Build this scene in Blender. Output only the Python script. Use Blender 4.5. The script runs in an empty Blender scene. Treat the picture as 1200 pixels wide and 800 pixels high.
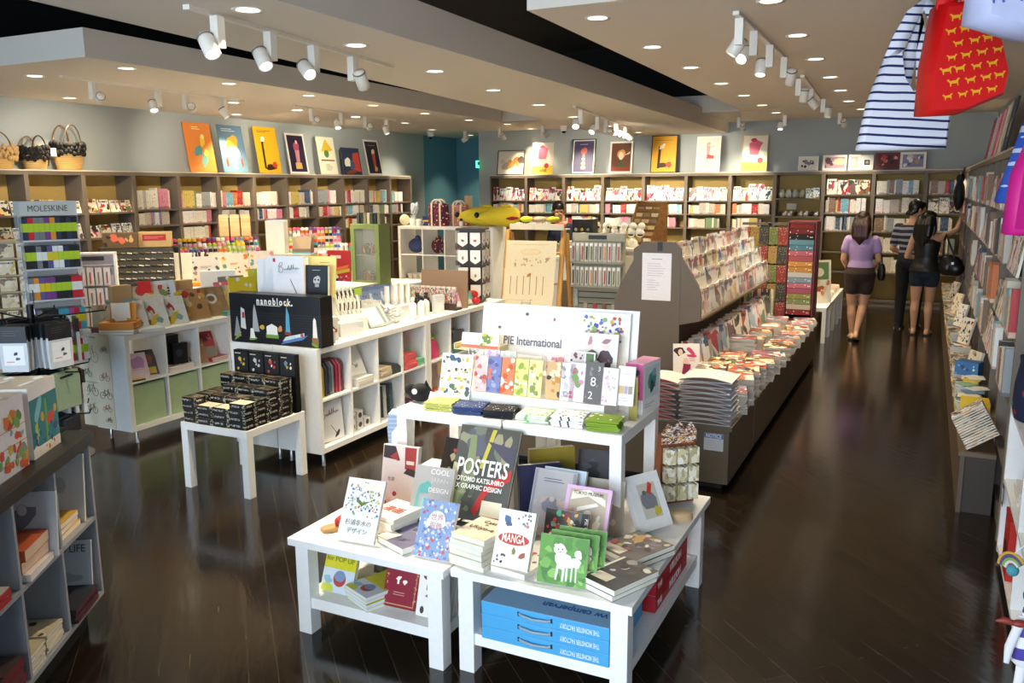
import bpy, bmesh, math, random
from mathutils import Vector, Matrix, Euler
RND = random.Random(11)
SC = bpy.context.scene
COL = SC.collection
PI = math.pi
rad = math.radians
USED = {}
def lin(h):
    h = h.lstrip('#'); v = [int(h[i:i+2], 16)/255 for i in (0, 2, 4)]
    return tuple(x/12.92 if x <= .04045 else ((x+.055)/1.055)**2.4 for x in v)+(1.,)
# ------------------------------------------------------------------ node materials
class NT:
    def __init__(s, name, rough=.5, metal=0., spec=.5):
        s.m = bpy.data.materials.new(name); s.m.use_nodes = True
        s.t = s.m.node_tree; s.b = s.t.nodes['Principled BSDF']
        s.b.inputs['Roughness'].default_value = rough; s.b.inputs['Metallic'].default_value = metal
        s.b.inputs['Specular IOR Level'].default_value = spec
    def put(s, sock, v):
        if hasattr(v, 'is_output'): s.t.links.new(v, sock)
        elif isinstance(v, str): sock.default_value = lin(v)
        else: sock.default_value = v
    def n(s, typ, ins=None, **kw):
        nd = s.t.nodes.new('ShaderNode'+typ)
        for k, v in kw.items(): setattr(nd, k, v)
        for k, v in (ins or {}).items(): s.put(nd.inputs[k], v)
        return nd
    def math(s, op, a, b=0.):
        return s.n('Math', {0: a, 1: b}, operation=op).outputs[0]
    def mix(s, f, a, b):
        return s.n('Mix', {0: f, 6: a, 7: b}, data_type='RGBA').outputs[2]
    def ramp(s, f, stops, mode='CONSTANT'):
        nd = s.n('ValToRGB', {0: f}); r = nd.color_ramp; r.interpolation = mode
        while len(r.elements) < len(stops): r.elements.new(.5)
        for e, (p, c) in zip(r.elements, stops): e.position = p; e.color = lin(c)
        return nd.outputs[0]
    def coord(s, which='Generated'): return s.n('TexCoord').outputs[which]
    def rnd(s): return s.n('ObjectInfo').outputs['Random']
    def sep(s, v):
        o = s.n('SeparateXYZ', {0: v}).outputs; return o[0], o[1], o[2]
    def comb(s, x, y, z): return s.n('CombineXYZ', {0: x, 1: y, 2: z}).outputs[0]
    def color(s, v): s.put(s.b.inputs['Base Color'], v)
    def bump(s, h, strength=.2, dist=.01):
        s.put(s.b.inputs['Normal'], s.n('Bump', {'Height': h, 'Strength': strength, 'Distance': dist}).outputs[0])
MATS = {}
def m(hexc, rough=.5, metal=0., spec=.5, grain=True):
    k = (hexc, rough, metal, spec)
    if k not in MATS:
        t = NT('paint '+hexc, rough, metal, spec)
        nz = t.n('TexNoise', {'Vector': t.coord('Object'), 'Scale': 35., 'Detail': 3.}).outputs[0]
        hs = t.n('HueSaturation', {'Value': t.n('MapRange', {0: nz, 3: .94, 4: 1.06}).outputs[0], 'Color': hexc}).outputs[0]
        t.color(hs); MATS[k] = t.m
    return MATS[k]
def spine(hexc, acc):
    k = ('sp', hexc, acc)
    if k not in MATS:
        t = NT('spine '+hexc, .45)
        x, y, z = t.sep(t.coord()); r = t.rnd()
        nz = t.n('TexNoise', {'Vector': t.comb(t.math('MULTIPLY', x, 2.), t.math('MULTIPLY', r, 90.), t.math('MULTIPLY', z, 22.)), 'Scale': 1., 'Detail': 2.}).outputs[0]
        inx = t.math('MULTIPLY', t.math('GREATER_THAN', x, .25), t.math('LESS_THAN', x, .75))
        zz = t.math('ADD', z, t.math('MULTIPLY', r, .15))
        inz = t.math('MULTIPLY', t.math('GREATER_THAN', zz, .35), t.math('LESS_THAN', zz, .93))
        f = t.math('MULTIPLY', t.math('MULTIPLY', inx, inz), t.math('GREATER_THAN', nz, .56))
        f = t.math('MAXIMUM', f, t.math('LESS_THAN', z, t.math('MULTIPLY', r, .16)))
        t.color(t.mix(t.math('MULTIPLY', f, .55), hexc, acc)); MATS[k] = t.m
    return MATS[k]
def art(cols, scale=5., blank=.0, seed=0., gloss=.35, title=True, axes='xz'):
    """printed cover: constant colour cells, swirled; varies from copy to copy"""
    k = ('art', tuple(cols), scale, blank, seed, gloss, title, axes)
    if k not in MATS:
        t = NT('print '+cols[0], gloss)
        x, y, z = t.sep(t.coord()); r = t.rnd()
        a, b = {'xz': (x, z), 'xy': (x, y), 'yz': (y, z)}[axes]
        off = t.math('ADD', t.math('MULTIPLY', r, 60.), seed)
        p = t.comb(a, b, off)
        nz = t.n('TexNoise', {'Vector': p, 'Scale': scale*.5, 'Detail': 2.}).outputs[1]
        pv = t.n('VectorMath', {0: p, 1: nz}, operation='ADD').outputs[0]
        vo = t.n('TexVoronoi', {'Vector': pv, 'Scale': scale}).outputs['Color']
        h, _, _ = t.sep(vo)
        n = len(cols); c = t.ramp(h, [(i/n+blank*(1-i/n)*(i > 0), q) for i, q in enumerate(cols)])
        if title:
            tx = t.n('TexNoise', {'Vector': t.comb(t.math('MULTIPLY', a, 14.), t.math('MULTIPLY', t.math('FLOOR', t.math('MULTIPLY', b, 9.)), 7.), off), 'Scale': 1., 'Detail': 1.}).outputs[0]
            band = t.math('MULTIPLY', t.math('GREATER_THAN', b, .78), t.math('LESS_THAN', b, .89))
            side = t.math('MULTIPLY', t.math('GREATER_THAN', a, .1), t.math('LESS_THAN', a, .9))
            f = t.math('MULTIPLY', t.math('MULTIPLY', band, side), t.math('GREATER_THAN', tx, .46))
            c = t.mix(f, c, cols[-1])
        t.color(c); MATS[k] = t.m
    return MATS[k]
def dots(bg, fg, scale=9., size=.28, axes='xy', third=None, rough=.8):
    k = ('dots', bg, fg, scale, size, axes, third)
    if k not in MATS:
        t = NT('pattern '+bg, rough); x, y, z = t.sep(t.coord('Object'))
        a, b = {'xz': (x, z), 'xy': (x, y), 'yz': (y, z)}[axes]
        v = t.n('TexVoronoi', {'Vector': t.comb(a, b, 0.), 'Scale': scale})
        f = t.math('LESS_THAN', v.outputs['Distance'], size); c = t.mix(f, bg, fg)
        if third:
            h, _, _ = t.sep(v.outputs['Color']); c = t.mix(t.math('MULTIPLY', f, t.math('GREATER_THAN', h, .55)), c, third)
        t.color(c); MATS[k] = t.m
    return MATS[k]
def stripes(a, b, freq, axis='z', duty=.3, rough=.8):
    k = ('str', a, b, freq, axis, duty)
    if k not in MATS:
        t = NT('stripes '+a, rough); x, y, z = t.sep(t.coord('Object'))
        q = {'x': x, 'y': y, 'z': z}[axis]
        nz = t.n('TexNoise', {'Vector': t.coord('Object'), 'Scale': 3.}).outputs[0]
        q = t.math('ADD', t.math('MULTIPLY', q, freq), t.math('MULTIPLY', nz, .6))
        t.color(t.mix(t.math('LESS_THAN', t.math('FRACT', q), duty), a, b)); MATS[k] = t.m
    return MATS[k]
def wood(c1, c2, scale=6., rough=.5, axis='x'):
    k = ('wood', c1, c2, scale, rough, axis)
    if k not in MATS:
        t = NT('wood '+c1, rough); x, y, z = t.sep(t.coord('Object'))
        s = {'x': (1., 12., 12.), 'y': (12., 1., 12.), 'z': (12., 12., 1.)}[axis]
        nz = t.n('TexNoise', {'Vector': t.comb(t.math('MULTIPLY', x, s[0]), t.math('MULTIPLY', y, s[1]), t.math('MULTIPLY', z, s[2])), 'Scale': scale*.3, 'Detail': 5.}).outputs[0]
        t.color(t.ramp(nz, [(.3, c1), (.7, c2)], 'LINEAR')); MATS[k] = t.m
    return MATS[k]
def glow(hexc, s):
    k = ('glow', hexc, s)
    if k not in MATS:
        t = NT('lamp glow '+hexc); t.put(t.b.inputs['Emission Color'], hexc); t.b.inputs['Emission Strength'].default_value = s
        t.color(hexc); MATS[k] = t.m
    return MATS[k]
def glass(name='clear glass', tint='#f4fbfa', rough=.05, alpha=.12):
    k = ('glass', tint, rough, alpha)
    if k not in MATS:
        t = NT(name, rough); t.color(tint); t.b.inputs['Alpha'].default_value = alpha; MATS[k] = t.m
    return MATS[k]
# ------------------------------------------------------------------ mesh builder
class MB:
    def __init__(s): s.v = []; s.f = []; s.mi = []; s.sm = []; s.M = Matrix()
    def add(s, vs, fs, mi=0, smooth=False):
        b = len(s.v); s.v += [tuple(s.M @ Vector(p)) for p in vs]
        for f in fs: s.f.append([b+i for i in f]); s.mi.append(mi); s.sm.append(smooth)
        return s
    def box(s, x0, y0, z0, x1, y1, z1, mi=0, faces=None):
        vs = [(x0,y0,z0),(x1,y0,z0),(x1,y1,z0),(x0,y1,z0),(x0,y0,z1),(x1,y0,z1),(x1,y1,z1),(x0,y1,z1)]
        fs = [(0,3,2,1),(4,5,6,7),(0,1,5,4),(1,2,6,5),(2,3,7,6),(3,0,4,7)]   # bottom top front right back left
        b = len(s.v); s.v += [tuple(s.M @ Vector(p)) for p in vs]
        for i, f in enumerate(fs):
            s.f.append([b+q for q in f]); s.mi.append(faces[i] if faces else mi); s.sm.append(False)
        return s
    def prism(s, poly, d0, d1, plane='xz', mi=0, mi_side=None):
        """poly in a plane, extruded d0..d1 along the third axis"""
        def P(a, b, d): return {'xz': (a, d, b), 'xy': (a, b, d), 'yz': (d, a, b)}[plane]
        n = len(poly); vs = [P(a, b, d0) for a, b in poly]+[P(a, b, d1) for a, b in poly]
        ms = mi if mi_side is None else mi_side
        s.add(vs, [list(range(n)), list(range(2*n-1, n-1, -1))], mi)
        b = len(s.v)-2*n
        for i in range(n): s.f.append([b+i, b+n+i, b+n+(i+1) % n, b+(i+1) % n]); s.mi.append(ms); s.sm.append(False)
        return s
    def tube(s, pts, r, n=8, mi=0, caps=True):
        pts = [Vector(p) for p in pts]; rs = r if isinstance(r, (list, tuple)) else [r]*len(pts)
        vs = []; up = None
        for i, p in enumerate(pts):
            d = (pts[min(i+1, len(pts)-1)]-pts[max(i-1, 0)]).normalized()
            if up is None: up = Vector((0, 0, 1)) if abs(d.z) < .9 else Vector((1, 0, 0))
            a = d.cross(up).normalized(); b = a.cross(d).normalized(); up = b
            for k in range(n):
                t = 2*PI*k/n; vs.append(p+rs[i]*(math.cos(t)*a+math.sin(t)*b))
        fs = [(i*n+k, i*n+(k+1) % n, (i+1)*n+(k+1) % n, (i+1)*n+k) for i in range(len(pts)-1) for k in range(n)]
        s.add(vs, fs, mi, True)
        if caps: s.add(vs[:n], [list(range(n-1, -1, -1))], mi); s.add(vs[-n:], [list(range(n))], mi)
        return s
    def lathe(s, prof, n=20, c=(0, 0, 0), mi=0, sx=1., sy=1.):
        vs = [(c[0]+sx*r*math.cos(2*PI*k/n), c[1]+sy*r*math.sin(2*PI*k/n), c[2]+z) for r, z in prof for k in range(n)]
        L = len(prof)
        fs = [(i*n+k, i*n+(k+1) % n, (i+1)*n+(k+1) % n, (i+1)*n+k) for i in range(L-1) for k in range(n)]
        s.add(vs, fs, mi, True)
        if prof[0][0] > 1e-5: s.add(vs[:n], [list(range(n-1, -1, -1))], mi)
        if prof[-1][0] > 1e-5: s.add(vs[-n:], [list(range(n))], mi)
        return s
    def ball(s, c, r, mi=0, n=16, k=10):
        rx, ry, rz = r if isinstance(r, (tuple, list)) else (r, r, r)
        vs = [(c[0]+rx*math.sin(PI*i/k)*math.cos(2*PI*j/n), c[1]+ry*math.sin(PI*i/k)*math.sin(2*PI*j/n), c[2]-rz*math.cos(PI*i/k)) for i in range(k+1) for j in range(n)]
        fs = [(i*n+j, i*n+(j+1) % n, (i+1)*n+(j+1) % n, (i+1)*n+j) for i in range(k) for j in range(n)]
        return s.add(vs, fs, mi, True)
    def loft(s, rings, mi=0, caps=True):
        n = len(rings[0]); vs = [p for r in rings for p in r]
        fs = [(i*n+k, i*n+(k+1) % n, (i+1)*n+(k+1) % n, (i+1)*n+k) for i in range(len(rings)-1) for k in range(n)]
        s.add(vs, fs, mi, True)
        if caps: s.add(rings[0], [list(range(n-1, -1, -1))], mi); s.add(rings[-1], [list(range(n))], mi)
        return s
    def mesh(s, name):
        me = bpy.data.meshes.new(name); me.from_pydata(s.v, [], s.f)
        me.polygons.foreach_set('material_index', s.mi); me.polygons.foreach_set('use_smooth', s.sm)
        me.validate(); me.update(); return me
def B(x0, y0, z0, x1, y1, z1): return MB().box(x0, y0, z0, x1, y1, z1)
# ------------------------------------------------------------------ objects
def put(name, geo, mats, parent=None, loc=(0,0,0), rot=(0,0,0), bevel=0.):
    """link one mesh object; mats sit on the object so that copies may share a mesh"""
    me = geo.mesh(name) if isinstance(geo, MB) else geo
    o = bpy.data.objects.new(name, me); COL.objects.link(o)
    mats = mats if isinstance(mats, (list, tuple)) else [mats]
    while len(me.materials) < len(mats): me.materials.append(None)
    for i, q in enumerate(mats): o.material_slots[i].link = 'OBJECT'; o.material_slots[i].material = q
    o.location = loc; o.rotation_euler = rot if isinstance(rot, (tuple, list, Euler)) else (0, 0, rot)
    if parent: o.parent = parent
    if bevel:
        b = o.modifiers.new('bevel', 'BEVEL'); b.width = bevel; b.segments = 2; b.limit_method = 'ANGLE'
    return o
def tag(o, label, cat, group=None):
    if len(label.split()) > 16: print('LONG', label)
    if label in USED and not (group and USED[label] == group): print('DUP LABEL', label)
    USED[label] = group
    o['label'] = label; o['category'] = cat
    if group: o['group'] = group
    return o
def T(name, label, cat, loc=(0,0,0), rz=0., group=None, rot=None):
    o = bpy.data.objects.new(name, None); COL.objects.link(o); o.empty_display_size = .1
    o.location = loc; o.rotation_euler = rot or (0, 0, rz)
    return tag(o, label, cat, group)
def S(name, label, cat, geo, mats, loc=(0,0,0), rot=0., group=None, bevel=0.):
    return tag(put(name, geo, mats, None, loc, rot, bevel), label, cat, group)
def struct(name, geo, mats, loc=(0,0,0), rot=0., parent=None):
    o = put(name, geo, mats, parent, loc, rot)
    if not parent: o['kind'] = 'structure'
    return o
TXT = {}
PEN = [[(.02,.55),(.08,.9),(.18,.97),(.21,.76),(.1,.6),(.23,.5),(.21,.24),(.09,.12),(.03,.3),(.1,.7)], [(.27,.5),(.275,.36),(.31,.34),(.345,.5),(.35,.36)], [(.45,.5),(.4,.49),(.385,.38),(.43,.34),(.475,.84),(.465,.36)], [(.57,.53),(.52,.51),(.505,.39),(.55,.36),(.6,.9),(.585,.38)], [(.64,.38),(.685,.95),(.65,.4),(.69,.56),(.73,.53),(.73,.4)], [(.83,.57),(.78,.56),(.76,.43),(.81,.41),(.85,.58),(.86,.44),(.94,.54)]]
def script(width):
    b = MB()
    for st in PEN:
        p = [((x-.48)*width*1.05, y*width*.5-.02*width) for x, y in st]
        for _ in range(2):
            q = [p[0]]
            for a, c in zip(p, p[1:]): q += [(a[0]*.75+c[0]*.25, a[1]*.75+c[1]*.25), (a[0]*.25+c[0]*.75, a[1]*.25+c[1]*.75)]
            p = q+[p[-1]]
        b.tube([(x, y, 0) for x, y in p], .007*width, 5)
    return b.mesh('lettering')
def txt(s, size, mat, parent, loc, rot=(PI/2, 0, 0), shear=0., align='CENTER', width=None, name='lettering', bold=0., ysc=1., space=1.):
    k = (s, size, shear, align, width, bold, ysc, space)
    if shear and k not in TXT: TXT[k] = script(width)
    if k not in TXT:
        cu = bpy.data.curves.new('lettering', 'FONT'); cu.body = s; cu.size = 1.; cu.shear = shear; cu.align_x = align; cu.space_character = space
        cu.extrude = .0006/size; cu.offset = bold/size; cu.resolution_u = 3
        o = bpy.data.objects.new('tmp', cu); me = bpy.data.meshes.new_from_object(o); bpy.data.objects.remove(o); bpy.data.curves.remove(cu)
        me.transform(Matrix.Scale(size, 4)); xs = [v.co.x for v in me.vertices] or [0]
        w = max(xs)-min(xs)
        if width and w > 0: me.transform(Matrix.Diagonal((width/w, ysc, 1, 1)))
        elif ysc != 1: me.transform(Matrix.Diagonal((1, ysc, 1, 1)))
        TXT[k] = me
    return put(name, TXT[k], mat, parent, loc, rot)
WHITE = m('#f1f1ef', .35); TAUPE = m('#6b6055', .55); BLACK = m('#0b0b0c', .4); PAGES = m('#e9e4d6', .85)
STEEL = m('#b9bcc0', .3, .9); KRAFT = m('#c9a877', .8)
# ------------------------------------------------------------------ books
BK = {}
def book_mesh(w, h, t):
    """upright, spine towards -y, thickness along x; slot 0 cover, 1 pages"""
    k = ('b', w, h, t)
    if k not in BK:
        c = .0015; b = MB()
        b.box(-t/2, 0, 0, t/2, c*2, h)                         # spine
        b.box(-t/2, c*2, 0, -t/2+c, w, h); b.box(t/2-c, c*2, 0, t/2, w, h)
        b.box(-t/2+c, c*2, .003, t/2-c, w-.004, h-.003, 1)
        BK[k] = b.mesh('book')
    return BK[k]
def slab_mesh(w, h, t, paper=True):
    """face-out: front cover on y=0 facing -y, width x, height z; slot 0 front, 1 edges, 2 back and spine"""
    k = ('s', w, h, t)
    if k not in BK:
        b = MB(); b.box(-w/2, 0, 0, w/2, t, h, faces=[1, 1, 0, 1, 2, 2])
        BK[k] = b.mesh('book')
    return BK[k]
def flat_mesh(w, d, t):
    """lying: cover on top, width x, depth y; slot 0 top, 1 edges, 2 bottom and spine (-x)"""
    k = ('f', w, d, t)
    if k not in BK:
        b = MB(); b.box(-w/2, -d/2, 0, w/2, d/2, t, faces=[2, 0, 1, 1, 1, 2]); BK[k] = b.mesh('book')
    return BK[k]
def gband(c): return m(c, .5)
ORD = 'first second third fourth fifth sixth seventh eighth ninth tenth eleventh twelfth thirteenth fourteenth fifteenth sixteenth seventeenth eighteenth nineteenth twentieth'.split()
def nth(i): return ORD[i] if i < 20 else 'twenty-'+ORD[i-20] if i < 29 else ('thirtieth' if i == 29 else 'thirty-'+ORD[i-30] if i < 39 else 'fortieth' if i == 39 else 'forty-'+ORD[(i-40) % 9])
CN = {'#efe9da': 'cream', '#f4f2ee': 'white', '#b5232b': 'red', '#d98aa0': 'pink', '#8b6a4f': 'brown', '#2d2c30': 'black', '#3b5577': 'blue', '#9aa0a2': 'grey', '#d8c06a': 'yellow',
      '#d9cfbb': 'beige', '#7f9a6d': 'green', '#8d6fa0': 'purple', '#d9773a': 'orange', '#6fb0c4': 'light blue', '#c9bdb0': 'stone grey'}
DAYLIGHT = 58.; DLP = 78.; SP = 80.; EXPO = 1.45
# ================================================================== camera
def look():
    f = 990.
    cam = bpy.data.cameras.new('camera'); o = bpy.data.objects.new('camera', cam); COL.objects.link(o)
    cam.sensor_width = 36.; cam.lens = f*36/1200; cam.clip_end = 80
    d1 = Vector((490, 183, f)).normalized()                  # where the aisle runs, seen by the camera
    d2 = Vector((2002, -167, -f)).normalized()*1.; d2 = (d2-d1*d1.dot(d2)).normalized()
    d3 = d1.cross(d2)
    if d3.y < 0: d3 = -d3
    right = Vector((d2.x, d1.x, d3.x)); up = Vector((d2.y, d1.y, d3.y)); fwd = Vector((d2.z, d1.z, d3.z))
    o.matrix_world = Matrix(((right.x, up.x, -fwd.x, 0), (right.y, up.y, -fwd.y, 0), (right.z, up.z, -fwd.z, 1.95), (0, 0, 0, 1)))
    SC.camera = o
look()
# ================================================================== room
def floor_mat():
    t = NT('dark plank floor', .2, 0., .6); o = t.coord('Object')
    mp = t.n('Mapping', {'Vector': o, 'Rotation': (0, 0, rad(45))}).outputs[0]
    br = t.n('TexBrick', {'Vector': mp, 'Scale': 1., 'Mortar Size': .0022, 'Brick Width': 1.3, 'Row Height': .115, 'Color1': '#18120b', 'Color2': '#241a10', 'Mortar': '#40372a'}, offset=.37)
    x, y, z = t.sep(mp)
    gr = t.n('TexNoise', {'Vector': t.comb(t.math('MULTIPLY', x, 3.), t.math('MULTIPLY', y, 40.), 0.), 'Scale': 1.2, 'Detail': 6.}).outputs[0]
    t.color(t.n('HueSaturation', {'Value': t.n('MapRange', {0: gr, 3: .55, 4: 1.5}).outputs[0], 'Color': br.outputs[0]}).outputs[0])
    big = t.n('TexNoise', {'Vector': o, 'Scale': 1.1, 'Detail': 3.}).outputs[0]
    t.put(t.b.inputs['Roughness'], t.n('MapRange', {0: big, 3: .11, 4: .19}).outputs[0])
    t.bump(t.n('TexNoise', {'Vector': t.comb(t.math('MULTIPLY', x, 2.), t.math('MULTIPLY', y, 9.), 0.), 'Scale': 3.}).outputs[0], .05, .02)
    return t.m
def wall_mat(name, hexc):
    t = NT(name, .85); nz = t.n('TexNoise', {'Vector': t.coord('Object'), 'Scale': 60., 'Detail': 2.}).outputs[0]
    t.color(hexc); t.bump(nz, .08, .002); return t.m
WALLC = wall_mat('pale blue wall paint', '#a9b0b1'); TEAL = wall_mat('deep teal paint', '#5b8ea3'); CEILC = wall_mat('off white ceiling paint', '#dfd6ca'); PLEN = wall_mat('black plenum paint', '#040404')
WX, RX, BY = -9.6, .86, 15.26
struct('floor', B(WX-.2, -3.2, -.1, RX+.2, 17.2, 0), floor_mat())
struct('wall_left', B(WX-.15, -3.2, 0, WX, 15.5, 4.2), WALLC)
struct('wall_right', B(RX, -3.2, 0, RX+.15, BY, 4.2), WALLC)
struct('wall_back', B(-8.16, BY, 0, RX+.15, BY+.2, 4.2), WALLC)
struct('wall_recess', MB().box(WX-.15, 16.9, 0, -8.0, 17.05, 4.2).box(-8.16, BY+.2, 0, -8.0, 16.9, 4.2).box(WX-.15, 15.5, 0, WX, 16.9, 4.2), TEAL)
dr = struct('door_1', MB().box(-8.95, 16.84, 0, -8.3, 16.9, 2.15), TEAL); put('handle', MB().tube([(-8.45, 16.83, .95), (-8.45, 16.79, .95), (-8.45, 16.79, 1.75), (-8.45, 16.83, 1.75)], .012), STEEL, dr)
struct('ceiling_plenum', B(WX-.2, -3.2, 4.1, RX+.2, 17.2, 4.25), PLEN)
struct('wall_upper_left', B(WX, -3.2, 3.24, WX+.03, 13.0, 4.1), PLEN)
struct('wall_upper_back', B(WX, 13.12, 3.3, RX, 13.16, 4.1), PLEN); struct('wall_upper_right', B(RX-.03, -3.2, 3.27, RX, 13.1, 4.1), PLEN)
struct('ceiling_left', MB().prism([(WX, 4.93), (-6.25, 4.93), (-6.42, 12.8), (WX, 12.8)], 3.02, 3.25, 'xy'), CEILC)
struct('ceiling_middle', MB().prism([(-3.9, 1.6), (-2.93, 1.6), (-3.22, BY), (-5.25, BY), (-4.62, 8.5)], 2.87, 3.12, 'xy'), CEILC)
struct('ceiling_right', MB().prism([(-2.3, 4.95), (RX, 4.95), (RX, 12.7), (-2.52, 12.7)], 3.02, 3.26, 'xy'), CEILC)
struct('ceiling_back', B(WX-.15, 13.1, 3.05, RX, 17.0, 3.3), CEILC)
struct('baseboard_left', B(WX, -3.2, 0, WX+.015, 5.3, .1), BLACK)
# ================================================================== daylight and lamps
w = bpy.data.worlds.new('daylight'); SC.world = w; w.use_nodes = True
bg = w.node_tree.nodes['Background']; bg.inputs[0].default_value = (.62, .8, 1., 1); bg.inputs[1].default_value = 1.0
def lamp(kind, name, loc, target, power, col, **kw):
    l = bpy.data.lights.new(name, kind); l.energy = power; l.color = col
    for k, v in kw.items(): setattr(l, k, v)
    o = bpy.data.objects.new(name, l); COL.objects.link(o); o.location = loc
    d = Vector(target)-Vector(loc); o.rotation_euler = d.to_track_quat('-Z', 'Y').to_euler(); return o
def under(t, l): l.parent = t; l.location = l.location-t.location
WARM = (1., .82, .53); HALO = (1., .88, .67)
# the shop window behind the camera
lamp('AREA', 'shop window daylight', (-1.2, -2.9, 1.9), (-1.2, 3, 1.6), DAYLIGHT, (.84, .92, 1.), shape='RECTANGLE', size=4.0, size_y=3.2, spread=rad(115))
# ---- recessed downlights
dl_ring = MB().lathe([(.062, 0), (.085, -.004), (.085, .004)], 20); dl_cone = MB().lathe([(.062, 0.), (.03, -.0005), (0, -.0008)], 20)
RING = m('#e9e6df', .3); ringM = dl_ring.mesh('trim_ring'); coneM = dl_cone.mesh('lamp')
def downlight(x, y, z, label, power, g, bright=1.3):
    t = T('recessed_downlight', label, 'ceiling light', (x, y, z), 0, g)
    put('trim_ring', ringM, RING, t, (0, 0, -.001)); put('lamp', coneM, glow('#fff0d8', bright), t, (0, 0, -.0015))
    if power: under(t, lamp('SPOT', 'downlight beam', (x, y, z-.012), (x, y, 0), power, WARM, spot_size=rad(95), spot_blend=.6, shadow_soft_size=.04))
for i, (x, y) in enumerate([(-3.26, 3.57), (-3.43, 4.74), (-3.62, 6.05), (-3.82, 7.46), (-4.04, 9.01), (-4.32, 10.75), (-4.5, 12.6), (-4.55, 14.3)]):
    downlight(x, y, 2.87, f'round recessed downlight, {nth(i)} from the shop front in the middle ceiling panel', DLP, 'downlights in the middle ceiling panel')
for i, (x, y) in enumerate([(-6.52, 5.55), (-6.54, 6.82), (-6.57, 8.11), (-6.6, 9.45), (-6.67, 10.83), (-6.7, 12.2)]):
    downlight(x, y, 3.02, f'round recessed downlight, {nth(i)} from the front along the edge of the left ceiling panel', DLP, 'downlights along the left panel edge')
for i, (x, y, b) in enumerate([(-7.69, 5.5, 4), (-9.15, 6.96, 1.3), (-7.9, 8.3, 1.3), (-7.89, 9.49, 7), (-7.88, 10.81, 7), (-9.1, 9.6, 1.3), (-7.9, 12.2, 1.3)]):
    downlight(x, y, 3.02, f'round recessed downlight, {nth(i)} from the front on the wall side of the left ceiling panel', DLP, 'downlights near the left wall', b)
for i, y in enumerate([5.38, 6.66, 7.94, 9.3, 10.63, 12.0]):
    downlight(-2.0-.02*i, y, 3.02, f'round recessed downlight, {nth(i)} from the front in the left row of the right ceiling panel', DLP, 'downlights in the right panel, left row')
    downlight(-.92-.02*i, y, 3.02, f'round recessed downlight, {nth(i)} from the front in the row over the aisle', DLP*.45, 'downlights over the right aisle')
for i, (x, y) in enumerate([(-6.75, 13.7), (-6.9, 15.0), (-2.19, 13.7), (-.98, 13.7), (.2, 13.7), (-5.6, 14.4), (-8.6, 14.2), (-8.8, 16.1)]):  # the last one, inside the recess, is added to brighten its teal walls
    downlight(x, y, 3.05, f'round recessed downlight, {nth(i)} in the ceiling strip along the back wall', DLP*.6, 'downlights in the back ceiling strip')
# ---- track lights
CREAM = m('#e8e4da', .35)
mountM = B(-.026, -.026, -.16, .026, .026, 0).mesh('mount'); hb = MB(); hb.lathe([(.0, -.015), (.038, -.008), (.043, .025), (.043, .12), (.037, .124), (.037, .105)], 18); headM = hb.mesh('lamp_housing')
lensM = MB().lathe([(.037, .105), (0, .1055)], 18).mesh('lens')
ventM = MB().lathe([(.043, .0), (.045, .002), (.045, .008), (.043, .01)], 18).mesh('vent_ring')
def head(x, y, z, target, label, power, g, on=True):
    t = T('track_spotlight', label, 'spotlight', (x, y, z), 0, g)
    put('mount', mountM, CREAM, t)
    d = (Vector(target)-Vector((x, y, z-.2))).normalized(); q = d.to_track_quat('Z', 'Y').to_euler()
    side = Vector((d.y, -d.x, 0)).normalized()*.06 if abs(d.z) < .98 else Vector((.06, 0, 0))
    p = side+Vector((0, 0, -.14)) - d*.04
    put('lamp_housing', headM, CREAM, t, p, q); put('vent_ring', ventM, m('#77736b'), t, p, q)
    put('lens', lensM, glow('#fff1d6', 6. if on else 4.), t, p, q)
    if power:
        wp = Vector((x, y, z))+p+d*.135
        under(t, lamp('SPOT', 'spot beam', wp, target, power, HALO, spot_size=rad(58), spot_blend=.8, shadow_soft_size=.045))
def rail(name, p0, p1, z, label):
    d = Vector(p1)-Vector(p0); L = d.length; a = math.atan2(d.y, d.x)
    t = T('lighting_track', label, 'lighting track', (p0[0], p0[1], z), a)
    put('rail', B(0, -.018, -.022, L, .018, 0), CREAM, t); put('end_cap', B(-.03, -.02, -.024, 0, .02, 0), CREAM, t)
rail('a', (-3.44, 3.35), (-3.73, 5.6), 2.87, 'white lighting track on the middle ceiling panel, nearest the shop front')
for i, ((x, y), tg) in enumerate(zip([(-3.43, 3.52), (-3.5, 4.0), (-3.59, 4.5), (-3.65, 4.99)], [(-1.9, 3.0, .6), (-2.2, 3.5, .9), (-1.5, 3.5, .9), (-3.9, 6.5, .8)])):
    head(x, y, 2.846, tg, f'white spotlight, {nth(i)} from the front on the track of the middle ceiling panel', [SP*.9, SP*.8, SP*.75, SP*.28][i], 'spotlights on the front middle track')
rail('b', (-7.42, 5.6), (-7.56, 8.1), 3.02, 'white lighting track on the left ceiling panel over the notebook tower')
for i, ((x, y), tg) in enumerate(zip([(-7.48, 5.95), (-7.55, 6.81), (-7.52, 7.16), (-7.55, 7.77)], [(-9.3, 6.8, 2.2), (-6.4, 6.2, .8), (-9.3, 9.2, 2.2), (-6.6, 8.4, .9)])):
    head(x, y, 2.996, tg, f'white spotlight, {nth(i)} from the front on the left panel track near the baskets', SP*[.8, .45, .9, .45][i], 'spotlights on the near left track')
rail('c', (-7.43, 8.9), (-7.63, 11.5), 3.02, 'white lighting track on the left ceiling panel facing the posters')
for i, ((x, y), tg) in enumerate(zip([(-7.43, 9.22), (-7.49, 9.94), (-7.54, 10.58), (-7.63, 11.26)], [(-9.3, 10.5, 2.3), (-6.7, 9.2, 1.), (-9.3, 12.2, 2.3), (-6.9, 11.4, 1.)])):
    head(x, y, 2.996, tg, f'white spotlight, {nth(i)} from the front on the left panel track opposite the posters', SP, 'spotlights on the far left track')
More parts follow.
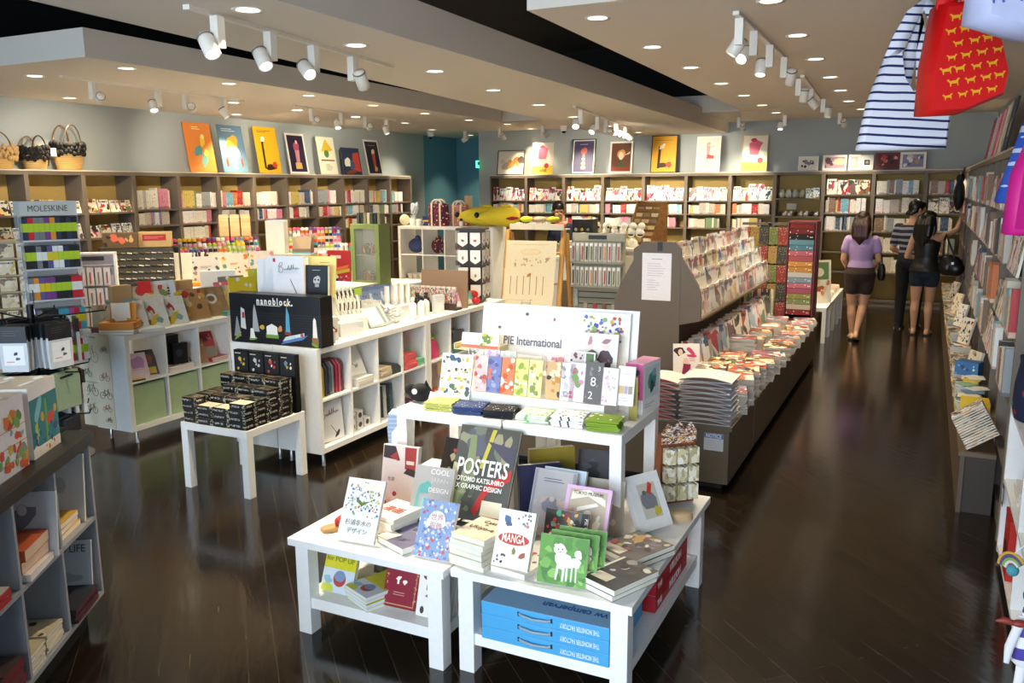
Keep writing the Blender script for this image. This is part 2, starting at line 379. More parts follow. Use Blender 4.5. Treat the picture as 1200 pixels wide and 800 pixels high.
for i, ((x, y), tg) in enumerate(zip([(-8.1, 14.6), (-7.2, 14.3), (-6.2, 14.0), (-2.8, 14.0), (-2.1, 14.0), (-1.3, 14.0)], [(-9.4, 14.2, 1.9), (-7.0, 15.2, 1.9), (-5.7, 15.2, 1.9), (-2.9, 15.2, 1.9), (-2.0, 13.0, .6), (-1.2, 15.2, 1.7)])):
    head(x, y, 3.03, tg, f'white spotlight, {nth(i)} from the dark teal recess on the back ceiling strip', SP*(.55 if i < 4 else .4), 'spotlights on the back strip')
rail('d', (-3.72, 9.3), (-4.3, 13.1), 2.87, 'white lighting track at the far end of the middle ceiling panel')
for i, ((x, y), tg) in enumerate(zip([(-3.76, 9.6), (-3.92, 10.6), (-4.02, 11.2), (-4.12, 11.9), (-4.25, 12.7)], [(-3.2, 7.8, .9), (-4.2, 8.8, 1.), (-4.4, 15.1, 1.9), (-5.2, 15.1, 1.9), (-3.6, 15.1, 1.9)])):
    head(x, y, 2.846, tg, f'white spotlight, {nth(i)} from the front on the far middle track', SP, 'spotlights on the far middle track')
rail('e', (-1.16, 5.6), (-1.18, 7.75), 3.02, 'white lighting track over the magazine island, nearer one')
for i, (y, tg) in enumerate(zip([5.7, 6.2, 6.85, 7.55], [(-2.3, 5.4, .9), (-1.9, 3.4, .9), (-1.2, 6.0, .5), (-1.5, 8.8, 1.)])):
    head(-1.16, y, 2.996, tg, f'white spotlight, {nth(i)} from the front on the near track over the magazine island', SP*[.35, .6, .3, .35][i], 'spotlights on the near right track')
rail('f', (-1.2, 9.0), (-1.31, 11.5), 3.02, 'white lighting track over the magazine island, farther one')
for i, (y, tg) in enumerate(zip([9.1, 10.1, 11.3], [(-1.5, 9.7, .6), (.35, 10.7, .8), (-1.3, 11.2, 1.)])):
    head(-1.25, y, 2.996, tg, f'white spotlight, {nth(i)} from the front on the far track over the magazine island', SP*.4, 'spotlights on the far right track')
# security cameras on the back strip
for i, (x, y) in enumerate([(-9.0, 14.8), (-6.05, 14.6)]):
    t = T('security_camera', 'small white dome camera on the ceiling '+['in the corner beside the teal recess', 'above the framed dog poster'][i], 'security camera', (x, y, 3.05))
    put('mount_plate', MB().lathe([(.08, -.006), (.08, 0)], 20), CREAM, t); put('housing', MB().lathe([(0, -.1), (.05, -.09), (.07, -.05), (.07, -.006)], 20), m('#e6e4de', .3), t); put('dome', MB().ball((0, 0, -.09), .042), m('#101013', .1), t)
t = T('exit_sign', 'green lit exit sign on the edge of the teal recess', 'sign', (-8.17, 15.2, 2.35)); put('lit_panel', B(-.03, 0, 0, .0, .16, .14), glow('#2fe07a', 2.2), t); put('bracket', B(0, .02, .05, .012, .14, .12), BLACK, t)
# ================================================================== bookcases
CASE = m('#75685a', .55); CBACK = m('#b89a58', .7); LEDGE = m('#cfc3ae', .5)
def bookcase(w, shelves, label, loc, rz, g, depth=.34, top=2.18, base=.1):
    t = T('bookcase', label, 'bookcase', loc, rz, g)
    th = .028
    for s in (0, w-th): put('side_panel', B(s, 0, 0, s+th, depth, top), CASE, t)
    put('back_panel', B(th, depth-.012, base, w-th, depth, top-.03), CBACK, t)
    put('top_panel', MB().box(th, 0, top-.045, w-th, depth, top), CASE, t); put('top_ledge', B(0, -.005, top, w, depth, top+.014), LEDGE, t)
    put('base_panel', B(th, .02, 0, w-th, .05, base), CASE, t)
    for z in shelves: put('shelf', B(th, .005, z-.022, w-th, depth-.012, z), CASE, t)
    return t
SPC = ['#efe9da', '#f4f2ee', '#b5232b', '#d98aa0', '#8b6a4f', '#2d2c30', '#3b5577', '#9aa0a2', '#d8c06a', '#d9cfbb', '#7f9a6d', '#8d6fa0', '#d9773a', '#6fb0c4', '#c9bdb0']
ACC = ['#7a2a2a', '#c94a56', '#f3e6c8', '#6a2233', '#efe6cf', '#d8c9a0', '#e9e9e9', '#2c2c2c', '#5a3a20', '#a33a3a', '#20301c', '#f0e0f0', '#fff4dc', '#ffffff', '#5c4a40']
LEFTW = [10, 8, 2, 3, 2, 2, 1, 4, 1, 6, 1, 1, 1, 1, 3]; BACKW = [9, 10, 2, 5, 1, 1, 1, 2, 2, 5, 1, 1, 2, 2, 4]; RIGHTW = [8, 8, 2, 2, 3, 3, 2, 3, 1, 5, 1, 0, 1, 1, 3]
PAL = [['#f3ede0', '#e7b9c0', '#c8343f', '#f6f1e4', '#6d5a50', '#e9d08a', '#3b3836'], ['#f4f1ea', '#d9d0e0', '#8aa8c4', '#efe3d6', '#d4687e', '#5c5a72', '#8a2030'], ['#efe2c8', '#d9a15a', '#a5482d', '#f3ecd9', '#6a7a55', '#c8b48a', '#3a2c22'], ['#f6f0f0', '#f2a9bf', '#e25a86', '#ffffff', '#b9d6e2', '#f7e6a0', '#c2264a'], ['#2d2a2e', '#7a6a5c', '#b9302e', '#d9cdb8', '#4a4652', '#8c7b50', '#f0ead8'], ['#e8eef0', '#8fc3d4', '#4b7fae', '#f5f5f0', '#c7d8b0', '#e3c64e', '#25405c'], ['#f6f4ee', '#dcdcd6', '#f1e7d4', '#ffffff', '#c9c2b6', '#b5b0aa', '#444444']]
PALN = ['cream-and-red', 'white-and-lilac', 'tan-and-rust', 'pink-and-white', 'dark brown', 'pale blue', 'white-and-grey']
def spines(u0, u1, z, place, rz, weights, kind, where, group, h=(.17, .2), tk=(.012, .026), depth=.13, lean=.12, gap=.06, flip=False):
    """stand books side by side on a shelf; place(u) gives the point of the spine foot"""
    u = u0; i = 0; run = None; cnt = 0; thick = .016; hh = h[0]
    while True:
        if cnt <= 0:
            cnt = RND.choice([1, 1, 2, 3, 4, 5]); ci = RND.choices(range(15), weights)[0]
            thick = round(RND.uniform(*tk)/.004)*.004; hh = round(RND.uniform(*h)/.01)*.01
        cnt -= 1
        if u+thick > u1: break
        x, y = place(u+thick/2)
        nm = CN[SPC[ci]]
        S(kind, f'{nm} {kind.replace("_", " ")}, {nth(i)} {where}', 'book', book_mesh(depth, hh, thick), [spine(SPC[ci], ACC[ci]), PAGES], (x, y, z+.0005), rz, group)
        u += thick+.0006; i += 1
        if RND.random() < gap: u += RND.uniform(.004, .02)
        if i > 47: break
def faces(u0, u1, z, place, rz, kind, where, group, n, hw=(.15, .21), h=(.21, .28), lean=10, t=.012, pals=range(7), over=0.):
    step = (u1-u0)/n
    for i in range(n):
        p = RND.choice(list(pals)); w = min(step*.98+over, RND.uniform(*hw)); w = round(w/.01)*.01; hh = round(RND.uniform(*h)/.01)*.01
        x, y = place(u0+step*(i+.5))
        S(kind, f'{PALN[p]} {kind.replace("_", " ")}, {nth(i)} {where}', 'book', slab_mesh(w, hh, t), [art(PAL[p], 2.6+p*.4, .3, p*3.), PAGES, m(PAL[p][0])], (x, y, z+.001+t*math.sin(rad(lean))), Euler((rad(-lean), 0, rz)), group)
LY = [5.65+.733*k for k in range(13)]
LW = ['at the left end, its shelf of cards', 'under the fringed basket', 'under the black-trimmed baskets', 'just right of the baskets', 'under the orange poster', 'under the blue poster', 'under the first yellow poster', 'under the purple poster', 'under the white poster with a green fruit', 'under the red and navy picture', 'under the narrow navy poster', 'at the far right end']
LW = ['left of the straw baskets', 'under the tan ruffled basket', 'under the black baskets', 'just right of the baskets', 'under the orange poster', 'under the slate blue poster', 'under the yellow poster', 'under the dark purple poster', 'under the cream-green poster', 'under the small navy picture', 'under the last dark poster', 'next to the teal recess']
for k in range(12):
    y0, y1 = LY[k], LY[k+1]; wn = 'left wall bookcase '+LW[k]
    tp = 2.18
    sh = [1.70, 1.49, 1.27, .95, .6, .1] if k > 2 else [1.68, 1.37, 1.02, .66, .1]
    bookcase(y1-y0, sh, 'taupe bookcase bay on the left wall, '+LW[k], (-9.25, y0, 0), PI/2, 'bookcase bays on the left wall', .33)
    pl = lambda u, y0=y0: (-9.28, y0+u)
    if k in (4, 5, 6, 7, 8, 9, 10):
        for r, z in enumerate((1.70, 1.49, 1.27)):
            if r == 2 and k not in (4, 9, 10): continue
            spines(.05, RND.uniform(.55, .70), z, pl, PI/2, LEFTW, 'paperback', ['in the upper', 'in the middle', 'in the lower'][r]+' row '+LW[k], 'paperbacks on the left wall', (.15, .18) if r else (.2, .24), (.024, .044))
    elif k == 3 or k == 11:
        for r, z in enumerate((1.70, 1.49)):
            spines(.05, .46 if k == 11 else .6, z, pl, PI/2, LEFTW, 'hardcover_book', ['in the upper', 'in the lower'][r]+' row '+LW[k], 'hardcovers on the left wall', (.16, .18) if r else (.24, .3) if k == 3 else (.18, .2), (.024, .04))
    else:
        for r, z in enumerate((1.68, 1.37, 1.02)[:2 if k else 3]):
            faces(.04, .70, z, pl, PI/2, 'picture_card', ['in the upper', 'in the middle', 'in the lower'][r]+' row '+LW[k], 'cards on the left wall', 4, (.13, .16), (.15, .19), 14, .006, (0, 2, 6))
# pouches in the bay left of the orange poster hold small bags instead of books
BXx = [-7.73, -6.955, -6.18, -5.405, -4.63, -3.855, -3.09, -2.345, -1.575, -.815, -.06, .5]
BWn = ['under the framed dog poster', 'under the pink and yellow poster', 'under the violet framed poster', 'under the brown portrait poster', 'under the framed yellow poster', 'under the red-figure poster', 'under the wood-framed poster', 'with the pottery jars', 'behind the woman in lilac', 'between the woman and the couple', 'in the far right corner']
for k in range(11):
    x0, x1 = BXx[k], BXx[k+1]
    g = 'bookcase bays on the back wall'
    sh = [1.71, 1.48, 1.24, .9, .5, .1] if k < 7 else [1.75, 1.45, 1.15, .86, .56, .1] if k == 7 else [1.81, 1.51, 1.22, .88, .56, .1]
    bookcase(x1-x0, sh, 'taupe bookcase bay on the back wall, '+BWn[k], (x0, 14.9, 0), 0, g, .35)
    pl = lambda u, x0=x0: (x0+u, 14.93)
    W = x1-x0
    if k < 7:
        faces(.05, W-.05, 1.71, pl, 0, 'art_book', 'in the top row '+BWn[k], 'art books on the back wall', 5, (.13, .19), (.2, .28), 8, .014, [0, 1, 3, 5, 6, 0, 3])
        spines(.05, W-.06, 1.48, pl, 0, BACKW, 'comic_volume', 'in the middle row '+BWn[k], 'comic volumes on the back wall', (.15, .19), (.02, .036))
        spines(.05, W-.2*RND.random()-.06, 1.24, pl, 0, BACKW, 'pocket_book', 'in the lower row '+BWn[k], 'pocket books on the back wall', (.15, .18), (.02, .036))
    elif k > 7:
        wn = BWn[k]
        for r, z in enumerate((1.81, 1.51, 1.22, .88, .56)):
            if k == 8 and r > 2: continue
            if r == 0 and k == 8:
                faces(.05, W-.05, z, pl, 0, 'art_book', 'in the top row '+wn, 'art books on the back wall', 4, (.15, .2), (.22, .28), 8, .014, [0, 1, 2, 4])
                continue
            if r == 1 and k == 10:
                faces(.05, W-.05, z, pl, 0, 'art_book', 'in the second row '+wn, 'art books on the back wall', 3, (.13, .16), (.2, .25), 8, .014, [4, 6]); continue
            spines(.05, W-.05-.1*RND.random(), z, pl, 0, RIGHTW, 'design_book', f'in the {nth(r)} row down {wn}', 'design books on the back wall', (.2, .26), (.016, .036))
    else:
        t_ = 0
        for i in range(4):
            S('pottery_jar', f'small pale rounded jar, {nth(i)} from the left in the bay with the pottery jars', 'jar', MB().lathe([(.02, 0), (.05, .02), (.058, .07), (.04, .11), (.03, .13), (.034, .14), (0, .142)], 16), m(['#cfd0b4', '#d9d6c8', '#bfc7c0', '#c2b894'][i], .35), (x0+.1+.11*i, 15.05, 1.755), 0, 'pottery jars')
        faces(.5, .72, 1.75, pl, 0, 'boxed_set', 'in the bay with the pottery jars', 'boxed sets', 2, (.1, .11), (.16, .18), 0, .05, [5])
        for i in range(8):
            S('toy_dog', f'small black and white plush dog, {nth(i)} from the left beneath the pottery jars', 'toy', MB().ball((0, 0, .03), (.034, .03, .03)).ball((.016, -.01, .06), .022).ball((-.02, .01, .02), .018), m(['#e8e6e0', '#2a2a2c'][i % 3 == 0], .9), (x0+.08+.085*i, 15.02, 1.455), RND.uniform(-.5, .5), 'small plush dogs')
        S('shelf_sign', 'small pale card sign above the plush dogs', 'sign', B(-.08, 0, 0, .08, .004, .1), m('#cfccc0'), (x0+.26, 15.1, 1.56))
RYs = [14.9-.75*k for k in range(14)]
for k in range(13):
    y1, y0 = RYs[k], RYs[k+1]; wn = f'{nth(k)} bay from the back corner on the right wall'
    bookcase(.75, [1.78, 1.46, 1.12, .78, .42], 'taupe bookcase, '+wn, (.47, y1, 0), -PI/2, 'bookcase bays on the right wall', .36)
    pl = lambda u, y1=y1: (.445, y1-u)
    for r, z in enumerate((1.78, 1.46, 1.12, .78)):
        if (k < 2 and r > 1) or (k < 6 and r > 1): continue
        if (k+r) % 4 == 1:
            faces(.05, .7, z, pl, -PI/2, 'illustrated_book', f'in row {["one", "two", "three", "four"][r]}, {nth(k)} right wall bay from the back', 'illustrated books on the right wall', 4, (.13, .16), (.2, .25), 8, .014, [0, 2, 4, 6, 3])
        else:
            spines(.05, RND.uniform(.5, .7), z, pl, -PI/2, RIGHTW, 'reference_book' if k > 5 else 'travel_book', f'in row {["one", "two", "three", "four"][r]}, {nth(k)} right wall bay from the back', 'reference books on the right wall' if k > 5 else 'travel books on the right wall', (.2, .28), (.032, .066), .16)
# ================================================================== flat printed pictures
def picture(parent, w, h, shp, y=-.0006, name='cover_print', ox=0., oz=0., seed=1):
    """shp: tuples in 0..1 units; drawn on the plane y, later ones a hair in front"""
    r = random.Random(seed); cols = []; b = MB(); n = 0
    def poly(ps, col):
        nonlocal n
        if col not in cols: cols.append(col)
        d = y-.000025*n; n += 1
        b.add([(ox+(min(1., max(0., px))-.5)*w, d, oz+min(1., max(0., pz))*h) for px, pz in ps], [list(range(len(ps)))], cols.index(col))
    def ell(cx, cz, rx, rz, col, k=18, wob=0., a=0.):
        ca, sa = math.cos(a), math.sin(a); ps = []
        for i in range(k):
            q = 1+r.uniform(-wob, wob); ex, ez = rx*q*math.cos(2*PI*i/k), rz*q*math.sin(2*PI*i/k)*h/w
            ps.append((cx+ex*ca-ez*sa, cz+(ex*sa+ez*ca)*w/h))
        poly(ps, col)
    for s in shp:
        t = s[0]
        if t == 'e': ell(*s[1:5], s[5])
        elif t == 'b': ell(*s[1:5], s[5], 12, .25, r.uniform(0, 6))
        elif t == 'r': poly([(s[1], s[2]), (s[3], s[2]), (s[3], s[4]), (s[1], s[4])], s[5])
        elif t == 'p': poly(s[1], s[2])
        elif t == 's':      # scattered blobs
            for i in range(s[6]):
                q = s[5]*r.uniform(.6, 1.4)
                ell(r.uniform(s[1], s[3]), r.uniform(s[2], s[4]), q, q*w/h*r.uniform(.5, 1.2), r.choice(s[7]), 8, .3, r.uniform(0, 6))
        elif t == 'l':      # lines of small print
            for i in range(s[5]):
                zz = s[4]-(s[4]-s[2])*(i+.5)/s[5]; x1 = s[3]-(s[3]-s[1])*r.uniform(0, .4)
                poly([(s[1], zz-.006), (x1, zz-.006), (x1, zz+.006), (s[1], zz+.006)], s[6])
    if not b.f: return None
    return put(name, b, [m(c, .55) for c in cols], parent)
def poster(label, loc, rz, w, h, bg, shp, frame=None, mat=None, lean=9, g=None, seed=1, word=None):
    t = T('poster' if not frame else 'framed_poster', label, 'poster', loc, 0, g, Euler((rad(-lean), 0, rz)))
    put('board', B(-w/2, 0, .003, w/2, .008, h), m(mat or bg, .5), t)
    b = .035 if mat else 0.
    if mat: put('print', B(-w/2+b, -.001, b, w/2-b, 0, h-b), m(bg, .5), t)
    if frame:
        q = .014; f = MB().box(-w/2, -.012, 0, -w/2+q, .012, h).box(w/2-q, -.012, 0, w/2, .012, h).box(-w/2+q, -.012, 0, w/2-q, .012, q).box(-w/2+q, -.012, h-q, w/2-q, .012, h)
        put('frame', f, m(frame, .35), t)
    picture(t, w-2*b, h-2*b, shp, -.0016, oz=b, seed=seed)
    if word: txt(word[0], word[1], m(word[3], .6), t, (0, -.0035, word[2]), bold=.002)
    return t
LG = 'posters on the left bookcase'; zt = 2.2
def onleft(y): return (-9.33, y, zt)
poster('orange poster with teal and yellow bird shapes on the left bookcase', onleft(9.14), PI/2, .5, .7, '#d9813a', [('b', .42, .42, .16, .1, '#4f8f93'), ('b', .62, .62, .1, .1, '#e7c33c'), ('e', .66, .72, .06, .05, '#f1e3a0'), ('b', .6, .25, .2, .07, '#6aa39a'), ('b', .7, .4, .1, .06, '#e7c33c'), ('l', .3, .85, .6, .93, 2, '#f4e6c8')], g=LG)
poster('slate blue poster with a yellow-haired cartoon child', onleft(9.78), PI/2, .5, .7, '#5f7f96', [('b', .5, .62, .25, .15, '#dba636'), ('e', .5, .42, .26, .15, '#efd9b8'), ('e', .5, .37, .1, .03, '#f6f0e6'), ('r', .42, .08, .58, .28, '#cfc8b8'), ('e', .2, .22, .05, .1, '#a84b34'), ('e', .8, .22, .05, .1, '#a84b34'), ('l', .15, .86, .85, .94, 2, '#d9e2e6')], g=LG)
poster('yellow poster with a black bottle and red fruit, on the left bookcase', onleft(10.53), PI/2, .5, .72, '#e8b41e', [('p', [(.25, .1), (.33, .1), (.36, .75), (.27, .72)], '#1c1a18'), ('b', .34, .73, .09, .06, '#f1ead8'), ('b', .55, .13, .27, .06, '#3a2216'), ('b', .72, .19, .12, .07, '#c23a24'), ('l', .15, .87, .8, .93, 2, '#8a5a14')], g=LG)
poster('dark purple poster with a pink figure and white mount', onleft(11.22), PI/2, .46, .66, '#2a1f3a', [('b', .5, .7, .18, .12, '#b04a6a'), ('p', [(.4, .25), (.6, .25), (.66, .6), (.38, .6)], '#c98a9a'), ('r', .3, .08, .7, .25, '#d9b25a'), ('e', .55, .82, .06, .05, '#e7c9b0')], mat='#efece4', g=LG)
poster('cream poster with a green and yellow fruit drawing', onleft(12.0), PI/2, .47, .64, '#e9e3cb', [('p', [(.2, .62), (.5, .95), (.85, .66), (.5, .58)], '#d9b92c'), ('e', .48, .55, .14, .1, '#5f8440'), ('r', .12, .36, .9, .39, '#2d2a24'), ('l', .35, .1, .7, .28, 4, '#6a6250')], g=LG)
poster('small navy poster with red and white shapes', onleft(12.68), PI/2, .52, .48, '#2b3550', [('p', [(.5, .2), (.95, .1), (.95, .85), (.6, .8)], '#c5402e'), ('b', .25, .45, .16, .18, '#e9e4d8'), ('b', .5, .35, .16, .16, '#3f5a86'), ('b', .4, .1, .3, .08, '#8a3a2a')], g=LG)
poster('narrow dark poster with a red and cream figure on a white board', onleft(13.38), PI/2, .46, .66, '#1d1b2c', [('p', [(.45, .2), (.62, .2), (.7, .62), (.42, .62)], '#b8483a'), ('b', .55, .68, .13, .08, '#e6d0b0'), ('b', .58, .14, .14, .08, '#d8a46a'), ('l', .2, .84, .8, .92, 1, '#b0a8b8')], mat='#e8e5dc', lean=11, g=LG)
BG = 'posters on the back bookcase'
def onback(x): return (x, 14.98, zt)
poster('landscape picture of brown and white dogs in a dark frame', onback(-7.33), 0, .58, .47, '#d9d2c0', [('b', .3, .35, .14, .16, '#a8a298'), ('b', .5, .42, .16, .16, '#b9853c'), ('b', .72, .55, .16, .2, '#a8702c'), ('b', .88, .6, .1, .18, '#3a2a20'), ('b', .2, .55, .08, .1, '#c8beac')], frame='#3a332c', g=BG)
poster('white and yellow poster with a pink shirt shape and red ball, beside the dog picture', onback(-6.66), 0, .43, .6, '#ece6d6', [('r', 0, 0, 1, .27, '#e8c53a'), ('p', [(.3, .48), (.66, .48), (.74, .8), (.5, .9), (.27, .78)], '#d9688a'), ('e', .7, .27, .11, .08, '#c93a4a'), ('e', .45, .87, .12, .05, '#c23a44'), ('r', .42, .25, .58, .48, '#eadfcf')], g=BG, word=('LAINE', .07, .05, '#7a6a2a'))
poster('violet poster with a striped pink column in a black frame', onback(-5.83), 0, .46, .64, '#4c4466', [('p', [(.4, .08), (.6, .08), (.56, .6), (.44, .6)], '#c98a7a'), ('b', .5, .68, .16, .1, '#d0604e'), ('r', .38, .12, .62, .16, '#eee5d2'), ('r', .39, .26, .6, .3, '#eee5d2'), ('r', .4, .4, .58, .44, '#eee5d2'), ('l', .3, .84, .7, .94, 1, '#e9e0ee')], frame='#2a2826', mat='#efe9e0', g=BG)
poster('brown poster of a pale face under blond hair on a white mount', onback(-5.1), 0, .44, .58, '#6a3f2a', [('b', .5, .62, .2, .15, '#d99a4a'), ('e', .5, .55, .13, .14, '#efdcc0'), ('b', .5, .2, .32, .12, '#4a5530'), ('r', 0, .0, 1, .16, '#8a3a26'), ('p', [(.6, .55), (.95, .7), (.95, .62)], '#d8c8a8')], mat='#f0ece2', g=BG)
poster('yellow poster with a black bottle in a dark frame on the back bookcase', onback(-4.3), 0, .47, .66, '#e2a61c', [('p', [(.25, .12), (.35, .12), (.38, .7), (.28, .7)], '#241a12'), ('b', .42, .7, .13, .05, '#efe5cc'), ('b', .5, .2, .26, .06, '#3a2416'), ('b', .7, .22, .12, .08, '#c8402a'), ('l', .12, .84, .88, .9, 1, '#a8701a')], frame='#2b2119', g=BG)
poster('cream poster with a slim red seated figure', onback(-3.51), 0, .42, .62, '#ece2d4', [('p', [(.42, .45), (.55, .45), (.58, .75), (.4, .78)], '#d99aa0'), ('p', [(.42, .36), (.78, .36), (.78, .45), (.45, .5)], '#d24a44'), ('b', .48, .82, .09, .06, '#d6a8a8'), ('r', .44, .1, .47, .36, '#9aa4b0'), ('l', .55, .7, .8, .76, 1, '#b0606a')], mat='#f1ece2', g=BG)
poster('white and yellow poster with a pink shirt in a pale wood frame', onback(-2.72), 0, .43, .62, '#eee6d4', [('r', 0, 0, 1, .26, '#e6c23a'), ('p', [(.3, .46), (.64, .46), (.7, .66), (.8, .78), (.5, .88), (.27, .76)], '#d9607c'), ('e', .72, .3, .11, .08, '#c93a4a'), ('e', .44, .86, .12, .05, '#c23a44'), ('r', .42, .24, .56, .46, '#eadfcf')], frame='#c9b48a', g=BG, word=('LAINE', .07, .05, '#7a6a2a'))
def card(label, x, w, h, bg, shp, mat='#efeae0'): poster(label, onback(x), 0, w, h, bg, shp, mat=mat, lean=10, g='small prints on the back bookcase')
card('small white print with black ink blots, leftmost of the low prints', -1.84, .32, .24, '#e9e6df', [('s', .1, .2, .9, .85, .09, 14, ['#2a2a2e', '#4a4648', '#8a8488'])])
card('small rose and grey blossom print', -1.43, .37, .25, '#b88a92', [('s', 0, .1, .6, .9, .1, 12, ['#8a4a5a', '#d9b0b4', '#5a3a44']), ('e', .75, .6, .3, .3, '#d9cfa0')])
card('small pale grey-green misty print', -1.13, .18, .25, '#b7b5a0', [('e', .4, .5, .3, .3, '#d9d6c2')])
card('small white print with a black photo square', -.94, .19, .24, '#e9e6df', [('r', .15, .25, .85, .75, '#1c1c20'), ('b', .5, .5, .2, .15, '#8a8a90')])
card('small dark red print with leaf shapes', -.64, .36, .27, '#5a1c26', [('s', 0, .1, 1, .9, .1, 16, ['#a83a4a', '#d9a0a0', '#2a1018', '#c2603a'])], '#6a2a34')
card('small lilac and grey print, rightmost of the low prints', -.27, .37, .27, '#8a88a8', [('s', .1, .1, .9, .9, .11, 12, ['#c9c6dc', '#5a5878', '#b8a070', '#e6e4ee'])])
for i, y in enumerate([12.9, 12.2, 11.6, 11.0, 10.4, 9.9]):
    nm = ['red edged', 'white', 'pink', 'salmon', 'cream', 'dark brown']
    poster(f'{nm[i]} framed board leaning on top of the right wall bookcase', (.62, y, zt), -PI/2, .42, .6, ['#b8464e', '#d9d4c8', '#d9708a', '#d59a86', '#d8cfb8', '#4a3a2e'][i], [('b', .5, .5, .2, .2, '#e9dccb')], frame=['#a8303e', '#cfc9bb', '#d25a80', '#d8a890', '#c9bfa6', '#2a221c'][i], g='boards on the right bookcase')
# ---- straw baskets on the left bookcase
STRAW = wood('#b08a52', '#d9bb84', 9., .9, 'z'); STRAW = stripes('#c9a468', '#a07c46', 55., 'z', .45, .9)
def basket(label, y, w, h, trim, lh, g=None, seed=1, tag_=False):
    r = random.Random(seed)
    t = T('straw_basket', label, 'basket', (-9.42, y, zt), PI/2, g)
    n = 24; prof = [(.78, 0), (.84, .04), (.95, h*.6), (1., h), (.98, h), (.9, h*.5), (.7, .012)]
    put('body', MB().loft([[(w/2*q*math.cos(2*PI*k/n), .13*q*math.sin(2*PI*k/n), z) for k in range(n)] for q, z in prof]), STRAW, t)
    b = MB()      # fringe or ruffle round the rim: overlapping tufts
    for ring in range(3):
        for k in range(26):
            a = 2*PI*(k+.5*ring)/26; cx, cy = w/2*1.02*math.cos(a), .14*math.sin(a)
            b.ball((cx*r.uniform(.97, 1.06), cy*r.uniform(.97, 1.08), h-.04+.05*ring+r.uniform(-.015, .015)), (r.uniform(.022, .034), r.uniform(.02, .03), r.uniform(.03, .045)), n=6, k=4)
    put('rim_trim', b, m(trim, .95), t)
    for s, sy, col in ((-1, -.1, '#2a1d14'), (1, .1, '#8a6a42')):
        for q in ((0.0,) if lh < .26 else (-.0,)):
            pts = [(w*.3*math.cos(PI*i/12), sy*1., h+.03+lh*math.sin(PI*i/12)) for i in range(13)]
            put('handle', MB().tube(pts, .008, 8), m(col if trim != '#b08d5e' else '#7a5a34', .6), t)
    if tag_: put('price_tag', B(w*.3, -.17, h-.02, w*.3+.07, -.165, h+.07), m('#eceae4'), t)
basket('tan straw basket with a ruffled straw rim, leftmost on the bookcase', 6.15, .48, .17, '#b08d5e', .2, None, 1)
basket('low straw basket with black rim and white price tag, middle of three', 6.63, .3, .17, '#14110f', .18, None, 2, True)
basket('tall straw basket with black fur rim and dark handles, right of three', 7.07, .38, .24, '#0f0d0c', .26, None, 3)
# ================================================================== white cube shelves and side tables
def cube_unit(label, loc, rz, cols, rows, pitch=.347, depth=.39, legs=.105, g=None, end=None):
    t = T('cube_shelf', label, 'shelf unit', loc, rz, g)
    W = cols*pitch+.064; Hh = rows*.347+.064; z0 = legs; o = .04
    put('frame', MB().box(0, 0, z0, o, depth, z0+Hh).box(W-o, 0, z0, W, depth, z0+Hh).box(o, 0, z0, W-o, depth, z0+o).box(o, 0, z0+Hh-o, W-o, depth, z0+Hh), WHITE, t, bevel=.0015)
    for i in range(1, cols): put('divider', B(o+i*(W-2*o)/cols-.008, .003, z0+o, o+i*(W-2*o)/cols+.008, depth, z0+Hh-o), WHITE, t)
    for j in range(1, rows): put('shelf_board', B(o, .004, z0+o+j*(Hh-2*o)/rows-.008, W-o, depth, z0+o+j*(Hh-2*o)/rows+.008), WHITE, t)
    if legs:
        for x in (.08, W-.08):
            for y in (.05, depth-.05): put('leg', MB().lathe([(.016, 0), (.016, .004), (.013, .006), (.013, legs)], 12, (x, y, 0)), STEEL, t)
    return t, W, Hh
def lack(label, loc, w, d, h, leg=.05, top=.05, g=None, shelf=None, rz=0.):
    t = T('side_table' if not shelf else 'coffee_table', label, 'table', loc, rz, g)
    put('tabletop', B(0, 0, h-top, w, d, h), WHITE, t, bevel=.002)
    i = 0. if not shelf else .022
    for x in (i, w-leg-i):
        for y in (i, d-leg-i): put('leg', B(x, y, 0, x+leg, y+leg, h-top), WHITE, t, bevel=.002)
    if shelf:
        put('lower_shelf', MB().box(i+.012, i+leg, shelf-.05, w-i-.012, d-i-leg, shelf).box(i+leg, i+.012, shelf-.05, w-i-leg, i+leg, shelf).box(i+leg, d-i-leg, shelf-.05, w-i-leg, d-i-.012, shelf), WHITE, t)
    return t
lack('white slatted coffee table, left of the front pair, under floral book', (-2.42, 2.70, 0), .79, 1.22, .45, .068, .034, 'front display tables', .172)
lack('white coffee table, right of the front pair, with blue boxes below', (-1.62, 2.74, 0), .76, 1.24, .45, .068, .034, 'front display tables', .172)
lack('white side table stacked on the left coffee table, under the navy cloths', (-2.26, 3.34, .4505), .57, .56, .45, .055, .05, 'upper display tables')
lack('white side table stacked on the right coffee table, under the pink box', (-1.68, 3.34, .4505), .57, .56, .45, .055, .05, 'upper display tables')
lack('white side table standing on the floor under black toy boxes', (-4.33, 3.88, 0), .57, .56, .45, .055, .05)
for i, y in enumerate([11.1, 11.68, 12.26, 12.84]):
    lack(f'white side table, {nth(i)} from the front in the row behind the wrapping paper tower', (-1.6, y, 0), .55, .55, .45, .05, .05, 'side tables behind the tower')
AX, AY = -5.41, 4.38
ua, _, _ = cube_unit('white cube shelf with green boxes and a bicycle poster on its end', (AX, AY, 0), PI/2, 5, 2)
cube_unit('white cube shelf under the toy block box, facing the centre tables', (-3.72, 4.55, 0), PI/2, 4, 2, g='cube shelves of the middle counter')
cube_unit('white cube shelf backing the middle counter, facing the left wall', (-4.505, 6.0, 0), -PI/2, 4, 2, g='cube shelves of the middle counter')
cube_unit('white cube shelf farther along the middle counter, holding pink and green pouches', (-3.72, 6.01, 0), PI/2, 4, 2, g='cube shelves of the middle counter')
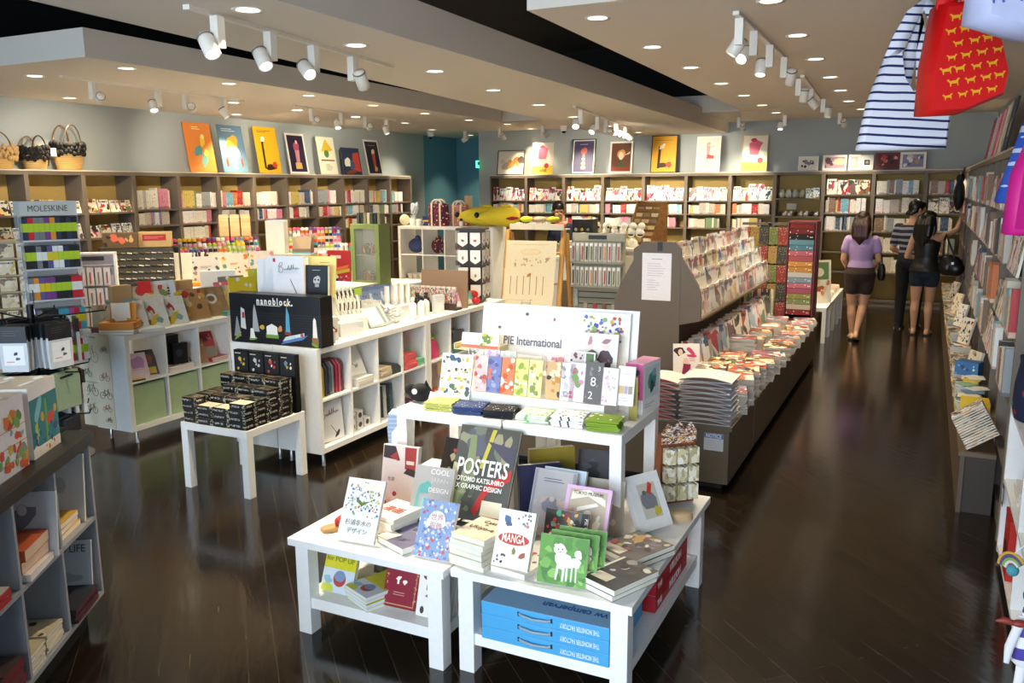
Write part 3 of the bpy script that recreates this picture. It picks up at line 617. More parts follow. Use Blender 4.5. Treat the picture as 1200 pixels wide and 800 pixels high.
cube_unit('white cube shelf farther back, facing the left wall', (-4.505, 7.465, 0), -PI/2, 4, 2, g='cube shelves of the middle counter')
cube_unit('tall white cube shelf with patterned bags and yellow plush toys on top', (-6.46, 9.72, 0), 0, 4, 4, pitch=.347, depth=.39, legs=0)
# bicycle poster on the end of the left cube shelf
t = T('bicycle_poster', 'cream bicycle chart poster on the end of the white cube shelf', 'poster', (-5.78, AY-.004, .115), 0, None)
put('sheet', B(-.16, -.001, 0, .2, 0, .755), m('#e2d8bd', .8), t); put('mount_tape', B(-.03, -.0018, .735, .03, -.001, .758), m('#d9d4c4', .5), t)
def bike(parent, cx, cz, s, col):
    b = MB(); w_ = .0015
    for dx in (-.5, .5): b.tube([(cx+dx*s+.32*s*math.cos(2*PI*i/20), -.003, cz+.32*s*math.sin(2*PI*i/20)) for i in range(21)], w_, 4)
    for pts in ([(-.5, 0), (-.2, .5), (.35, .5), (.5, 0)], [(-.5, 0), (-.05, -.02), (-.2, .5)], [(-.05, -.02), (.35, .5), (.3, .65), (.45, .68)], [(-.23, .58), (-.17, .58)]):
        b.tube([(cx+x*s, -.003, cz+z*s) for x, z in pts], w_*1.3, 4)
    put('printed_bicycle', b, m(col, .8), parent)
for cx, cz, s, c in ((-.04, .56, .13, '#b8685a'), (.14, .62, .05, '#6a6258'), (-.08, .42, .07, '#5a5650'), (.12, .4, .07, '#b8785a'), (-.05, .28, .1, '#6a6258'), (.12, .26, .08, '#4a4640'), (.12, .15, .06, '#b8604a'), (-.06, .13, .08, '#5a5248'), (.13, .06, .04, '#6a6258')): bike(t, cx, cz, s, c)
picture(t, .3, .75, [('l', .1, .93, .7, .98, 1, '#b8685a'), ('l', .1, .45, .9, .5, 1, '#b9b09a')], -.0016)
# green fabric boxes
GRN = m('#a9bf98', .9)
def fabric_box(label, loc, rz):
    t = T('storage_box', label, 'box', loc, rz, 'green fabric boxes in the cube shelf'); n = 9; b = MB(); r = random.Random(loc[1])
    f = [[(-.155+.31*i/n, .004+.012*math.sin(i/n*PI)*r.uniform(-.6, 1), .31*j/n) for i in range(n+1)] for j in range(n+1)]
    b.add([p for q in f for p in q], [(j*(n+1)+i, j*(n+1)+i+1, (j+1)*(n+1)+i+1, (j+1)*(n+1)+i) for j in range(n) for i in range(n)], 0, True)
    put('front', b, GRN, t); put('sides', MB().box(-.155, .02, 0, -.15, .36, .31).box(.15, .02, 0, .155, .36, .31).box(-.15, .02, 0, .15, .36, .005).box(-.15, .355, .005, .15, .36, .31), GRN, t)
    put('rim', B(-.157, .001, .3, .157, .014, .313), m('#93ab84', .9), t)
for i in range(5): fabric_box(f'pale green fabric box, {["first", "second", "third", "fourth", "fifth"][i]} compartment from the front of the cube shelf', (AX-.02, AY+.205+.347*i, .146), PI/2)
# ================================================================== books with their own covers
def book(label, w, h, t, loc, yaw=0., lean=12., cover='#ffffff', shp=(), words=(), hard=False, g=None, name='book', seed=1, sticker=None, matl=None, spinecol=None, stand=None):
    """standing, front cover towards -y; loc = middle of its foot"""
    a = rad(lean); z = loc[2]+t*math.sin(max(a, 0))+.001
    o = T(name, label, 'book', (loc[0], loc[1], z), 0, g, Euler((-a, 0, rad(yaw))))
    e = .003 if hard else .0; c = .0025 if hard else .0008
    cm = matl or m(cover, .3)
    put('cover', MB().box(-w/2, 0, 0, w/2, c, h).box(-w/2, c, 0, -w/2+c, t-c, h).box(-w/2, t-c, 0, w/2, t, h), cm, o)
    if spinecol: put('spine', B(-w/2-.0006, .0005, 0, -w/2, t-.0005, h), m(spinecol, .4), o)
    put('pages', B(-w/2+c, c, e, w/2-e-.001, t-c, h-e-.0005), PAGES, o)
    if shp: picture(o, w, h, shp, -.0006, seed=seed)
    for wd in words:
        s, size, x, zz, col = wd[:5]; kw = wd[5] if len(wd) > 5 else {}
        txt(s, size, m(col, .5), o, (x, -.004, zz), **kw)
    if sticker: put('price_sticker', B((sticker[0]-.5)*w, -.0052, sticker[1]*h, (sticker[2]-.5)*w, -.004, sticker[3]*h), m('#efe6cf', .6), o)
    return o
def lying(label, w, d, t, loc, yaw, top, shp=(), words=(), g=None, name='book', matl=None, seed=1, cat='book', edge=None):
    o = T(name, label, cat, loc, rad(yaw), g)
    c = .0012; cm = matl or m(top, .35)
    put('cover', MB().box(-w/2, -d/2, t-c, w/2, d/2, t).box(-w/2, -d/2, c, -w/2+c, d/2, t-c).box(-w/2, -d/2, 0, w/2, d/2, c), cm, o)
    put('pages', B(-w/2+c, -d/2+.001, c, w/2-.001, d/2-.001, t-c), m(edge, .8) if edge else PAGES, o)
    if shp or words:
        hd = bpy.data.objects.new('print', None); COL.objects.link(hd); hd.parent = o; hd.location = (0, -d/2, t); hd.rotation_euler = (-PI/2, 0, 0)
        if shp: picture(hd, w, d, shp, -.0006, seed=seed)
        for s, size, x, zz, col, *kw in words: txt(s, size, m(col, .5), hd, (x, -.003, zz), **(kw[0] if kw else {}))
    return o
def stackof(n, label, w, d, t, loc, yaw, top, jit=.006, yj=2., **kw):
    z = loc[2]
    for i in range(n):
        q = kw if i == n-1 else {k: v for k, v in kw.items() if k not in ('shp', 'words')}
        lab = label.replace('{}', 'topmost' if i == n-1 else 'bottom' if i == 0 else nth(i)+' from the bottom')
        lying(lab, w, d, t, (loc[0]+RND.uniform(-jit, jit), loc[1]+RND.uniform(-jit, jit), z+.0005), yaw+RND.uniform(-yj, yj), top, **q); z += t+.0008
    return z
TZ = .4505; SHZ = .173
LOOSE = [('s', .05, .4, .95, .95, .024, 80, ['#5b6fc4', '#3f4f9c', '#8fae6a', '#c9b23c', '#c2504a']), ('s', .1, .5, .9, .9, .02, 26, ['#7a9a50', '#8a9ad8', '#d06a5a']), ('p', [(.3, .7), (.5, .62), (.72, .66), (.5, .56), (.36, .62)], '#6a7a3a'), ('r', .5, .82, .95, .93, '#efe6d6')]
book('white book with blue and green flower print, at the left table corner', .185, .27, .02, (-2.11, 2.77, TZ), 4, 27, '#f3f1ea', LOOSE, [('杉浦非水の', .026, 0, .07, '#8a8f94'), ('デザイン', .026, 0, .035, '#8a8f94')], seed=4)
lying('purple and grey wave print book lying in front of the grey book', .19, .25, .03, (-1.9, 2.91, TZ), -22, '#6a6484', [('s', 0, .2, 1, 1, .09, 24, ['#4a4468', '#8a86a4', '#b9b6c6', '#2d2a44']), ('r', 0, 0, .38, .32, '#ece3d2')], name='art_book')
book('blue flowered book with white cloud title, in front of the grey book', .165, .235, .018, (-1.735, 2.77, TZ), 1, 27, '#8ea4cc', [('s', 0, 0, 1, 1, .038, 130, ['#6a82b8', '#c2cfe4', '#dfe6f0', '#c8606a', '#e9d0d0']), ('e', .5, .66, .24, .16, '#f2efea'), ('e', .34, .62, .1, .08, '#f2efea'), ('e', .66, .62, .1, .08, '#f2efea')], [('世界', .03, 0, .155, '#c07a84'), ('服飾', .03, 0, .12, '#c07a84')], seed=7)
book('grey book with teal brush shapes and white block letters', .2, .27, .022, (-1.92, 3.04, TZ), 2, 23, '#b3aea8', [('b', .3, .62, .17, .1, '#5fa8a2'), ('p', [(.1, .2), (.2, .2), (.2, .65), (.14, .6)], '#67b3ac'), ('p', [(.25, .15), (.45, .15), (.42, .48), (.28, .48)], '#8ac9c0'), ('b', .5, .36, .12, .07, '#3a3c40'), ('b', .22, .08, .2, .06, '#2f3a3c'), ('p', [(.6, .42), (.95, .3), (.95, .42)], '#7fb8a8')], [('COOL', .034, .03, .235, '#f2f0ec'), ('JAPAN', .03, .035, .2, '#d9d5cf'), ('DESIGN', .03, .035, .155, '#f2f0ec'), ('COOL', .042, .035, .085, '#f2f0ec'), ('JAPAN', .03, .035, .05, '#d9d5cf')])
book('pale book with dark red and black brush shapes behind the floral book', .19, .29, .03, (-2.18, 3.2, TZ), 4, 12, '#ead9d0', [('p', [(.02, .78), (.02, .98), (.35, .98), (.5, .75)], '#3a2a2c'), ('p', [(.2, .8), (.45, .74), (.4, .9)], '#b0362e'), ('p', [(.65, .62), (.95, .62), (.95, .98), (.62, .98)], '#a8322c'), ('r', .68, .7, .9, .76, '#e9d0c4'), ('p', [(.62, .55), (.95, .5), (.95, .62), (.72, .64)], '#3a2a28'), ('e', .4, .2, .06, .04, '#a83a34')], [('北斎', .02, -.04, .12, '#7a6a64')])
stackof(4, 'white book with red script, {} of the stack behind the floral book', .17, .2, .02, (-2.06, 3.0, TZ), -12, '#e9e2da', words=[('漫画', .06, 0, .07, '#a8403a')], g='white books with red script')
book('large dark swirling poster-art book with white capital letters', .30, .42, .028, (-1.715, 3.1, TZ+.04), 0, 27, '#57564f', [('s', 0, .45, 1, .98, .13, 16, ['#8a8c72', '#b5b48a', '#6f7366', '#9a9478', '#4b4c48', '#5a5a6a']), ('p', [(.08, .1), (.24, .08), (.36, .6), (.3, .9), (.2, .9), (.22, .5)], '#7f8a62'), ('p', [(.55, .98), (.62, .98), (.5, .55), (.44, .55)], '#c2b548'), ('p', [(.44, .1), (.52, .05), (.64, .28), (.98, .46), (.98, .58), (.6, .38)], '#c4302a'), ('p', [(.5, .85), (.98, .8), (.98, .6), (.8, .68)], '#4a4658'), ('s', .02, .02, .4, .3, .06, 12, ['#a8a884', '#5c6650', '#8f9670']), ('p', [(.02, .02), (.14, .02), (.22, .25), (.1, .3)], '#8f9a6a')],
     [('POSTERS', .1, .0, .2, '#f4f2ec', {'width': .255, 'bold': .0015, 'ysc': 1.0}), ('OTOMO KATSUHIRO', .03, 0, .166, '#f4f2ec', {'width': .24, 'bold': .0006}), ('X GRAPHIC DESIGN', .03, .0, .134, '#f4f2ec', {'width': .23, 'bold': .0006})], sticker=(.6, .06, .93, .22), name='poster_book', hard=True)
book('dark book with coloured tabs print, under the upper table at the left', .26, .27, .02, (-2.0, 3.46, TZ), -4, 24, '#2c2723', [('s', .2, .35, .85, .9, .06, 22, ['#c24a4a', '#8aa05a', '#d9c9a4', '#c98a9a', '#4f4a48', '#8a8474'])], name='art_book')
book('mustard-spined thick book right of the big poster book', .22, .3, .035, (-1.48, 3.47, TZ), 40, 6, '#8d7a2c', (), name='art_book', spinecol='#8d7a2c')
book('navy book leaning right of the mustard book', .2, .27, .03, (-1.47, 3.31, TZ), 40, 8, '#2b2c48', [('r', .1, .05, .3, .2, '#b9bcc8')], name='art_book')
book('lilac grey costume print book beside the big poster book', .2, .29, .02, (-1.39, 3.17, TZ), 0, 24, '#aaa6a6', [('s', .05, .05, .95, .55, .08, 30, ['#c4b0a4', '#d9c6b8', '#8f8a92', '#b8a0a0']), ('b', .5, .45, .16, .14, '#7f8490'), ('e', .5, .56, .06, .04, '#c9b8a8'), ('l', .25, .8, .75, .88, 2, '#5c5a6e'), ('r', .02, .02, .08, .98, '#8d8c98'), ('r', .92, .02, .98, .98, '#8d8c98')], name='art_book')
book('pale blue backed book behind the lilac costume book', .2, .29, .02, (-1.36, 3.205, TZ), 0, 24, '#b9c9d8', (), name='art_book')
book('dark wrapped book lying back under the upper table', .22, .28, .02, (-1.3, 3.56, TZ), 10, 26, '#3d3a44', [('s', .1, .1, .9, .9, .1, 10, ['#55525e', '#6a6874', '#2c2a30'])], name='art_book')
book('olive and beige book beside the table leg under the pink box', .19, .24, .018, (-1.19, 3.3, TZ), 4, 16, '#a59c84', [('b', .5, .55, .3, .2, '#c9a98a'), ('s', .1, .1, .9, .4, .08, 12, ['#8a8468', '#d9c8a8', '#7a6a54'])], name='art_book')
book('pink-bordered museum book with white ribbon banner', .2, .28, .018, (-1.19, 3.06, TZ), 0, 24, '#d7a9cf', [('r', .08, .05, .92, .95, '#b9a892'), ('s', .1, .1, .9, .7, .09, 24, ['#d9b9a0', '#c98a80', '#8a8a70', '#e6dcc6', '#a86a5a']), ('p', [(.12, .78), (.5, .86), (.9, .74), (.88, .84), (.5, .96), (.14, .9)], '#ece4d0'), ('p', [(.3, .62), (.75, .74), (.7, .78), (.28, .68)], '#efe8da')], [('TOKYO MUSEUM', .02, 0, .245, '#4a4436', {'width': .13})])
book('dark book with bright red and green crowd print', .185, .2, .015, (-1.24, 2.985, TZ), 0, 18, '#2c2523', [('s', .02, .05, .82, .95, .05, 90, ['#c2302c', '#e8e0d0', '#4a9a7a', '#d9a04a', '#7a2a2a', '#2f2a2a', '#c85a6a']), ('r', .86, 0, 1, 1, '#17161a')], [('PIE COLLECTION', .022, .082, .1, '#e9e6df', {'rot': (PI/2, PI/2, 0), 'width': .16})])
sheep = [('r', 0, 0, 1, 1, '#5f9a3a'), ('s', 0, 0, 1, 1, .09, 30, ['#4f8a30', '#74ad48', '#8abc5a', '#3f7a2c']), ('b', .5, .5, .17, .2, '#e9e6da'), ('b', .42, .72, .12, .13, '#f1eee4'), ('p', [(.36, .1), (.4, .1), (.44, .45), (.38, .45)], '#e2ddd0'), ('p', [(.5, .08), (.54, .08), (.56, .42), (.5, .42)], '#e2ddd0'), ('p', [(.58, .1), (.62, .1), (.62, .42), (.57, .42)], '#ddd8ca'), ('b', .72, .48, .1, .17, '#e6e2d4'), ('b', .8, .66, .08, .09, '#eeeadf'), ('p', [(.68, .1), (.71, .1), (.72, .4), (.68, .4)], '#ddd8ca'), ('p', [(.78, .1), (.81, .1), (.8, .4), (.76, .4)], '#ddd8ca'), ('e', .39, .72, .015, .018, '#2a2622'), ('e', .47, .73, .015, .018, '#2a2622'), ('e', .43, .67, .025, .015, '#c89a90'), ('e', .34, .8, .05, .03, '#e9d0c4')]
for i, (dx, dy) in enumerate([(0, 0), (.022, .05), (.035, .1)]):
    book('green card book with two white lambs, '+['front one', 'just behind the front one', 'rearmost of three'][i], .195, .185, .008, (-1.16+dx, 2.785+dy, TZ), 4, 18, '#f2f2ec', sheep, g='lamb picture books', name='picture_book', seed=3)
lying('white book lying under the standing red oval title book', .16, .2, .022, (-1.37, 2.88, TZ), -8, '#efeae0', [('s', .3, .3, 1, 1, .06, 10, ['#c2504a', '#4a6a8a'])])
book('cream book with red oval title and small ink figures', .158, .225, .024, (-1.375, 2.775, TZ+.0235), 0, 24, '#f1ebda', [('e', .5, .5, .43, .1, '#c9402e'), ('b', .25, .82, .13, .06, '#4f6f9a'), ('b', .3, .76, .08, .06, '#5a5f80'), ('s', .5, .72, .95, .95, .035, 12, ['#4a4c54', '#6a6a70', '#8a8a84']), ('s', .05, .06, .4, .22, .03, 9, ['#2f2f33', '#5a5856']), ('b', .55, .3, .05, .06, '#8a8450'), ('b', .8, .24, .06, .07, '#a85a44'), ('e', .82, .75, .05, .03, '#c98a7a')], [('MANGA', .045, 0, .1, '#f6efe0', {'width': .1, 'bold': .0008})], sticker=None)
stackof(6, 'pale stacked book, {} of the pile beside the red oval title book', .165, .21, .0215, (-1.545, 2.87, TZ), -9, '#e7dcc0', yj=1., g='pale books in the front pile', words=[('Cats', .035, 0, .15, '#4a4030'), ('in', .02, 0, .128, '#4a4030'), ('Ukiyo-e', .04, 0, .085, '#4a4030', {'width': .12})], shp=[('r', .1, .05, .75, .25, '#ecdcc0'), ('p', [(0, 1), (1, 1), (1, .97), (0, .97)], '#b8463c')])
stackof(2, 'black and white photo book, {} of the pair at the front right corner', .18, .25, .024, (-.965, 2.9, TZ), -24, '#3b3836', g='photo books', shp=[('s', .1, .4, .9, .95, .1, 16, ['#8a8682', '#c9c4bc', '#55504c', '#2c2a2a']), ('r', .15, .12, .62, .34, '#e9dcc4'), ('r', .03, .02, .1, .98, '#d9d4ca')])
stackof(2, 'grey and ochre patterned book, {} of the pair behind the photo books', .2, .25, .022, (-.985, 3.17, TZ), -24, '#6a6058', g='patterned art books', shp=[('s', .05, .3, .95, .95, .09, 30, ['#b8a86a', '#a85a5a', '#d9cfb8', '#8a7a8a', '#4a4444', '#c99a5a']), ('r', .05, .05, .6, .26, '#e6dcc6')])
book('white book with a framed bird and yellow fruit print, leaning at the table leg', .19, .25, .035, (-.97, 3.44, TZ), 60, 28, '#efedea', [('r', .25, .2, .8, .82, '#cfc7b6'), ('b', .5, .5, .2, .2, '#7f7f84'), ('p', [(.5, .66), (.6, .6), (.72, .78), (.62, .84)], '#cf4030'), ('b', .68, .3, .12, .08, '#c9b83c'), ('e', .42, .66, .06, .04, '#5a6a5a')], name='bird_book')
# small hook rack of cards at the back corner of the right table
t = T('card_rack', 'small brown rack of packed charm cards on the right coffee table', 'display rack', (-.99, 3.83, TZ), rad(42), None)
put('body', MB().prism([(0, 0), (.1, 0), (.04, .33), (0, .36)], -.09, .09, 'yz'), m('#8a4a24', .5), t); put('header', MB().prism([(-.09, .3), (.09, .3), (.09, .36), (.06, .4), (.03, .37), (0, .41), (-.03, .38), (-.06, .4), (-.09, .36)], -.008, -.002, 'xz'), art(['#e9e4da', '#7a2c24', '#d9a04a', '#b8b4ac', '#5a3a30'], 9, title=False), t)
for r_ in range(3):
    for c_ in range(3):
        for d_ in range(3): put('card_packet', B(-.085+.06*c_, -.02-.016*d_, .03+.09*r_, -.035+.06*c_, -.012-.016*d_, .105+.09*r_), art(['#ece5cf', '#e2dac0', '#d4c89c', '#b8a882', '#f2eedf'], 2.5, title=False), t)
        put('hook', MB().tube([(-.06+.06*c_, 0, .108+.09*r_), (-.06+.06*c_, -.075, .108+.09*r_), (-.06+.06*c_, -.078, .116+.09*r_)], .0022, 6), STEEL, t)
S('tin_box', 'small round-ended tan tin beside the card rack', 'tin', MB().lathe([(.05, 0), (.055, .004), (.055, .034), (.05, .04), (0, .04)], 24, sx=1., sy=.6), wood('#b8946a', '#d9bb90'), (-.915, 3.62, TZ), rad(30))
# left edge of the left table
t = T('slipper_pencil_case', 'tan shoe-shaped case with red and white lettered cloth', 'pencil case', (-2.27, 2.9, TZ), rad(60)); put('sole', MB().loft([[(x, s*wd, z) for s, z in ((-1, 0), (1, 0), (1, .014), (-1, .014))] for x, wd in ((-.1, .02), (-.07, .036), (0, .034), (.06, .04), (.1, .02))]), m('#b98a50', .6), t); put('cloth', MB().ball((.03, 0, .03), (.07, .04, .03)), dots('#b3282c', '#f1e9e2', 40, .3), t)
for i in range(3): lying(f'flat paper fan with red strokes, {["lowest", "middle", "topmost"][i]} of three at the left table edge', .1, .2, .004, (-2.31, 3.08+.02*i, TZ+.0045*i), 30-14*i, '#ead9c4', [('p', [(.1, .1), (.3, .1), (.6, .9), (.4, .9)], '#b8483c'), ('p', [(.5, .1), (.6, .1), (.9, .9), (.8, .9)], '#c96a5a')], g='paper fans', name='paper_fan', cat='fan')
S('fabric_pouch', 'red patterned cloth pouch behind the tan shoe-shaped case', 'pouch', MB().ball((0, 0, .03), (.08, .05, .03)), dots('#b02a2e', '#e9dfd4', 30, .25), (-2.27, 3.12, TZ+.016), 0)
t = T('book_easel', 'black wire easel under the large dark poster-art book', 'easel', (-1.715, 3.1, TZ)); put('tray', B(-.12, -.03, .03, .12, .012, .036), BLACK, t)
for x in (-.11, .11): put('leg', MB().tube([(x, -.028, .055), (x, -.028, .033), (x, .0, .0), (x, .12, .005)], .004, 6), BLACK, t)
# ---- lower shelf of the left table
pb = [('r', 0, 0, 1, .42, '#cfdae4'), ('e', .55, .25, .2, .14, '#b8463e'), ('e', .55, .3, .17, .1, '#7a92b4'), ('b', .2, .2, .1, .1, '#8fb8cc'), ('e', .2, .05, .2, .1, '#c9cf4a')]
book('yellow craft book with pale blue foot, standing on the lower shelf', .17, .245, .02, (-2.25, 2.80, SHZ), 0, 22, '#d6cf2e', pb, [('Paper', .04, -.03, .2, '#8a8a30'), ('Engineering', .03, .0, .17, '#8a8a30', {'width': .15}), ('for POP UP', .03, .0, .135, '#8a8a30', {'width': .15})], seed=5)
stackof(4, 'yellow craft book lying flat, {} of the pile on the lower shelf', .17, .23, .017, (-2.06, 2.86, SHZ), -24, '#ccc62e', g='yellow craft books lying', shp=pb, edge='#dfe4ea')
book('clear-wrapped dark book at the back of the lower shelf', .24, .26, .02, (-2.1, 3.05, SHZ), 0, 12, '#45413c', [('s', .1, .1, .9, .9, .12, 12, ['#6a665e', '#2f2c2a', '#8a867c'])], name='art_book')
book('maroon book with gold border and two white mushrooms', .165, .245, .024, (-1.92, 2.8, SHZ), 2, 22, '#8a2436', [('p', [(.06, .04), (.94, .04), (.94, .96), (.06, .96), (.06, .94), (.92, .94), (.92, .06), (.06, .06)], '#b98a5a'), ('s', .03, .06, .09, .94, .02, 20, ['#c99a6a']), ('s', .91, .06, .97, .94, .02, 20, ['#c99a6a']), ('b', .4, .5, .09, .035, '#efe6dc'), ('r', .37, .4, .43, .5, '#efe6dc'), ('b', .6, .45, .06, .04, '#efe6dc'), ('r', .58, .4, .62, .45, '#efe6dc'), ('l', .35, .7, .65, .8, 2, '#c99a8a'), ('l', .3, .2, .7, .28, 2, '#c99a8a')], hard=True)
book('white book with black and red toadstool drawings', .14, .22, .018, (-1.755, 2.79, SHZ), 0, 16, '#efece4', [('e', .3, .75, .16, .06, '#8a2a36'), ('r', .28, .5, .31, .75, '#5a4a44'), ('e', .2, .92, .1, .03, '#9a9490'), ('e', .5, .92, .08, .03, '#b9a8b0'), ('e', .78, .9, .1, .03, '#8a9a5a'), ('b', .45, .42, .16, .04, '#7a6a70'), ('r', .44, .2, .46, .42, '#5a5658'), ('b', .8, .3, .13, .04, '#2a2a2e'), ('r', .79, .06, .81, .3, '#2a2a2e'), ('b', .55, .22, .08, .04, '#2f2d30'), ('e', .2, .12, .07, .07, '#3a3438'), ('e', .72, .12, .07, .06, '#3a3438')], name='nature_book')
for i in range(3): book(f'white toadstool book, {["second", "third", "fourth"][i]} in the row behind the toadstool cover', .14, .22, .018, (-1.75, 2.82+.024*i, SHZ), 0, 16, '#e9e6dc', (), name='nature_book', g='toadstool books')
# ---- blue and red tent boxes under the right table
def tent_box(label, loc, rz, w, d, h, col, top, g, wordtop=None, side=None):
    t = T('carton', label, 'box', loc, rz, g); put('carton', B(-w/2, -d/2, 0, w/2, d/2, h), m(col, .45), t, bevel=.002)
    put('lid_print', B(-w/2+.001, -d/2+.001, h, w/2-.001, d/2-.001, h+.0008), m(top, .45), t)
    for s, size, x, y, wd, c in (wordtop or []): txt(s, size, m(c, .5), t, (x, y, h+.0015), (0, 0, PI), width=wd, bold=.001)
    if side: txt(side[0], .028, m(side[1], .5), t, (w*.28, -d/2-.0015, h*.62), (PI/2, PI, 0), width=.16, bold=.0006)
    b = MB().tube([(-.1, -d/2-.001, h*.62), (-.09, -d/2-.008, h*.6), (-.04, -d/2-.012, h*.5), (.02, -d/2-.008, h*.56), (.03, -d/2-.001, h*.6)], .006, 6); put('strap_handle', b, m('#8fa6b4', .6), t)
    for x in (-.105, .035): put('handle_slot', B(x-.004, -d/2-.001, h*.42, x+.004, -d/2, h*.78), m('#1d2a38'), t)
for i in range(3):
    tent_box(f'blue play tent carton, {["bottom", "middle", "top"][i]} of the three under the right table', (-1.225, 2.98, SHZ+.0005+.0535*i), rad(1), .535, .44, .0525, '#4aa4d9', '#8fb3cf' if i == 2 else '#4aa4d9', 'blue play tent cartons',
             [('vw campervan', .06, .1, -.125, .27, '#2f5f94'), ('childrens pop up play tent', .045, .05, -.06, .36, '#2f5f94')] if i == 2 else None, ('THE MONSTER FACTORY', '#d5e8f4'))
for i in range(2):
    t = T('carton', f'red carton with white letters, {["lower", "upper"][i]} of two under the right table', 'box', (-1.0, 3.5, SHZ+.0005+.0765*i), PI/2, 'red cartons')
    put('carton', B(-.26, -.085, 0, .26, .2, .075), m('#b8202c', .45), t, bevel=.002); txt('THE', .036, m('#f0dcdc'), t, (-.2, -.0865, .02), bold=.001); txt('MILLION', .05, m('#f0dcdc'), t, (.05, -.0865, .018), bold=.001)
    put('lid_print', B(-.258, -.083, .075, .258, .198, .0755), m('#d9c9c4', .5), t)
# ================================================================== upper tables: shop display of fabric and paper goods
UZ = .9012
def cloth_stack(label, x, y, mat, n, yaw=0., g='folded cloths at the table edge'):
    for k in range(n):
        r = random.Random(k*7+int(x*100)); b = MB(); nn = 9; w_, d_, h_ = .145+r.uniform(-.006, .006), .125, .012
        top = [[(-w_/2+w_*i/nn, -d_/2+d_*j/nn, h_*(1-.18*r.random()) - (.005 if i in (0, nn) or j in (0, nn) else 0)) for i in range(nn+1)] for j in range(nn+1)]
        b.add([p for q in top for p in q], [(j*(nn+1)+i, j*(nn+1)+i+1, (j+1)*(nn+1)+i+1, (j+1)*(nn+1)+i) for j in range(nn) for i in range(nn)], 0, True)
        b.prism([(-w_/2, 0), (w_/2, 0), (w_/2+.003, .004), (w_/2, .008), (-w_/2, .008), (-w_/2-.003, .004)], -d_/2, d_/2, 'xz')
        S('folded_cloth', label.replace('{}', ['bottom', 'second', 'third', 'fourth', 'topmost'][4 if k == n-1 else k]), 'cloth', b, mat, (x+r.uniform(-.006, .006), y+r.uniform(-.005, .005), UZ+.0095*k), rad(yaw+r.uniform(-5, 5)), g)
CM = [dots('#bfbf62', '#e9e6a8', 45, .3), dots('#2f4270', '#c9d3e6', 55, .2), dots('#17171c', '#d8d8da', 60, .2), dots('#dfe9d0', '#8fc088', 40, .3), dots('#f0efec', '#3a3a40', 48, .28), dots('#7d9a26', '#f0f2dc', 26, .34)]
for i, (x, c) in enumerate(zip([-2.05, -1.89, -1.73, -1.555, -1.385, -1.215], ['yellow-green', 'navy dotted', 'black speckled', 'pale green', 'white and black', 'olive green with white dots'])):
    cloth_stack(f'{c} folded cloth, {{}} of its pile', x, 3.43, CM[i], 5 if i > 3 else 4, 8)
def board(label, loc, w, h, lean, yaw, col, shp=(), words=(), name='display_board', t_=.012, cat='display board', seed=1, matl=None):
    o = T(name, label, cat, (loc[0], loc[1], loc[2]+t_*math.sin(rad(lean))+.0005), 0, None, Euler((rad(-lean), 0, rad(yaw)))); put('panel', B(-w/2, 0, 0, w/2, t_, h), matl or m(col, .6), o)
    if shp: picture(o, w, h, shp, -.0008, seed=seed)
    for s, size, x, z, c, *kw in words: txt(s, size, m(c, .5), o, (x, -.004, z), **(kw[0] if kw else {}))
    return o
board('large white header board with faint red marks at the back of the upper tables', (-1.62, 3.77, UZ), .84, .47, 10, 0, '#fbfaf6', [('r', .12, .55, .8, .553, '#d9ccc8'), ('e', .3, .9, .012, .018, '#6a5a50'), ('e', .48, .86, .008, .02, '#a86a6a'), ('e', .12, .74, .012, .018, '#6a5a50')], [('PIE International', .06, -.13, .265, '#6f6c70', {'width': .32, 'bold': .0012})])
board('white board with blue flower print at the right of the upper tables', (-1.365, 3.735, UZ), .27, .46, 10, 2, '#f4efe4', [('s', .12, .7, .85, .95, .035, 50, ['#5b6fc4', '#8fae6a', '#c2504a', '#3f4f9c', '#c9b23c']), ('l', .15, .62, .85, .66, 1, '#b9b0a8')], seed=5)
def pad(label, x, y, z, w, h, col, shp, lean=14, yaw=0, words=(), seed=1): return board(label, (x, y, z), w, h, lean, yaw, col, shp, words, 'stationery_pack', .01, 'stationery', seed)
S('tier_stand', 'white stepped stand under the paper goods', 'stand', MB().prism([(0, 0), (.2, 0), (.2, .16), (.1, .16), (.1, .07), (0, .07)], -.4, .4, 'yz'), m('#f6f4ee', .4), (-1.66, 3.53, UZ))
pad('white letter set with green trees and yellow rows, leftmost in front', -2.03, 3.5, UZ+.03, .17, .22, '#f4f1e6', [('s', .05, .8, .95, .95, .06, 12, ['#4f6a5a', '#c9b93c', '#3f5a7a']), ('s', .05, .6, .95, .68, .04, 12, ['#c9b93c', '#2f3a40']), ('s', .05, .38, .95, .46, .04, 12, ['#c9b93c', '#8a8a60']), ('s', .05, .12, .95, .28, .06, 12, ['#4f6a5a', '#c9b93c', '#3f5a7a'])], 16, 3)
PD = [('pink and coral', '#efd0c8', ['#e08a80', '#f4e6dc', '#c9605a']), ('blue wave', '#7f86b8', ['#a8aed4', '#5f6698', '#e07a5a']), ('orange spotted', '#e0885a', ['#f4efe4', '#f6e2c8', '#d9602e']), ('lime striped', '#e3e08a', ['#c9c93a', '#f4f4d8', '#9ab04a']), ('yellow leaf', '#efe6a0', ['#c9b83c', '#f6f1d8', '#8a9a4a']), ('tan with black flower', '#dbb27a', ['#3a3434', '#c98a3c', '#e9d8b8']), ('white with grey bar', '#efeae6', ['#9a9498', '#c9c4c4', '#d9a8b4'])]
for i, (n_, c, cs) in enumerate(PD):
    pad(f'{n_} paper pack in the front row of the stand', -1.91+.073*i+(0.02 if i > 4 else 0), 3.545, UZ+.0705, .07, .175, c, [('s', .05, .05, .95, .95, .16, 16, cs)], 12, 0, (), i+3)
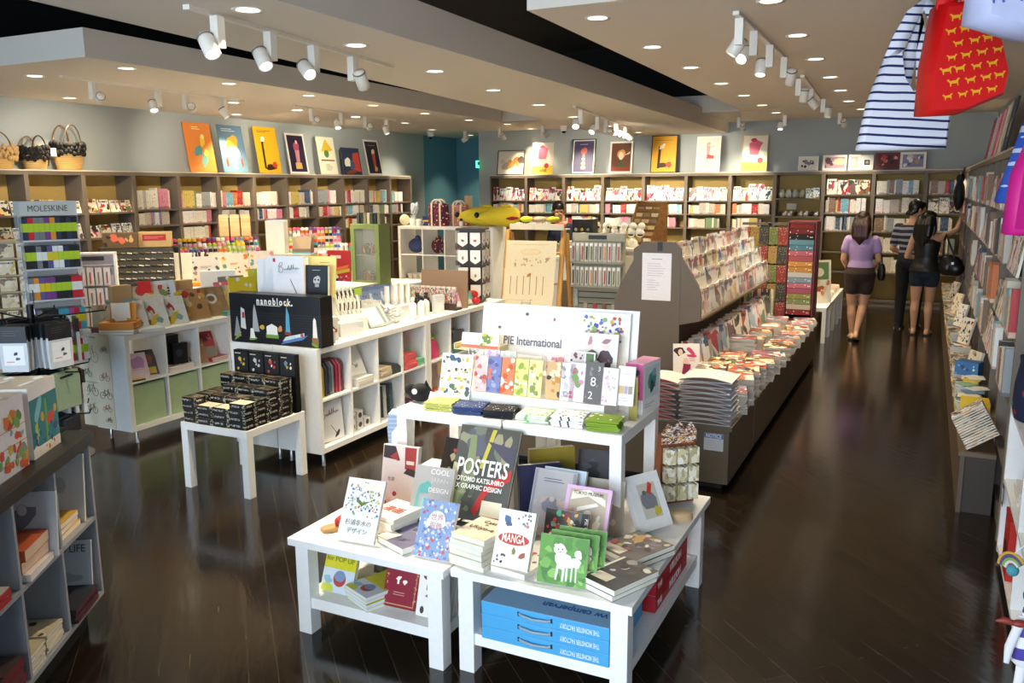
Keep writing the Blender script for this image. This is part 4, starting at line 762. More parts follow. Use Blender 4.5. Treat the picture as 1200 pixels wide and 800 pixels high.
pad('white pack with pink berries', -1.405, 3.545, UZ+.0705, .075, .18, '#f4eef0', [('s', .1, .1, .9, .95, .17, 12, ['#c24a7a', '#e08ab0', '#7a9a5a'])], 12)
pad('dark grey card with white eight and two', -1.325, 3.545, UZ+.0705, .09, .19, '#6a6462', [('s', .1, .1, .9, .9, .07, 8, ['#8a8482'])], 12, 0, [('8', .06, 0, .08, '#f2efe9'), ('2', .05, -.01, .02, '#f2efe9'), ('3', .03, .025, .15, '#f2efe9')])
pad('white packet with pink sprigs at the right of the stand', -1.245, 3.545, UZ+.0705, .075, .17, '#f2e8ea', [('s', .1, .1, .9, .9, .09, 16, ['#d9a0b4', '#b9c8a8', '#e6c8d0'])], 12)
for i, (n_, x, c, cs) in enumerate([('grey leaf print', -1.98, '#dcdcd8', ['#6a6a6e', '#b9b9b4']), ('lilac flower', -1.89, '#efe6f2', ['#c9a8d4', '#e6d0e6']), ('pale green', -1.8, '#eef2ea', ['#c9d8c0', '#d9e0e8']), ('pink dotted', -1.55, '#f0d9d6', ['#d98a8a', '#efe6e0']), ('rose check', -1.46, '#efd6dc', ['#d07a8a', '#f6eaea'])]):
    pad(f'{n_} envelope pack in the back row of the stand', x, 3.63, UZ+.1605, .085, .1, c, [('s', .05, .05, .95, .95, .1, 20, cs)], 10, 0, (), i)
pad('beige letter pad with green clover in the back row', -1.68, 3.62, UZ+.1605, .13, .09, '#e9dcc9', [('l', .08, .2, .6, .8, 4, '#b9ac9a'), ('b', .78, .5, .14, .2, '#6a8a5a')], 10)
pad('white letter pack with red band on top of the yellow tray', -1.98, 3.68, UZ+.255, .21, .075, '#f2ede2', [('r', 0, 0, 1, .2, '#c96a5a'), ('s', .55, .15, .8, .9, .06, 12, ['#c9b83c', '#6a8a4a'])], 14)
S('tray', 'shallow yellow-edged tray holding the envelope packs', 'tray', MB().box(-.13, -.05, 0, .13, .05, .006).box(-.13, -.05, .006, -.124, .05, .03).box(.124, -.05, .006, .13, .05, .03), m('#d9c896', .5), (-1.98, 3.7, UZ+.2485))
pad('white card with black cats drawing and green rosette', -1.41, 3.62, UZ+.1605, .13, .13, '#f4f1ea', [('r', .05, .62, .6, .95, '#d9c8c4'), ('s', .08, .65, .58, .92, .05, 8, ['#8a4a4a', '#4a3a3a']), ('r', .65, .6, .95, .95, '#5f7a4a'), ('e', .75, .25, .1, .08, '#7a9a5a'), ('e', .2, .2, .06, .05, '#2f2c30')], 10)
pad('white illustrated print of two dressed figures on the right board', -1.36, 3.685, UZ+.17, .2, .2, '#f2ece4', [('b', .3, .4, .2, .18, '#6a4a4e'), ('e', .3, .68, .1, .08, '#ecd8cc'), ('b', .3, .82, .12, .05, '#c98a90'), ('b', .7, .4, .2, .18, '#4a3a40'), ('e', .7, .68, .1, .08, '#ecd8cc'), ('b', .7, .82, .12, .05, '#a87a80'), ('s', .1, .1, .9, .4, .06, 14, ['#8a6a6e', '#d9b8b8', '#3a2c30'])], 12)
pad('white packet with small printed photos, right end of the stand', -1.175, 3.565, UZ+.0705, .08, .18, '#f6f2ea', [('r', .1, .3, .4, .5, '#d9b87a'), ('r', .42, .3, .62, .5, '#b9a8c4'), ('r', .65, .3, .9, .5, '#a89a84'), ('l', .15, .75, .8, .85, 1, '#c9b8b4'), ('l', .1, .1, .9, .22, 2, '#b9b4ae')], 12)
t = T('toy_box', 'pink and white box with teal doll picture at the right table edge', 'box', (-1.13, 3.70, UZ), rad(83)); put('carton', B(0, 0, 0, .2, .09, .24), m('#f4f2f0', .4), t, bevel=.002)
put('pink_side', B(-.001, 0, .07, 0, .09, .24), m('#e06aa8', .4), t); put('top_print', B(0, 0, .24, .2, .09, .2408), m('#e99ac4', .4), t)
picture(t, .2, .24, [('r', .1, .3, .9, .92, '#d9dfe0'), ('b', .5, .62, .22, .2, '#4f8f8a'), ('b', .5, .5, .12, .12, '#2f4a4c'), ('b', .6, .78, .14, .08, '#8abab4'), ('l', .1, .1, .7, .2, 2, '#a8a4a4')], -.0006, ox=.1)
b = MB()
for z_, y_ in ((.1, .03), (.15, .06), (.2, .03), (.13, .075)): b.ball((-.002, y_, z_), (.001, .012, .014), n=8, k=6)
put('printed_faces', b, m('#3a3038'), t)
S('acrylic_strip', 'narrow mustard card in a clear stand beside the pink box', 'card', B(-.02, 0, 0, .02, .01, .2), m('#9a8a3a'), (-1.145, 3.6, UZ), rad(10))
t = T('plush_pig', 'black plush toy with white round eye at the left table edge', 'plush toy', (-2.22, 3.5, UZ), rad(20)); put('body', MB().ball((0, 0, .045), (.06, .05, .045)).ball((-.05, .0, .06), (.03, .028, .03)), m('#141316', .95), t)
put('eye', MB().lathe([(0, 0), (.014, 0), (.014, .003), (0, .003)], 14, (0, 0, 0)).mesh('eye'), m('#f0efe9'), t, (-.02, -.047, .06), (PI/2, 0, 0)); put('ear', MB().lathe([(.014, 0), (0, .03)], 10, (.03, 0, .08)), m('#141316', .95), t); put('tag', B(.04, -.055, .03, .09, -.053, .08), m('#efedea'), t, (0, 0, 0), (0, .3, 0))
S('plush_mole', 'dark grey plush toy lying behind the black plush', 'plush toy', MB().ball((0, 0, .03), (.07, .04, .03)).ball((.06, .02, .035), .028), m('#3a3438', .95), (-2.1, 3.62, UZ), .3)
# things beside the left leg of the upper table
S('folded_fabric_roll', 'tall blue-grey stack of folded fabric beside the white panel', 'fabric', MB().prism([(-.035, 0), (.03, 0), (.036, .05), (.028, .1), (.036, .15), (.03, .2), (.037, .26), (.03, .32), (.034, .38), (-.03, .38), (-.036, .3), (-.03, .2), (-.037, .1)], -.05, .05, 'xz'), stripes('#8fa6c4', '#a9bcd4', 45, 'z', .4), (-2.37, 3.5, TZ), rad(20))
board('white upright card holder panel beside the left upper table', (-2.3, 3.42, TZ), .12, .38, 8, 10, '#eef0f2', [('r', .6, .55, .9, .7, '#dfe4ea')])
t = T('paper_umbrella', 'dark green folded paper umbrella under the left upper table', 'umbrella', (-2.05, 3.7, TZ), 0, None, Euler((rad(-14), rad(22), 0)))
b = MB()
for k in range(10):
    a = 2*PI*k/10; b.add([(0, 0, .36), (.012*math.cos(a), .012*math.sin(a), .3), (.05*math.cos(a-.2), .05*math.sin(a-.2), .2), (.022*math.cos(a+.3), .022*math.sin(a+.3), .02), (.06*math.cos(a+.35), .06*math.sin(a+.35), .2)], [(0, 1, 2), (1, 3, 2), (0, 1, 4), (1, 3, 4)])
put('canopy', b, m('#1f6a34', .6), t); put('shaft', MB().tube([(0, 0, 0), (0, 0, .4)], .005), m('#5a3a20'), t)
# ================================================================== toy brick boxes on the side table
NB = []
def nb_mat(side=False):
    t = NT('black toy box print', .3); x, y, z = t.sep(t.coord()); r = t.rnd(); x = y if side else x
    nz = t.n('TexNoise', {'Vector': t.comb(t.math('MULTIPLY', x, 30.), t.math('MULTIPLY', r, 50.), t.math('MULTIPLY', z, 5.)), 'Scale': 1.}).outputs[0]
    tx = t.math('MULTIPLY', t.math('MULTIPLY', t.math('GREATER_THAN', nz, .53), t.math('LESS_THAN', x, .62)), t.math('MULTIPLY', t.math('GREATER_THAN', z, .42), t.math('LESS_THAN', z, .72)))
    vo = t.n('TexVoronoi', {'Vector': t.comb(t.math('MULTIPLY', x, 16.), t.math('MULTIPLY', r, 80.), t.math('MULTIPLY', z, 7.)), 'Scale': 1.}).outputs['Color']
    h, _, _ = t.sep(vo); pc = t.ramp(h, [(0, '#101012'), (.5, '#a8963c'), (.57, '#b9b6b0'), (.66, '#1c1c1e'), (.8, '#6a5a3a'), (.87, '#c9c9c6')])
    c = t.mix(t.math('GREATER_THAN', x, .8), '#121214', pc); c = t.mix(tx, c, '#d9d6cf'); t.color(c); return t.m
NBM = nb_mat(); NBS = nb_mat(True); NBT = art(['#161618', '#222225', '#6a5a34', '#1a1a1c', '#2c343a', '#141416', '#8a8474'], 4., axes='xy'); NBL = m('#e6dcc4', .4)
nbx = {}
def nbox(w, d, h):
    if (w, d, h) not in nbx: nbx[(w, d, h)] = MB().box(-w/2, -d/2, 0, w/2, d/2, h, faces=[1, 2, 0, 3, 1, 3]).mesh('toy_brick_box')
    return nbx[(w, d, h)]
RW = ['front', 'second', 'third', 'fourth']
for r_, (hs, y) in enumerate([([4, 3, 3, 4], 3.94), ([4, 4, 4, 4], 4.055), ([4, 5, 5, 5], 4.17), ([6, 6, 6, 6], 4.285)]):
    for c_, n in enumerate(hs):
        for k in range(n):
            S('toy_brick_box', f'black toy brick box, {["bottom", "second", "third", "fourth", "fifth", "sixth"][k]} layer, {nth(c_)} stack from the left, {RW[r_]} row', 'toy box', nbox(.128, .1, .042), [NBM, BLACK, NBL if (r_ == 0 and k == n-1 and c_) else NBT, NBS],
              (-4.245+.137*c_+RND.uniform(-.004, .004), y+RND.uniform(-.004, .004), .4505+.0425*k), rad(RND.uniform(-2, 2)), 'toy brick boxes on the side table')
for c_ in range(4):
    t = T('toy_brick_box', f'black toy brick box standing upright behind the stacks, {nth(c_)} from the left', 'toy box', (-4.24+.137*c_, 4.37, .4505+.0425*5*(0)), 0, 'upright toy brick boxes')
    t.location.z = .4505; put('carton', B(-.065, 0, .0, .065, .045, .4), BLACK, t)
    picture(t, .13, .4, [('r', .04, .62, .96, .98, '#17171a'), ('s', .25, .66, .8, .9, .09, 6, [['#8a8a8e', '#d9b23c'], ['#b9bcc0', '#c9c9c4'], ['#e9e9e6', '#c23a34'], ['#d9a83c', '#e9e2d0', '#5a8aa8']][c_]), ('l', .08, .92, .7, .97, 1, '#d9d6cf')], -.0006)
# ---- the long black display box with white lettering
t = T('toy_display_box', 'long black display box with white lettering and tiny brick landmarks', 'display box', (-4.1, 4.57, .8645), rad(2)); HB = .355
def grid_mat():
    q = NT('black stud board', .35); x, y, z = q.sep(q.coord('Object'))
    g = q.math('MULTIPLY', q.math('LESS_THAN', q.math('FRACT', q.math('MULTIPLY', z, 55.)), .35), q.math('LESS_THAN', z, .23)); q.color(q.mix(g, '#0d0d0f', '#25252a')); return q.m
put('carton', B(-.4, 0, 0, .4, .14, HB), grid_mat(), t, bevel=.003)
txt('nanoblock', .07, m('#efeeea'), t, (-.15, -.001, .285), width=.3, bold=.0016, align='LEFT', space=1.35)
txt('.', .08, m('#efeeea'), t, (.16, -.001, .285), bold=.002); picture(t, .3, .02, [('r', 0, .4, .7, .7, '#b9b6b0')], -.0008, ox=.0, oz=.268, name='small_print')
picture(t, .8, HB, [('p', [(.04, .12), (.12, .12), (.085, .52), (.075, .52)], '#8f9294'), ('b', .08, .12, .05, .03, '#7f9a3c'), ('p', [(.12, .3), (.18, .27), (.17, .68), (.13, .72)], '#c9ccce'), ('p', [(.14, .5), (.17, .5), (.17, .62), (.14, .62)], '#a83a34'), ('p', [(.25, .24), (.33, .24), (.3, .68), (.285, .8), (.27, .68)], '#a4a7aa'), ('b', .25, .1, .05, .04, '#6f9a3a'), ('p', [(.22, .1), (.28, .1), (.26, .3), (.23, .3)], '#e9e9e4'), ('b', .36, .34, .03, .05, '#c9a23a'), ('r', .4, .13, .54, .22, '#6f9a3a'), ('p', [(.41, .2), (.53, .2), (.53, .36), (.47, .42), (.41, .36)], '#e6e6e2'), ('b', .56, .33, .025, .05, '#c98a4a'), ('r', .61, .22, .68, .3, '#8a3a24'), ('p', [(.62, .28), (.67, .28), (.665, .62), (.64, .8), (.63, .6)], '#4f9fc4'), ('b', .645, .82, .015, .03, '#e0b04a'), ('p', [(.56, .02), (.8, .14), (.86, .24), (.62, .12)], '#4f7fb8'), ('p', [(.58, .08), (.82, .22), (.82, .28), (.62, .18)], '#c9d4dc'), ('r', .9, .04, .97, .2, '#8a6a3a'), ('p', [(.91, .2), (.96, .2), (.95, .55), (.935, .6), (.92, .55)], '#eceae4'), ('b', .93, .05, .04, .03, '#6f9a3a'), ('s', .7, .15, .8, .25, .012, 5, ['#c23a34', '#e9e9e6'])], -.001)
# ================================================================== things on the middle counter (top 0.838 m)
CZ = .8645
S('display_riser', 'white riser box behind the black display box', 'riser', B(-.2, -.1, 0, .2, .1, .3), WHITE, (-4.3, 4.9, CZ))
book('white boxed book with handwritten title standing above the black box', .27, .3, .06, (-4.19, 4.84, CZ+.3), 6, 2, '#e6e8ee', [('r', .02, .86, .1, .95, '#b83a44'), ('p', [(.55, .45), (.57, .45), (.82, .02), (.79, .02)], '#3a3a40')], [('Buddha', .1, .01, .17, '#2a2a2e', {'shear': .5, 'width': .19})], hard=True)
for i in range(2): book(f'plain white boxed book, {["next to", "second from"][i]} the handwritten title, on its left', .1, .29-.02*i, .06, (-4.385-.085*i, 4.88, CZ+.3), 6, 2, '#e9e9ea', hard=True)
book('black book with a white skull drawing beside the handwritten white book', .19, .24, .03, (-3.965, 4.88, CZ+.3), 4, 4, '#15171d', [('b', .5, .55, .16, .12, '#b9bcc0'), ('e', .43, .56, .04, .03, '#15171d'), ('e', .58, .56, .04, .03, '#15171d'), ('r', .42, .34, .6, .44, '#a4a7ab'), ('l', .3, .8, .8, .9, 1, '#c9c9c4')])
board('pale yellow card leaning behind the black skull book', (-4.02, 4.95, CZ+.3), .3, .3, 8, 6, '#e3d58e', [('l', .55, .82, .85, .88, 1, '#8a8450')])
S('display_riser', 'low white box under the yellow card', 'riser', B(-.14, -.05, 0, .1, .07, .3), WHITE, (-3.99, 4.93, CZ))
stackof(3, 'plain green notebook, {} of the pile left of the handwritten white book', .22, .3, .02, (-4.5+.22, 5.25, CZ+.0), 12, '#2f5a34', g='green notebooks', name='notebook', cat='notebook')
CW = m('#dadcde', .35)
def carton(label, x, y, z, w, d, h, mat, rz=0., g=None, shp=None, words=(), name='carton'):
    t = T(name, label, 'box', (x, y, z), rad(rz), g); put('carton', B(-w/2, -d/2, 0, w/2, d/2, h), mat, t, bevel=.0015)
    put('lid', MB().box(-w/2-.001, -d/2-.001, h-.02, w/2+.001, d/2+.001, h+.001), mat, t)
    hd = bpy.data.objects.new('front_print', None); COL.objects.link(hd); hd.parent = t; hd.location = (0, -d/2-.0015, 0)
    if shp: picture(hd, w, h, shp, -.0004)
    for s, size, px, pz, c, *kw in words: txt(s, size, m(c), hd, (px, -.002, pz), **(kw[0] if kw else {}))
    return t
carton('small white box with handwritten word at the counter edge by the black box', -3.83, 4.78, CZ, .14, .1, .09, CW, 45, None, None, [('Buddha', .045, 0, .035, '#3a3a40', {'shear': .5, 'width': .1})])
carton('small open white box with red square on the counter by the black box', -3.86, 4.88, CZ+.001, .1, .08, .17, CW, 60, None, [('e', .45, .45, .3, .2, '#3a3a40'), ('r', .7, .35, .9, .5, '#b83040')])
carton('white display carton of white tubes on the counter', -3.88, 5.12, CZ, .2, .12, .1, CW, 70, None, [('l', .8, .2, .95, .8, 2, '#a83a44')])
t = T('pen_display', 'white tiered display of white pens with black clips on the counter', 'pen display', (-3.92, 5.25, CZ), rad(75)); put('body', MB().prism([(-.02, 0), (.2, 0), (.2, .26), (.1, .22), (.0, .1)], -.13, .13, 'yz'), CW, t)
for r_ in range(2):
    for c_ in range(6): put('pen', MB().tube([(-.1+.04*c_, .03+.08*r_, .14+.08*r_), (-.1+.04*c_, .08+.08*r_, .27+.06*r_)], .008, 8), m('#e9e9e6' if c_ % 2 else '#d9d9d4', .3), t); put('pen_clip', B(-.103+.04*c_, .028+.08*r_, .17+.08*r_, -.097+.04*c_, .034+.08*r_, .23+.08*r_), BLACK, t)
put('label_flag', B(.1, .1, .26, .17, .11, .32), m('#a8c84a'), t)
for i in range(4):
    b = board(f'grey and silver photo frame lying tilted on the counter, {nth(i)} from the pen display', (-3.86-.01*i, 5.5+.045*i, CZ), .17, .2, 40, 78, '#9aa4a8', [('r', .12, .1, .88, .9, '#4a5a58' if i % 2 else '#dfe4e4'), ('l', .3, .4, .7, .6, 1, '#e9e9e6')], name='photo_frame', cat='photo frame')
t = T('glass_dish', 'round glass dish heaped with small wrapped packets on the counter', 'dish', (-3.92, 5.78, CZ)); put('dish', MB().lathe([(.06, 0), (.1, .05), (.12, .09), (.115, .09), (.095, .05), (.055, .006), (0, .006)], 24), glass(), t)
for i in range(26): put('wrapped_packet', MB().ball((0, 0, 0), (.03, .022, .012), n=8, k=5), [m('#e9e4e0', .3), m('#d9c8c4', .3), m('#c9cdd0', .3)][i % 3], t, (RND.uniform(-.07, .07), RND.uniform(-.07, .07), .03+.0042*i), (RND.uniform(-.6, .6), RND.uniform(-.6, .6), RND.uniform(0, 3)))
tubeM = MB().lathe([(.02, 0), (.022, .03), (.026, .05)], 14).loft([[(.026*math.cos(a)*(1-.0*q), .026*math.sin(a)*(1-q*.9), .05+.12*q) for a in [2*PI*k/14 for k in range(14)]] for q in (0, .5, 1)]).mesh('tube')
k_ = 0
for r_ in range(3):
    for c_ in range(6):
        y = 5.56+.055*c_; x = -4.085-.055*r_
        S('lotion_tube', f'white lotion tube, {nth(c_)} from the front in the {["nearest", "middle", "rear"][r_]} row on the counter', 'tube', tubeM, m('#dddbd7', .3), (x, y, CZ+.0+.05*(r_ > 0)*0), RND.uniform(-.4, .4), 'white lotion tubes')
t = T('cosmetic_display', 'raised white shelf of tall lotion tubes on the counter', 'display', (-4.06, 6.1, CZ)); put('shelf', B(-.09, -.16, 0, .09, .16, .1), CW, t)
for i in range(6): put('tube', tubeM, m('#dfddd9', .3), t, (-.04+.05*(i % 2), -.13+.05*i, .1))
bottleM = MB().lathe([(.03, 0), (.034, .005), (.034, .11), (.026, .13), (.012, .14), (.012, .15)], 16).mesh('bottle'); capM = MB().lathe([(.015, .15), (.017, .152), (.017, .18), (0, .182)], 12).mesh('cap')
for i, (x, y, c, cc) in enumerate([(-3.86, 6.0, '#f0efec', '#e9e9e6'), (-3.84, 6.1, '#efeeea', '#17171a'), (-3.85, 6.19, '#e9e9e4', '#1d1d20'), (-3.95, 6.22, '#1c1c20', '#1c1c20'), (-4.0, 6.3, '#1a1a1e', '#222226'), (-3.95, 6.36, '#222226', '#1a1a1c')]):
    t = T('lotion_bottle', ['white bottle with white cap, nearest of the bottles on the counter', 'white bottle with black cap, second along the counter', 'white bottle with black cap, third along the counter', 'black bottle just behind the white bottles', 'black bottle, second of the dark ones', 'black bottle, farthest of the dark ones'][i], 'bottle', (x, y, CZ)); put('bottle', bottleM, m(c, .25), t); put('cap', capM, m(cc, .3), t)
carton('white card box with grey print beside the white bottles', -3.84, 6.38, CZ, .1, .05, .16, CW, 70, None, [('r', .12, .2, .88, .85, '#dfdfdc'), ('l', .25, .6, .75, .75, 2, '#8a8a8c')])
S('toy_figure', 'small red toy figure at the far end of the counter', 'toy', MB().ball((0, 0, .04), (.045, .04, .04)).ball((0, -.01, .1), .032), m('#c2242c', .4), (-3.8, 7.0, CZ)); S('toy_figure', 'small green toy figure beside the red one', 'toy', MB().ball((0, 0, .035), (.035, .03, .035)).ball((0, 0, .085), .026), m('#4f8a5a', .4), (-3.86, 6.88, CZ))
for i, c in enumerate(['#d9a8c4', '#e04a8a', '#c9cf4a', '#6fb8c4', '#d9763a']): board(f'{["lilac", "magenta", "lime", "aqua", "orange"][i]} bookmark card at the foot of the dark card spinner', (-3.82+.0*i, 6.72+.075*i, CZ), .06, .13+.02*(i < 2), 20, 60, c, [('r', .1, .1, .9, .4, '#f0ece6')], name='bookmark_card', cat='card')
for i in range(9):
    t = T('pencil_tin', f'slim printed pencil tin standing in the brown card tray, {nth(i)} from the left', 'tin', (-4.25+.055*i, 6.62, CZ+.02)); put('tin', B(-.022, -.01, 0, .022, .01, .17), art([['#e9e6e0', '#c2504a', '#6a8a5a'], ['#efeae0', '#3a5a7a', '#d98a5a'], ['#f0ece4', '#c98a9a', '#7a5a4a']][i % 3], 7, title=False), t); put('cap', B(-.022, -.01, .17, .022, .01, .185), m('#d9d6cf', .3), t)
board('brown kraft backing board behind the pencil tins on the counter', (-4.0, 6.75, CZ), .5, .34, 3, 0, '#8f735c')
S('card_tray', 'dark brown tray holding the pencil tins', 'tray', MB().box(-.27, -.05, 0, .27, .05, .018).box(-.27, -.06, 0, .27, -.05, .06), m('#3a2a20', .5), (-4.03, 6.62, CZ))
for i in range(10):
    S('pen_jar', f'small dark cosmetic jar, {nth(i)} in the row before the kraft board', 'jar', MB().lathe([(.02, 0), (.022, .05), (.014, .055), (.014, .075), (0, .076)], 10), m(['#2a2426', '#6a5a4a', '#8a7a5a', '#4a3a3a'][i % 4], .3), (-4.1+.05*(i % 5), 6.48-.06*(i//5), CZ), 0, 'small cosmetic jars')
# blue denim cases standing at the back of the counter
for i in range(5): board(f'blue checked fabric case standing on the counter, {nth(i)} from the front', (-4.33, 5.6+.17*i, CZ), .17, .24, 10, 65, '#6a7fa4', [('s', .1, .1, .9, .85, .1, 14, ['#9aa8bf', '#4f6288', '#b9bfcc']), ('r', 0, .88, 1, 1, '#54688f')], name='fabric_case', cat='case')
# ---- things in the counter compartments facing the aisle (x front -3.72)
def comp(k, row, base=4.55): return base+.04+.347*k+.1735, [.146, .493][row]
def inside(dx): return -3.72-dx
y, z = comp(0, 1)
for i, c in enumerate(['#c2a23c', '#c9b04a', '#3f4650', '#5a6470', '#8a8f98', '#b8384a', '#c2506a', '#6a3a44']):
    S('plastic_sleeve', f'{["mustard", "yellow", "dark slate", "slate", "grey", "red", "rose", "wine"][i]} item in a clear sleeve, {nth(i)} in the front upper compartment', 'stationery', MB().prism([(-.08, 0), (.08, 0), (.08, .2), (.05, .24), (-.05, .24), (-.08, .2)], -.011, .011, 'xz'), m(c, .2), (inside(.13), y-.13+.036*i, z), rad(RND.uniform(-6, 6)), 'sleeved stationery')
y, z = comp(0, 0)
book('large white book with handwritten title in the lower front compartment', .27, .29, .03, (inside(.06), y-.015, z), 86, 4, '#e9e9ec', [('r', .02, .03, .1, .1, '#b83040'), ('p', [(.5, .4), (.52, .4), (.75, .12), (.72, .12)], '#3a3a40'), ('b', .74, .13, .12, .05, '#3a3a40')], [('Buddha', .1, 0, .16, '#2a2a2e', {'shear': .5, 'width': .2})], hard=True)
for i in range(3): book(f'white book behind the handwritten one in the lower compartment, {nth(i)} back', .26, .3, .03, (inside(.11+.04*i), y-.01, z), 88, 4, '#dfe2e8', spinecol='#b83040' if i == 0 else '#d9d9dc', g='white boxed books', hard=True)
y, z = comp(1, 1)
book('white leaflet with pen sketch leaning in the upper second compartment', .24, .24, .01, (inside(.1), y-.01, z+.06), 75, 30, '#ecebe8', [('p', [(.3, .6), (.35, .6), (.7, .3), (.66, .3)], '#5a5a60'), ('b', .7, .3, .08, .05, '#8a8a90'), ('l', .2, .75, .7, .85, 1, '#6a6a70')], name='leaflet')
stackof(3, 'white carton lying in the upper second compartment, {} of three', .2, .28, .02, (inside(.14), y, z), 90, '#e9e9ea', name='folder', g='white folders')
y, z = comp(1, 0)
for i in range(3):
    for j in range(2): carton(f'small white cube box with dark round print, {["left", "middle", "right"][i]} column, {["lower", "upper"][j]} of two, lower compartment', inside(.1+.0*j), y-.1+.09*i, z+.0725*j, .07, .07, .07, CW, 90, 'small cube boxes', [('e', .5, .5, .3, .3, '#4a3a34')]) if not (i == 2 and j) else None
def cloths(n, label, x, y, z, mat, w=.2, g=None, d=.22):
    for i in range(n):
        b = MB().prism([(-w/2, 0), (w/2, 0), (w/2+.006, .01), (w/2, .02), (-w/2, .02), (-w/2-.006, .01)], -d/2, d/2, 'xz')
        S('folded_cloth', label.replace('{}', 'topmost' if i == n-1 else nth(i)+' from the bottom'), 'cloth', b, mat, (x+RND.uniform(-.008, .008), y+RND.uniform(-.006, .006), z+.0205*i), rad(90+RND.uniform(-4, 4)), g)
y, z = comp(2, 1)
cloths(4, 'beige folded cloth, {}, in the third upper counter compartment', inside(.12), y-.07, z, m('#c4b49a', .9), .14, 'beige cloths')
S('draped_pouch', 'dark slate felt pouch slumped on the beige cloths', 'pouch', MB().prism([(-.1, 0), (.09, 0), (.1, .03), (.02, .08), (-.08, .09)], -.11, .11, 'yz'), m('#3d444d', .95), (inside(.13), y+.08, z), rad(0))
y, z = comp(2, 0)
for i, c in enumerate(['#2f3a4a', '#c9d4d0', '#1e1e22', '#3a5a6a']): book(f'{["navy", "pale", "black", "teal"][i]} magazine slumped in the third lower compartment', .19, .25, .008, (inside(.14), y-.1+.045*i, z+.005), 40, 14, c, [('s', .1, .3, .9, .9, .12, 8, ['#e9e6e0', '#8aa83c', '#3a3a3e'])], name='magazine')
y, z = comp(3, 1)
cloths(6, 'coral red folded cloth, {}, in the fourth upper counter compartment', inside(.12), y-.06, z, m('#d95f66', .9), .18, 'coral cloths'); cloths(3, 'mint green folded cloth, {}, beside the coral cloths', inside(.12), y+.1, z, m('#7fbf9a', .9), .1, 'mint cloths')
y, z = comp(3, 0); cloths(3, 'purple and black folded cloth, {}, in the fourth lower compartment', inside(.12), y-.02, z, dots('#4a2a4a', '#c9a0b8', 30), .2, 'purple cloths')
def pouch(label, x, y, z, col, w=.2, h=.17):
    t = T('round_pouch', label, 'pouch', (x, y, z), PI/2); a = [(-w/2, 0), (w/2, 0)]+[(w/2*math.cos(PI*i/10), .03+(h-.03)*math.sin(PI*i/10)) for i in range(11)]
    put('body', MB().prism(a, -.02, .02, 'xz'), m(col, .8), t, bevel=.008); put('zip', MB().tube([(p[0]*1.0, 0, p[1]+.004) for p in a[2:]], .004, 6), m('#e9e4da'), t)
y, z = comp(0, 1, 6.0)
pouch('pink dome-shaped pouch in the far counter compartment', inside(.08), y-.03, z, '#e04a80'); pouch('lime green dome-shaped pouch behind the pink one', inside(.14), y+.03, z, '#8fbf2a', .22, .2)
y, z = comp(0, 0, 6.0); S('hang_tag', 'small kraft hang tag below the pink pouch', 'tag', B(-.03, -.002, 0, .03, .002, .11), KRAFT, (inside(.02), y+.0, z+.2), PI/2); cloths(3, 'red dotted folded cloth, {}, under the hang tag', inside(.12), y, z, dots('#c2403a', '#f0e0d4', 34), .2, 'red dotted cloths')
y, z = comp(1, 1, 6.0); cloths(4, 'teal green folded cloth, {}, beside the pink pouch', inside(.12), y-.03, z, m('#4f8f78', .9), .2, 'teal cloths'); S('felt_case', 'grey felt case on the teal cloths', 'case', B(-.1, -.1, 0, .1, .1, .1), m('#5a6068', .95), (inside(.14), y+.03, z+.083))
y, z = comp(2, 1, 6.0); cloths(3, 'grey folded cloth, {}, third compartment of the far cube shelf', inside(.12), y, z, m('#8a8f94', .9), .2, 'grey cloths')
# ================================================================== left cube shelf: top and upper compartments
AZ = .8645; fx = AX
def acomp(k): return AY+.04+.347*k+.1735, .493
y, z = acomp(0)
book('lilac book leaning in the front upper compartment of the left cube shelf', .15, .21, .008, (fx-.05, y-.05, z), 70, 26, '#d9c4d4', [('b', .5, .6, .35, .25, '#b98ac0'), ('l', .2, .3, .8, .4, 1, '#8a6a90')], name='leaflet'); book('dark brown and yellow book leaning beside the lilac one', .15, .21, .01, (fx-.09, y+.07, z), 70, 26, '#3a2a3a', [('b', .5, .6, .3, .2, '#8a4a3a'), ('r', .1, .05, .9, .3, '#d9b23c')], name='leaflet')
lying('yellow and black booklet under the lilac book', .16, .22, .012, (fx-.12, y-.11, z), 80, '#d9b81c', edge='#2a2622')
y, z = acomp(1)
carton('dark navy box standing in the second upper compartment', fx-.16, y-.03, z+.045, .16, .1, .24, m('#15171f', .4), 80); carton('smaller dark navy box with round print in front of it', fx-.08, y+.02, z+.045, .13, .05, .17, m('#15171f', .4), 80, None, [('e', .4, .55, .22, .2, '#3a3d48')])
stackof(3, 'pink printed magazine, {} of the pile under the navy boxes', .26, .26, .013, (fx-.16, y, z), 90, '#e9dcd8', shp=[('s', .05, .05, .95, .95, .09, 30, ['#d98a9a', '#e9c8c4', '#c25a6a', '#f2ece6'])], g='pink magazines', name='magazine')
y, z = acomp(2)
book('dark red book with blossom cover leaning in the third upper compartment', .16, .24, .012, (fx-.08, y-.0, z+.03), 70, 30, '#3a3234', [('r', 0, .4, 1, 1, '#a82a44'), ('s', .05, .5, .95, .95, .1, 12, ['#c24a5a', '#d9808a', '#7a1a2c'])], name='art_book'); book('brown book leaning left of the dark red one', .16, .22, .012, (fx-.06, y-.12, z), 75, 28, '#8a5a44', [('s', .1, .1, .9, .9, .1, 12, ['#c9905a', '#b04a3a'])], name='art_book')
stackof(3, 'red printed book, {} of the pile in the third upper compartment', .2, .26, .012, (fx-.15, y+.07, z), 90, '#b8404a', shp=[('s', .05, .05, .95, .95, .09, 20, ['#d98a5a', '#c23a4a', '#e9c8a8'])], g='red printed books', name='art_book')
